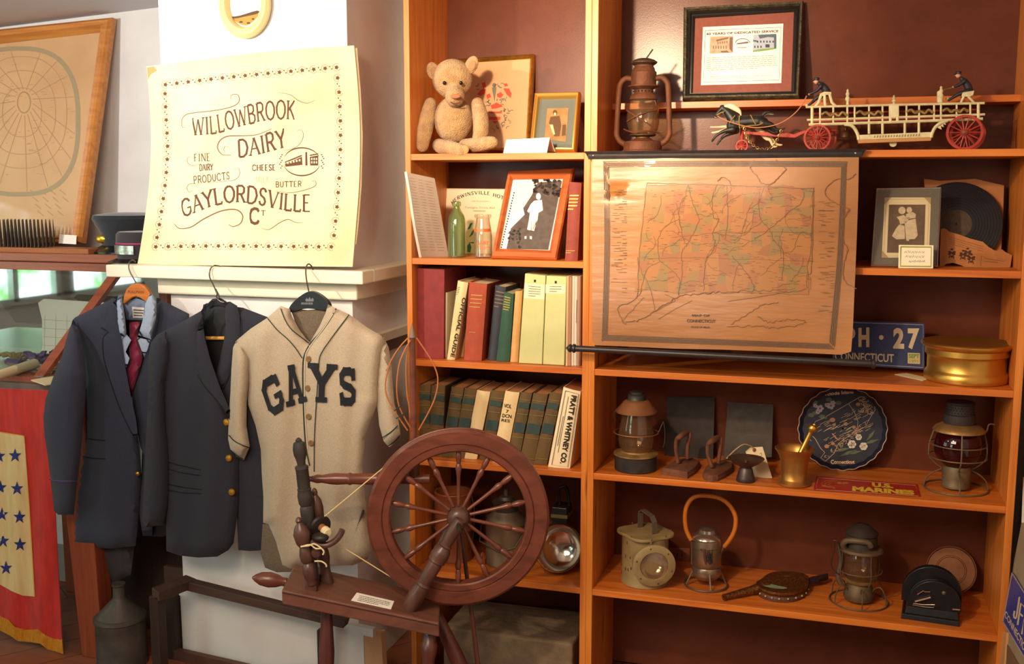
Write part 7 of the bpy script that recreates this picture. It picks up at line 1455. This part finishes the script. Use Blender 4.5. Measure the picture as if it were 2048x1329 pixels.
# pewter dish
c0 = sh(1491, 963, 4); s_ = mpp(c0)
o = thing('pewter_dish', 'small dark pewter dish on a bell-shaped foot beside the paper tag', 'dish', c0); M_pew = mat('dark_pewter', '5a4c48', .45, .7, c2='44383a', vs=20)
turn('foot', c0, [(18, 0), (19, 2), (18, 8), (15, 18), (13, 26), (11, 29)], s_, M_pew, o, 32); turn('dish', c0, [(10, 28), (14, 31), (26, 38), (35, 46), (36, 47), (34, 47), (22, 41), (6, 37), (3, 36.5), (3, 44), (0, 44.5)], s_, mat('brown_pewter', '6a4e3e', .5, .6, c2='503a32', vs=25), o, 40)
# tag
q = zo([(1447, 668), (1492, 632), (1606, 624), (1696, 915), (1540, 922)]); stg = lean(q[4], q[3], q[1], .1, .16)
o = thing('paper_tag', 'white manila tag on a string leaning behind the pewter dish', 'tag', stg(*q[4])); sheet('tag_card', q, stg, mat('manila', 'e2c8a0', .7, c2='d8ba90', vs=20), o, .001)
decal('tag_eyelet', [zo(circ(1530, 655, 18, 20, 12))], stg, mat('eyelet_brown', '8a3e2a', .6), o); decal('tag_hole', [zo(circ(1532, 655, 8, 9, 10))], stg, M_ink, o, .0014)
decal('tag_writing', ribbon(zo([(1580, 690), (1595, 680), (1600, 700), (1585, 720), (1605, 722)]), .8), stg, M_ink, o)
b = MB(); b.tube(cat_rom([at(x, y, Y) for (x, y), Y in zip(zo([(1532, 655), (1500, 620), (1430, 603), (1350, 655), (1270, 735)]), (.155, .14, .12, .1, .08))], 6), .0018, 6); b.build('string', mat('string_tan', 'b8946a', .9), o)
# mortar and pestle
c0 = sh(1587, 969, 4); s_ = mpp(c0)
o = thing('mortar', 'brass mortar holding a pestle in front of the blue souvenir tray', 'mortar', c0); M_mor = mat('brass_mortar', 'c8924e', .4, .9, c2='b07a3c', vs=14)
turn('bowl', c0, [(30, 0), (33, 2), (33, 5), (30, 8), (27, 11), (25, 14), (25.5, 30), (27.5, 50), (29, 54), (30, 58), (34, 66), (38.5, 72), (39, 74), (37, 75), (33, 72), (28, 60), (24, 22), (0, 18)], s_, M_mor, o, 48)
pe = thing('pestle', 'polished brass pestle leaning in the mortar', 'pestle', c0 + V((0, 0, .03)))
a = c0 + V((-6 * s_, -.006, 24 * s_)); e = at(*zu([(362, 352)])[0], c0.y + .02); d = e - a; b = MB(); b.lathe(a, [(r * s_, t * d.length) for r, t in ((3, 0), (7, .04), (7, .12), (5.5, .3), (4.6, .6), (4.2, .8), (5, .83), (8.4, .865), (9, .9), (7.6, .94), (3.6, .965), (3.2, .985), (0, 1))], 24, d); b.build('shaft', M_br, pe)
# souvenir tray
TC = zv([(705, 650)])[0]; stt = lean((1640, 941), (1730, 946), (1640, 775), .265, .315)
o = thing('souvenir_tray', 'round dark blue tray with a scalloped edge picturing Rhode Island and Connecticut', 'tray', stt(1685, 941))
def tray_px(k, n=144): return [(TC[0] + 88.5 * k * (1 + .012 * math.cos(24 * 2 * PI * i / n)) * math.cos(2 * PI * i / n), TC[1] + 82.5 * k * (1 + .012 * math.cos(24 * 2 * PI * i / n)) * math.sin(2 * PI * i / n)) for i in range(n)]
M_tr = mat('tray_blue_black', '16182a', .35, c2='1b1e33', vs=20, coat=.3)
b = MB(); n = 144; vs = []
for k, h in ((1, .012), (.985, .012), (.9, .003), (0.02, .0)): vs += [stt(*p) + stt.n * h for p in tray_px(k)]
b.add(vs, [(j * n + i, j * n + (i + 1) % n, (j + 1) * n + (i + 1) % n, (j + 1) * n + i) for j in range(3) for i in range(n)]); b.build('tray_face', M_tr, o)
b = MB(); b.tube([stt(*p) + stt.n * .012 for p in tray_px(1)], .0014, 6, closed=True); b.build('rim_line', mat('tray_gilt', 'a89478', .5, .3), o)
stf = lambda x, y: stt(x, y) + stt.n * .0035
M_tl = mat('tray_cream', 'b89a78', .5); r4 = random.Random(3)
tl = ribbon(zv([(240, 830), (200, 790), (300, 545), (440, 485), (455, 500), (460, 470), (790, 280), (960, 180), (1060, 185)]), 1) + ribbon(zv([(260, 760), (300, 800), (380, 940), (440, 1000), (380, 1080), (450, 1130), (580, 1010), (640, 870), (760, 780), (900, 690), (1040, 620), (1120, 470), (1180, 380), (1180, 280), (1060, 185)]), 1.1) + ribbon(zv([(790, 280), (880, 410), (930, 540), (920, 640)]), 1)
for i in range(70):
    t = r4.random(); u = r4.random(); x = 330 + 620 * t - 60 + 240 * u; y = 640 - 330 * t + 330 * u; l = r4.uniform(30, 100); tl += ribbon(zv([(x, y), (x + l, y - l * .55)]), .8)
for i in range(50):
    x, y = r4.uniform(960, 1180), r4.uniform(200, 440); t0 = r4.uniform(0, 6); tl += ribbon(zv([(x + 22 * math.cos(t0 + k * .7), y + 22 * math.sin(t0 + k * .7)) for k in range(5)]), .9)
for i in range(46):
    t = r4.random(); x, y = 440 + 620 * t, 1080 - 520 * t + r4.uniform(-60, 60); t0 = r4.uniform(0, 6); tl += ribbon(zv([(x + 20 * math.cos(t0 + k * .7), y + 20 * math.sin(t0 + k * .7)) for k in range(5)]), .8)
decal('map_drawing', tl, stf, M_tl, o)
fl = []; lf = []
for cx, cy, r in ((840, 880, 64), (1012, 910, 60), (940, 775, 48)): 
    for k in range(6): fl.append(zv(circ(cx + r * .5 * math.cos(k * 1.05), cy + r * .5 * math.sin(k * 1.05), r * .52, r * .5, 10)))
for q in fl: pass
decal('white_blossoms', fl, stf, mat('blossom_white', 'd8c8b4', .6), o)
for cx, cy, a, l in ((700, 960, -.2, 140), (780, 1010, -.35, 150), (1130, 840, -.3, 120), (1120, 750, -.9, 110), (880, 1000, -.2, 120)): lf.append(zv([(cx - l * math.cos(a), cy - l * math.sin(a)), (cx + 25 * math.sin(a), cy - 25 * math.cos(a)), (cx + l * math.cos(a), cy + l * math.sin(a)), (cx - 25 * math.sin(a), cy + 25 * math.cos(a))]))
for cx, cy in ((240, 450), (290, 260), (400, 470), (500, 220), (300, 420), (640, 270)): lf.append(zv(circ(cx, cy, 48, 30, 10)))
for q in lf: decal('painted_leaf', [q], stf, mat('leaf_green', '566048', .6), o, .0006)
vf = []
for cx, cy, r in ((370, 350, 60), (340, 400, 40), (530, 310, 62), (560, 270, 44), (300, 310, 36), (470, 300, 36)):
    for k in range(5): vf.append(zv(circ(cx + r * .55 * math.cos(k * 1.26), cy + r * .55 * math.sin(k * 1.26), r * .42, r * .36, 9)))
decal('violet_blossoms', vf, stf, mat('blossom_violet', 'a89a9c', .6), o, .0012)
decal('small_emblems', [zv(circ(x, y, r, r * .8, 9)) for x, y, r in ((555, 520, 42), (580, 590, 26), (750, 580, 34), (470, 910, 38), (560, 870, 30), (930, 290, 34), (870, 625, 30))] + [zv([(540, 715), (560, 720), (660, 830), (600, 800)])], stf, mat('emblem_buff', 'a8744e', .6), o, .0012)
decal('place_name', text('Connecticut', zv([(528, 1108), (880, 1112), (880, 1165), (528, 1172)]), .03), stf, mat('script_cream', 'd8b088', .6), o, .0012)
decal('place_name', text('Rhode Island', zv([(450, 108), (862, 78), (862, 128), (450, 165)]), .03), stf, mat('script_cream', 'd8b088', .6), o, .0012)
# marines plate lying flat
q = zu([(372, 782), (1188, 848), (1214, 945), (352, 890)]); b = MB(); p = [atz(x, y, S[4] + .001) for x, y in q]; b.prism(p, V((0, 0, .0016)))
o = b.build('metal_plate', mat('plate_red', 'a82a1c', .45, c2='98241a', vs=20), None, smooth=0); tag(o, 'red metal plate lettered U.S. MARINES lying flat on the shelf', 'sign')
sfz = Pl(V((0, 0, S[4] + .0028)), V((1, 0, S[4] + .0028)), V((0, 1, S[4] + .0028)))
f = bil(q); decal('rim_line', ribbon([f(.02, .06), f(.98, .06), f(.98, .94), f(.02, .94), f(.02, .06)], .9), sfz, mat('rim_pink', 'd8a08a', .5), o, .0006)
M_ylw = mat('plate_yellow', 'd8b436', .5)
decal('lettering', text('U.S.', [f(.55, .1), f(.75, .1), f(.76, .44), f(.55, .44)], .06) + text('MARINES', [f(.36, .5), f(.95, .5), f(.95, .88), f(.36, .88)], .06), sfz, M_ylw, o, .0008)
em = [[f(u, v) for u, v in ([(.1 + .05 * math.cos(t), .55 + .3 * math.sin(t)) for t in [k * .63 for k in range(10)]])]] * 0
for k in range(3): em += ribbon([f(.17 + (.03 + .03 * k) * math.cos(t) * 1.2, .5 + (.13 + .1 * k) * math.sin(t)) for t in [.4 + k + i * .4 for i in range(11)]], .9)
em += [[f(.2, .3), f(.31, .22), f(.33, .34), f(.22, .42)], [f(.06, .55), f(.2, .72), f(.2, .8), f(.08, .68)]]
decal('emblem', em, sfz, mat('emblem_gold', 'b8702e', .5), o, .0008)
# red globe lantern
c0 = sh(1911, 978, 4); s_ = mpp(c0)
o = thing('red_lantern', 'railroad lantern with a ruby red globe in a wire cage on its ring base', 'lantern', c0)
M_gtin = mat('grey_tin', '7a684e', .55, .45, c2='645440', vs=26); M_rub = glass('ruby_glass', '7c1a2a', 1.3, .07, '4a1018', .35)
turn('fuel_pot', c0, [(25, 4), (27, 5), (27, 12), (26, 14), (27, 26), (27, 40), (25, 48), (20, 50)], s_, M_gtin, o, 36)
turn('globe', c0, [(24, 48), (32, 54), (40, 64), (45, 78), (45, 92), (42, 106), (36, 116), (32, 120)], s_, M_rub, o, 40)
turn('hood', c0, [(44, 118), (49, 119), (49, 121), (44, 127), (34, 133), (24, 136)], s_, M_btin, o, 40)
turn('chimney', c0, [(30, 134), (31, 138), (30, 152), (26, 154), (26, 172), (28, 174), (26, 177), (0, 180)], s_, mat('dark_grey_tin', '3c3436', .6, .4), o, 36)
pv = []
b = MB()
for r in range(3):
    for i in range(14): a = PI + PI * (i + .5 * (r % 2)) / 14; b.ell(c0 + V((26.2 * s_ * math.cos(a), 26.2 * s_ * math.sin(a), (158 + r * 5) * s_)), .0018, .0018, .0022, 6, 4)
b.build('perforated_band', M_ink, o)
b = MB(); b.tube(ringpts(c0, 60 * s_, 2 * s_), 1.8 * s_, 8, closed=True); b.build('base_ring', M_gtin, o)
for z, r in ((66, 54), (92, 53)): b = MB(); b.tube(ringpts(c0, r * s_, z * s_), 1.3 * s_, 7, closed=True); b.build('guard_ring', M_gtin, o)
for k in range(4):
    a = -PI / 2 + PI / 2 * k + .03; d = V((math.cos(a), math.sin(a), 0))
    b = MB(); b.tube(cat_rom([c0 + d * r * s_ + V((0, 0, z * s_)) for r, z in ((60, 2), (56, 18), (42, 32), (28, 40), (38, 48), (50, 60), (54, 72), (53, 92), (48, 112), (46, 119))], 4), 1.5 * s_, 7); b.build('guard_wire', M_gtin, o)
b = MB(); b.tube(cat_rom([c0 + V((x * s_, 0, z * s_)) for x, z in ((49, 118), (52, 126), (53, 133), (58, 136), (64, 135))], 5), 1.4 * s_, 7); b.build('bail_end', M_gtin, o)
# ================================================================== FIFTH RIGHT SHELF
c0 = sh(1289, 1163, 5); s_ = mpp(c0)
o = thing('signal_lamp', 'cream painted box lamp with a round bullseye lens and a strap handle on top', 'lamp', c0)
M_cr2 = mat('chipped_cream_paint', '9a8458', .6, .1, c2='86704a', vs=20, bump=.1, bs=60); M_drk = mat('paint_chip', '5a3a26', .7)
turn('body', c0, [(44, 0), (47, 1), (47, 4), (46, 6), (46, 96), (47, 98)], s_, M_cr2, o, 40)
b = MB(); lidp = []
for i in range(48):
    a = 2 * PI * i / 48; r = (52 + 5 * math.cos(4 * a)) * s_; lidp.append(c0 + V((r * math.cos(a), r * math.sin(a), 98 * s_)))
b.prism(lidp, V((0, 0, 6 * s_))); b.build('lid', M_cr2, o, smooth=40, bevel=.002)
for a in (.3, 1.2, 2.3, 3.5, 4.3, 5.1, 5.8):
    b = MB(); b.ell(c0 + V((50 * s_ * math.cos(a), 50 * s_ * math.sin(a), 105 * s_)), .003, .003, .0025, 8, 6); b.build('rivet', M_gtin, o)
b = MB(); hp = [c0 + V((x * s_, y * s_, z * s_)) for x, y, z in ((-14, 20, 104), (-14, 20, 136), (-8, 14, 142), (14, -8, 138), (20, -14, 128), (20, -14, 104))]
for i in range(len(hp) - 1): b.obox((hp[i] + hp[i + 1]) / 2, (hp[i + 1] - hp[i]) * .53, V((.7, .7, 0)) * 5.5 * s_, (hp[i + 1] - hp[i]).cross(V((.7, .7, 0))).normalized() * 1.3 * s_)
b.build('strap_handle', mat('handle_grey', '6a5a4c', .5, .4), o, smooth=0)
lc_ = at(*zs([(488, 580)])[0], c0.y - 48 * s_); lx = V((.34, -.92, -.02)).normalized()
b = MB(); b.lathe(lc_, [(40 * s_, -.03), (42 * s_, -.004), (42 * s_, .002), (36 * s_, .006), (28 * s_, .006), (27 * s_, .0)], 44, lx, cap=False); b.build('lens_bezel', M_cr2, o)
b = MB(); b.lathe(lc_, [(27 * s_, .002), (25 * s_, -.006), (16 * s_, -.018), (6 * s_, -.026), (0, -.028)], 40, lx, cap=False); b.build('reflector', mat('warm_chrome', 'd8bc96', .16, 1), o)
b = MB(); b.lathe(lc_, [(27 * s_, .003), (18 * s_, .007), (8 * s_, .0085), (0, .009)], 36, lx); b.build('lens', M_cg, o)
for k in range(6):
    a = k * PI / 3 + .3; u = lx.cross(V((0, 0, 1))).normalized(); w2 = u.cross(lx); b = MB(); b.ell(lc_ + (u * math.cos(a) + w2 * math.sin(a)) * 36 * s_ + lx * .006, .0026, .0026, .0026, 8, 6); b.build('bezel_screw', M_drk, o)
for i in range(9):
    a = PI * 1.1 + rnd.uniform(0, .9); h = rnd.uniform(15, 90); b = MB(); b.ell(c0 + V((46 * s_ * math.cos(a), 46 * s_ * math.sin(a), h * s_)), .003, .0012, rnd.uniform(.003, .008), 8, 6); b.build('paint_chip', M_drk, o)
b = MB(); p = at(1302, 1080, c0.y - 47 * s_); b.ell(p, .004, .003, .004, 10, 8); b.ell(p + V((0, 0, -.012)), .005, .003, .005, 10, 8); b.build('latch', M_gtin, o)
# outlet on the back panel
q = [at(x, y, DB - .0002) for x, y in zs([(600, 440), (762, 446), (762, 632), (604, 628)])]; b = MB(); b.prism(q, V((0, -.004, 0))); o = b.build('wall_outlet', mat('outlet_brown', '8a5034', .5), None, smooth=0, bevel=.001); tag(o, 'brown electrical outlet plate on the back panel behind the box lamp', 'outlet')
sot = PY(DB - .0045); f = bil(zs([(600, 440), (762, 446), (762, 632), (604, 628)]))
for v in (.3, .72):
    for du in (.38, .62): decal('socket_slot', [[f(du - .025, v - .06), f(du + .025, v - .06), f(du + .025, v + .06), f(du - .025, v + .06)]], sot, M_ink, o)
# hand lantern with orange handle
c0 = sh(1412, 1171, 5); s_ = mpp(c0)
o = thing('hand_lantern', 'silver electric hand lantern with a tall orange loop handle on a ring foot', 'lantern', c0); M_nk = mat('worn_nickel', 'a8927c', .35, .8, c2='8a7462', vs=30)
b = MB(); b.tube(ringpts(c0, 42 * s_, 2.2 * s_), 2.2 * s_, 10, closed=True); b.build('foot_ring', mat('grey_ring', '6e5a4c', .5, .6), o)
for k in range(4):
    a = -PI / 2 + .35 + k * PI / 2; d = V((math.cos(a), math.sin(a), 0)); b = MB(); b.tube([c0 + d * 40 * s_ + V((0, 0, 3 * s_)), c0 + d * 27 * s_ + V((0, 0, 32 * s_))], 1.7 * s_, 8); b.build('leg', M_nk, o)
turn('lamp_base', c0, [(12, 14), (22, 16), (26, 20), (28.5, 26), (28.5, 40), (27, 42)], s_, M_nk, o, 40)
turn('body', c0, [(27, 41), (28.5, 43), (28.5, 96), (28, 98)], s_, M_nk, o, 40)
turn('dome', c0, [(28, 97), (29, 99), (28, 101), (24, 106), (18, 110), (17, 116), (10, 119), (0, 120)], s_, mat('bright_nickel', 'c0b4a4', .2, .9), o, 40)
cy = lambda x, y: at(x, y, c0.y - math.sqrt(max(0, 1 - ((x - 1412) / 29) ** 2)) * 28.6 * s_)
decal('window', [zx([(182, 690), (240, 682), (300, 690), (300, 870), (182, 868)])], cy, mat('window_brown', '5a3022', .3), o, .001)
decal('wire_detail', [p for i in range(16) for p in ribbon(zx([(290 + rnd.uniform(0, 90), 690 + rnd.uniform(0, 180)) for _ in range(3)]), 1)], cy, M_ink, o, .0014)
for y in (595, 690, 905): decal('band_line', ribbon(zx([(138 + i * 33, y + 18 * math.sin(PI * i / 10)) for i in range(11)]), 1), cy, mat('band_dark', '4a3428', .5), o, .001)
b = MB(); hp = [(130, 582), (95, 520), (68, 440), (58, 320), (75, 200), (130, 110), (210, 72), (320, 70), (440, 92), (530, 140), (600, 220), (642, 320), (640, 430), (610, 520), (560, 600), (510, 660)]
b.tube(cat_rom([at(x, y, c0.y) for x, y in zx(hp)], 5), 4.4 * s_, 14); b.build('loop_handle', mat('orange_rubber', 'c8701c', .5, c2='b0600f', vs=20), o)
for l in ([(130, 580), (138, 640), (140, 720), (138, 860)], [(512, 658), (486, 700), (468, 760), (462, 820), (468, 885)]): b = MB(); b.tube(cat_rom([at(x, y, c0.y) for x, y in zx(l)], 4), 2.6 * s_, 10, flat=.6); b.build('handle_end', M_nk, o)
# bellows
o = thing('bellows', 'brass-fronted fireplace bellows lying on the lowest filled shelf with a dark handle', 'bellows', sh(1560, 1180, 5)); zb0, zb1 = S[5], S[5] + .03
def bl(z, pts): return [atz(x, y, z) for x, y in zx(pts)]
topo = sm([(930, 1135), (880, 1072), (940, 1030), (1010, 975), (1110, 945), (1290, 942), (1420, 965), (1484, 1000), (1490, 1040), (1472, 1110), (1410, 1160), (1300, 1192), (1150, 1196), (1030, 1175)], 3, True)
tp = bl(zb1, topo); cxt = sum(tp, V()) / len(tp); M_emb = mat('embossed_brass', '8a5a2c', .35, .75, c2='6a3e1e', vs=70, bump=.5, bs=110)
b = MB(); b.prism(tp, V((0, 0, -.008))); b.build('top_board', M_emb, o, smooth=0, bevel=.001)
b = MB(); lo = [p + V((0, 0, -.0085)) for p in tp]; md = [cxt + (p - cxt) * .95 + V((0, 0, -.015)) for p in tp]; bt = [cxt + (p - cxt) * 1.0 + V((0, 0, -.0215)) for p in tp]; n = len(tp)
b.add(lo + md + bt, [(j * n + i, j * n + (i + 1) % n, (j + 1) * n + (i + 1) % n, (j + 1) * n + i) for j in range(2) for i in range(n)]); b.build('leather_sides', mat('brown_leather', '6a3a26', .6, c2='55301f', vs=30), o)
b = MB(); b.prism([p + V((0, 0, -.022)) for p in tp], V((0, 0, -.0078))); b.build('bottom_board', mat('bellows_wood', '5a3420', .6), o, smooth=0)
for i in range(0, n, 2):
    p = tp[i]
    if p.y < cxt.y + .01: d = (p - cxt); d.z = 0; b = MB(); b.ell(cxt + (p - cxt) * 1.0 + d.normalized() * .001 + V((0, 0, -.018)), .0034, .0034, .0034, 8, 6); b.build('stud', mat('stud_verdigris', 'a8a084', .5, .4), o)
a = (bl(S[5] + .02, [(925, 1115)])[0] + bl(S[5] + .02, [(965, 1150)])[0]) / 2; e = atz(*zx([(505, 1245)])[0], S[5] + .011); d = e - a; b = MB(); b.lathe(a, [(.0185, -.02), (.018, 0), (.013, d.length * .25), (.011, d.length * .6), (.009, d.length * .95), (.0105, d.length), (.006, d.length), (.005, d.length * .9)], 20, d); b.build('nozzle', M_emb, o)
hs = bl(S[5] + .027, [(1484, 1010), (1600, 985), (1710, 960), (1718, 1000), (1600, 1040), (1488, 1050)]); b = MB(); b.prism(hs, V((0, 0, -.012))); b.build('handle', mat('dark_handle', '2a1e22', .5), o, smooth=0, bevel=.003)
ssb_ = PZ(zb1 + .0006)
cr = []
for k in range(5): cr += ribbon(zx(sm([(1000 + k * 90, 1080 - k * 8), (1040 + k * 90, 1050 - k * 10), (1080 + k * 85, 1075 - k * 12), (1050 + k * 90, 1095 - k * 10)], 4)), 1.2)
decal('embossed_scroll', cr + [zx(circ(1230, 1000, 40, 10, 10))], ssb_, mat('bright_brass_wear', 'c89a50', .3, .9), o); decal('verdigris_patch', [zx(sm([(950, 1105), (1040, 1092), (1140, 1112), (1240, 1135), (1180, 1148), (1050, 1135)], 4, True))], ssb_, mat('verdigris', '7a8a6a', .8), o, .0012)
# wire cage lantern
c0 = sh(1717, 1203, 5); s_ = mpp(c0)
o = thing('railroad_lantern', 'dull clear-globe railroad lantern in a wire cage beside the bellows handle', 'lantern', c0); M_og = mat('olive_grey_tin', '6e5a42', .6, .4, c2='564634', vs=24)
turn('fuel_pot', c0, [(24, 4), (28, 6), (30, 12), (30, 20), (26, 28), (24, 36), (20, 42)], s_, M_og, o, 36)
turn('collar', c0, [(24, 40), (28, 42), (29, 46), (26, 48)], s_, M_btin, o, 32)
turn('glass_globe', c0, [(25, 47), (31, 54), (33, 66), (33, 84), (30, 98), (28, 106)], s_, M_globe, o, 36)
turn('brim', c0, [(34, 104), (42, 106), (43, 108), (40, 112), (30, 114)], s_, M_og, o, 40)
turn('hood', c0, [(31, 112), (30, 134), (28, 138), (31, 140), (31, 144), (24, 150), (14, 158), (0, 161)], s_, mat('dark_olive_tin', '443a34', .6, .4, c2='38302c', vs=24), o, 36)
b = MB(); b.tube(cat_rom([c0 + V((x * s_, y * s_, z * s_)) for x, y, z in ((-31, -18, 110), (-34, -22, 122), (-26, -28, 132), (-4, -32, 134), (12, -31, 132), (18, -30, 124))], 6), 6 * s_, 14); b.build('air_tube', M_og, o)
b = MB(); b.tube(cat_rom([c0 + V((x * s_, -.01, z * s_)) for x, z in ((-40, 118), (-38, 100), (-36, 80), (-40, 60), (-40, 44), (-34, 34))], 6), 5.5 * s_, 14); b.build('side_tube', M_og, o)
b = MB(); b.tube(ringpts(c0, 56 * s_, 2 * s_), 1.6 * s_, 8, closed=True); b.build('base_ring', M_og, o)
b = MB(); b.tube(ringpts(c0, 42 * s_, 66 * s_), 1.1 * s_, 7, closed=True); b.build('guard_ring', M_og, o)
for k in range(6):
    a = -PI / 2 + .1 + k * PI / 3; d = V((math.cos(a), math.sin(a), 0)); b = MB(); b.tube(cat_rom([c0 + d * r * s_ + V((0, 0, z * s_)) for r, z in ((56, 2), (54, 22), (44, 38), (32, 34), (28, 26))], 4), 1.3 * s_, 7); b.build('guard_wire', M_og, o)
for k in range(4):
    a = -PI / 2 + .5 + k * PI / 2; d = V((math.cos(a), math.sin(a), 0)); b = MB(); b.tube(cat_rom([c0 + d * r * s_ + V((0, 0, z * s_)) for r, z in ((32, 34), (40, 52), (42, 66), (40, 90), (40, 106))], 4), 1.1 * s_, 7); b.build('guard_wire', M_og, o)
b = MB(); b.tube(cat_rom([c0 + V((x * s_, -.02, z * s_)) for x, z in ((-46, 124), (-52, 124), (-50, 108), (-54, 88), (-55, 74), (-48, 62), (-38, 58), (-36, 90), (-40, 110), (-44, 122))], 5), 1.2 * s_, 7); b.build('bail', M_wire, o)
# cheque machine
o = thing('cheque_writer', 'black cast iron cheque writing machine with chrome levers at the right end of its shelf', 'machine', sh(1860, 1235, 5)); M_bl = mat('black_enamel', '1a1a1e', .32, .2, c2='232226', vs=40)
q0 = [atz(x, y, S[5]) for x, y in zy([(865, 938), (1376, 1012)])]; fd = (q0[1] - q0[0]); fu = fd.normalized(); bk_ = V((-fu.y, fu.x, 0)); Ls = fd.length
b = MB(); h1_, h2_ = .014, .034; dpt = .13
def fr(u, w, z): return q0[0] + fu * (u * Ls) + bk_ * w + V((0, 0, z))
b.hexa([fr(0, 0, 0), fr(1, 0, 0), fr(1, dpt, 0), fr(0, dpt, 0), fr(.02, .004, h1_), fr(.98, .004, h1_), fr(.98, dpt, h1_), fr(.02, dpt, h1_)]); b.hexa([fr(.06, .01, h1_), fr(.97, .01, h1_), fr(.97, dpt - .01, h1_), fr(.06, dpt - .01, h1_), fr(.1, .016, h2_), fr(.95, .016, h2_), fr(.95, dpt - .016, h2_), fr(.1, dpt - .016, h2_)]); b.build('base', M_bl, o, smooth=0, bevel=.002)
def drum(name, uc, r, w0, w1, m, zc=h2_ + .012):
    b = MB(); pts = [fr(uc, w0, h2_ - .002) - fu * r, fr(uc, w0, h2_ - .002) + fu * r] + [fr(uc, w0, zc) + fu * (r * math.cos(t)) + V((0, 0, r * 1.02 * math.sin(t))) for t in [PI * i / 28 for i in range(29)]]; b.prism(pts, bk_ * (w1 - w0)); return b.build(name, m, o, smooth=30, bevel=.0015)
drum('front_housing', .56, .069, .018, .03, M_bl); drum('type_drum', .53, .064, .03, .062, mat('drum_black', '141418', .5), h2_ + .018); drum('rear_housing', .5, .08, .062, .085, M_bl, h2_ + .026); 
sfm = Pl(fr(0, .0178, 0), fr(1, .0178, 0), fr(0, .0178, .1))
for l, r in (([(990, 784), (1125, 748)], 2.2), ([(1010, 722), (1060, 690), (1075, 700), (1120, 700)], 1.4), ([(970, 812), (1070, 830), (1150, 836), (1160, 812), (1060, 812), (975, 800)], 1), ([(1312, 850), (1376, 856)], 1.8)):
    b = MB(); b.tube([sfm(x, y) + sfm.n * .006 for x, y in zy(l)], r * .0015, 8); b.build('chrome_lever', mat('chrome_lever', 'd0c4b8', .2, 1), o)
b = MB(); p = sfm(*zy([(1238, 718)])[0]); b.ell(p, .006, .004, .006, 12, 8); b.build('pivot_screw', M_gtin, o)
# tin lid behind it
q = zy([(1300, 520)])[0]; sli = lean((1860, 1195), (1940, 1200), (1860, 1100), .255, .305); rc = sli(*q); s_ = mpp(rc)
o = thing('tin_lid', 'round copper coloured tin lid leaning on the back panel behind the black machine', 'lid', rc - V((0, 0, 46 * s_))); b = MB(); b.lathe(rc, [(0, 0), (25 * s_, 0), (26 * s_, .003), (28 * s_, .003), (29 * s_, 0), (44 * s_, 0), (46 * s_, .004), (47 * s_, .004), (47 * s_, -.004), (0, -.003)], 56, sli.n); b.build('lid_disc', mat('dull_copper_lid', '8a5a3c', .4, .7, c2='6e4630', vs=14), o)
# ================================================================== RIGHT EDGE: board and second plate
srw = Pl(at(2024, 1145, -.012), at(2005, 1245, -.012), at(2024, 1145, -.012) + V((.002, -.3, 0)))
o = thing('licence_plate', 'blue Connecticut licence plate beginning JF on a board at the right edge', 'licence plate', at(2010, 1245, -.05))
q = [(2024, 1145), (2120, 1300), (2110, 1420), (2005, 1245)]
slab('plate_panel', q, srw, .0015, mat('bright_plate_blue', '2a3a8c', .45), o); f = bil(q)
decal('rim', ribbon([(2025.5, 1149), (2120, 1304)], 2.2) + ribbon([(2024, 1146), (2006, 1243)], 2.2) + ribbon([(2006, 1244), (2108, 1416)], 2.2), srw, mat('plate_rim', '9a98a4'), o)
zrw = lambda l: [(1880 + x / 7.03, 1140 + y / 7.03) for x, y in l]
decal('characters', ribbon(zrw([(1118, 385), (1075, 660), (1062, 690), (1045, 680), (1038, 640), (1048, 580)]), 3.4) + ribbon(zrw([(1090, 780), (1138, 470), (1200, 540)]), 3.4) + ribbon(zrw([(1125, 620), (1165, 660)]), 3.4) + ribbon(zrw([(1150, 910), (1185, 680), (1260, 1000)]), 3.4), srw, M_pl, o, .0014)
decal('state_name', text('CONNECTICUT', [zrw([(925, 568)])[0], zrw([(1260, 1160)])[0], zrw([(1235, 1255)])[0], zrw([(905, 650)])[0]], .02), srw, M_pl, o, .0014)
sbd = Pl(srw.p + V((.006, 0, 0)), srw.p + V((.006, 0, 0)) + V((.0, -.3, 0)), srw.p + V((-.02, 0, -.4)))
o = thing('display_board', 'beige display board standing at the right edge behind the second plate', 'board', at(2010, 1329, -.04))
slab('board', [(2043, 1046), (2120, 1046), (2120, 1600), (1990, 1600), (2003, 1250)], sbd, .006, mat('beige_board', '9c8a70', .8, c2='8e7c62', vs=10), o)
slab('upper_card', [(2046, 955), (2120, 955), (2120, 1046), (2043, 1046)], sbd, .004, mat('white_card', 'f4efe4'), o)
slab('wood_strip', [(1999, 1262), (2013, 1266), (2008, 1329), (2000, 1400), (1980, 1400)], Pl(sbd.p - V((.008, 0, 0)), sbd.p - V((.008, 0, 0)) + V((0, -.3, 0)), sbd.p + V((-.028, 0, -.4))), .006, mat('light_wood_strip', 'c8925e', .5), o)
slab('lower_panel', [(2014, 1290), (2120, 1480), (2100, 1600), (2004, 1500)], Pl(sbd.p - V((.006, 0, 0)), sbd.p - V((.006, 0, 0)) + V((0, -.3, 0)), sbd.p + V((-.026, 0, -.4))), .003, mat('brown_print', '7a5a44', .6), o)
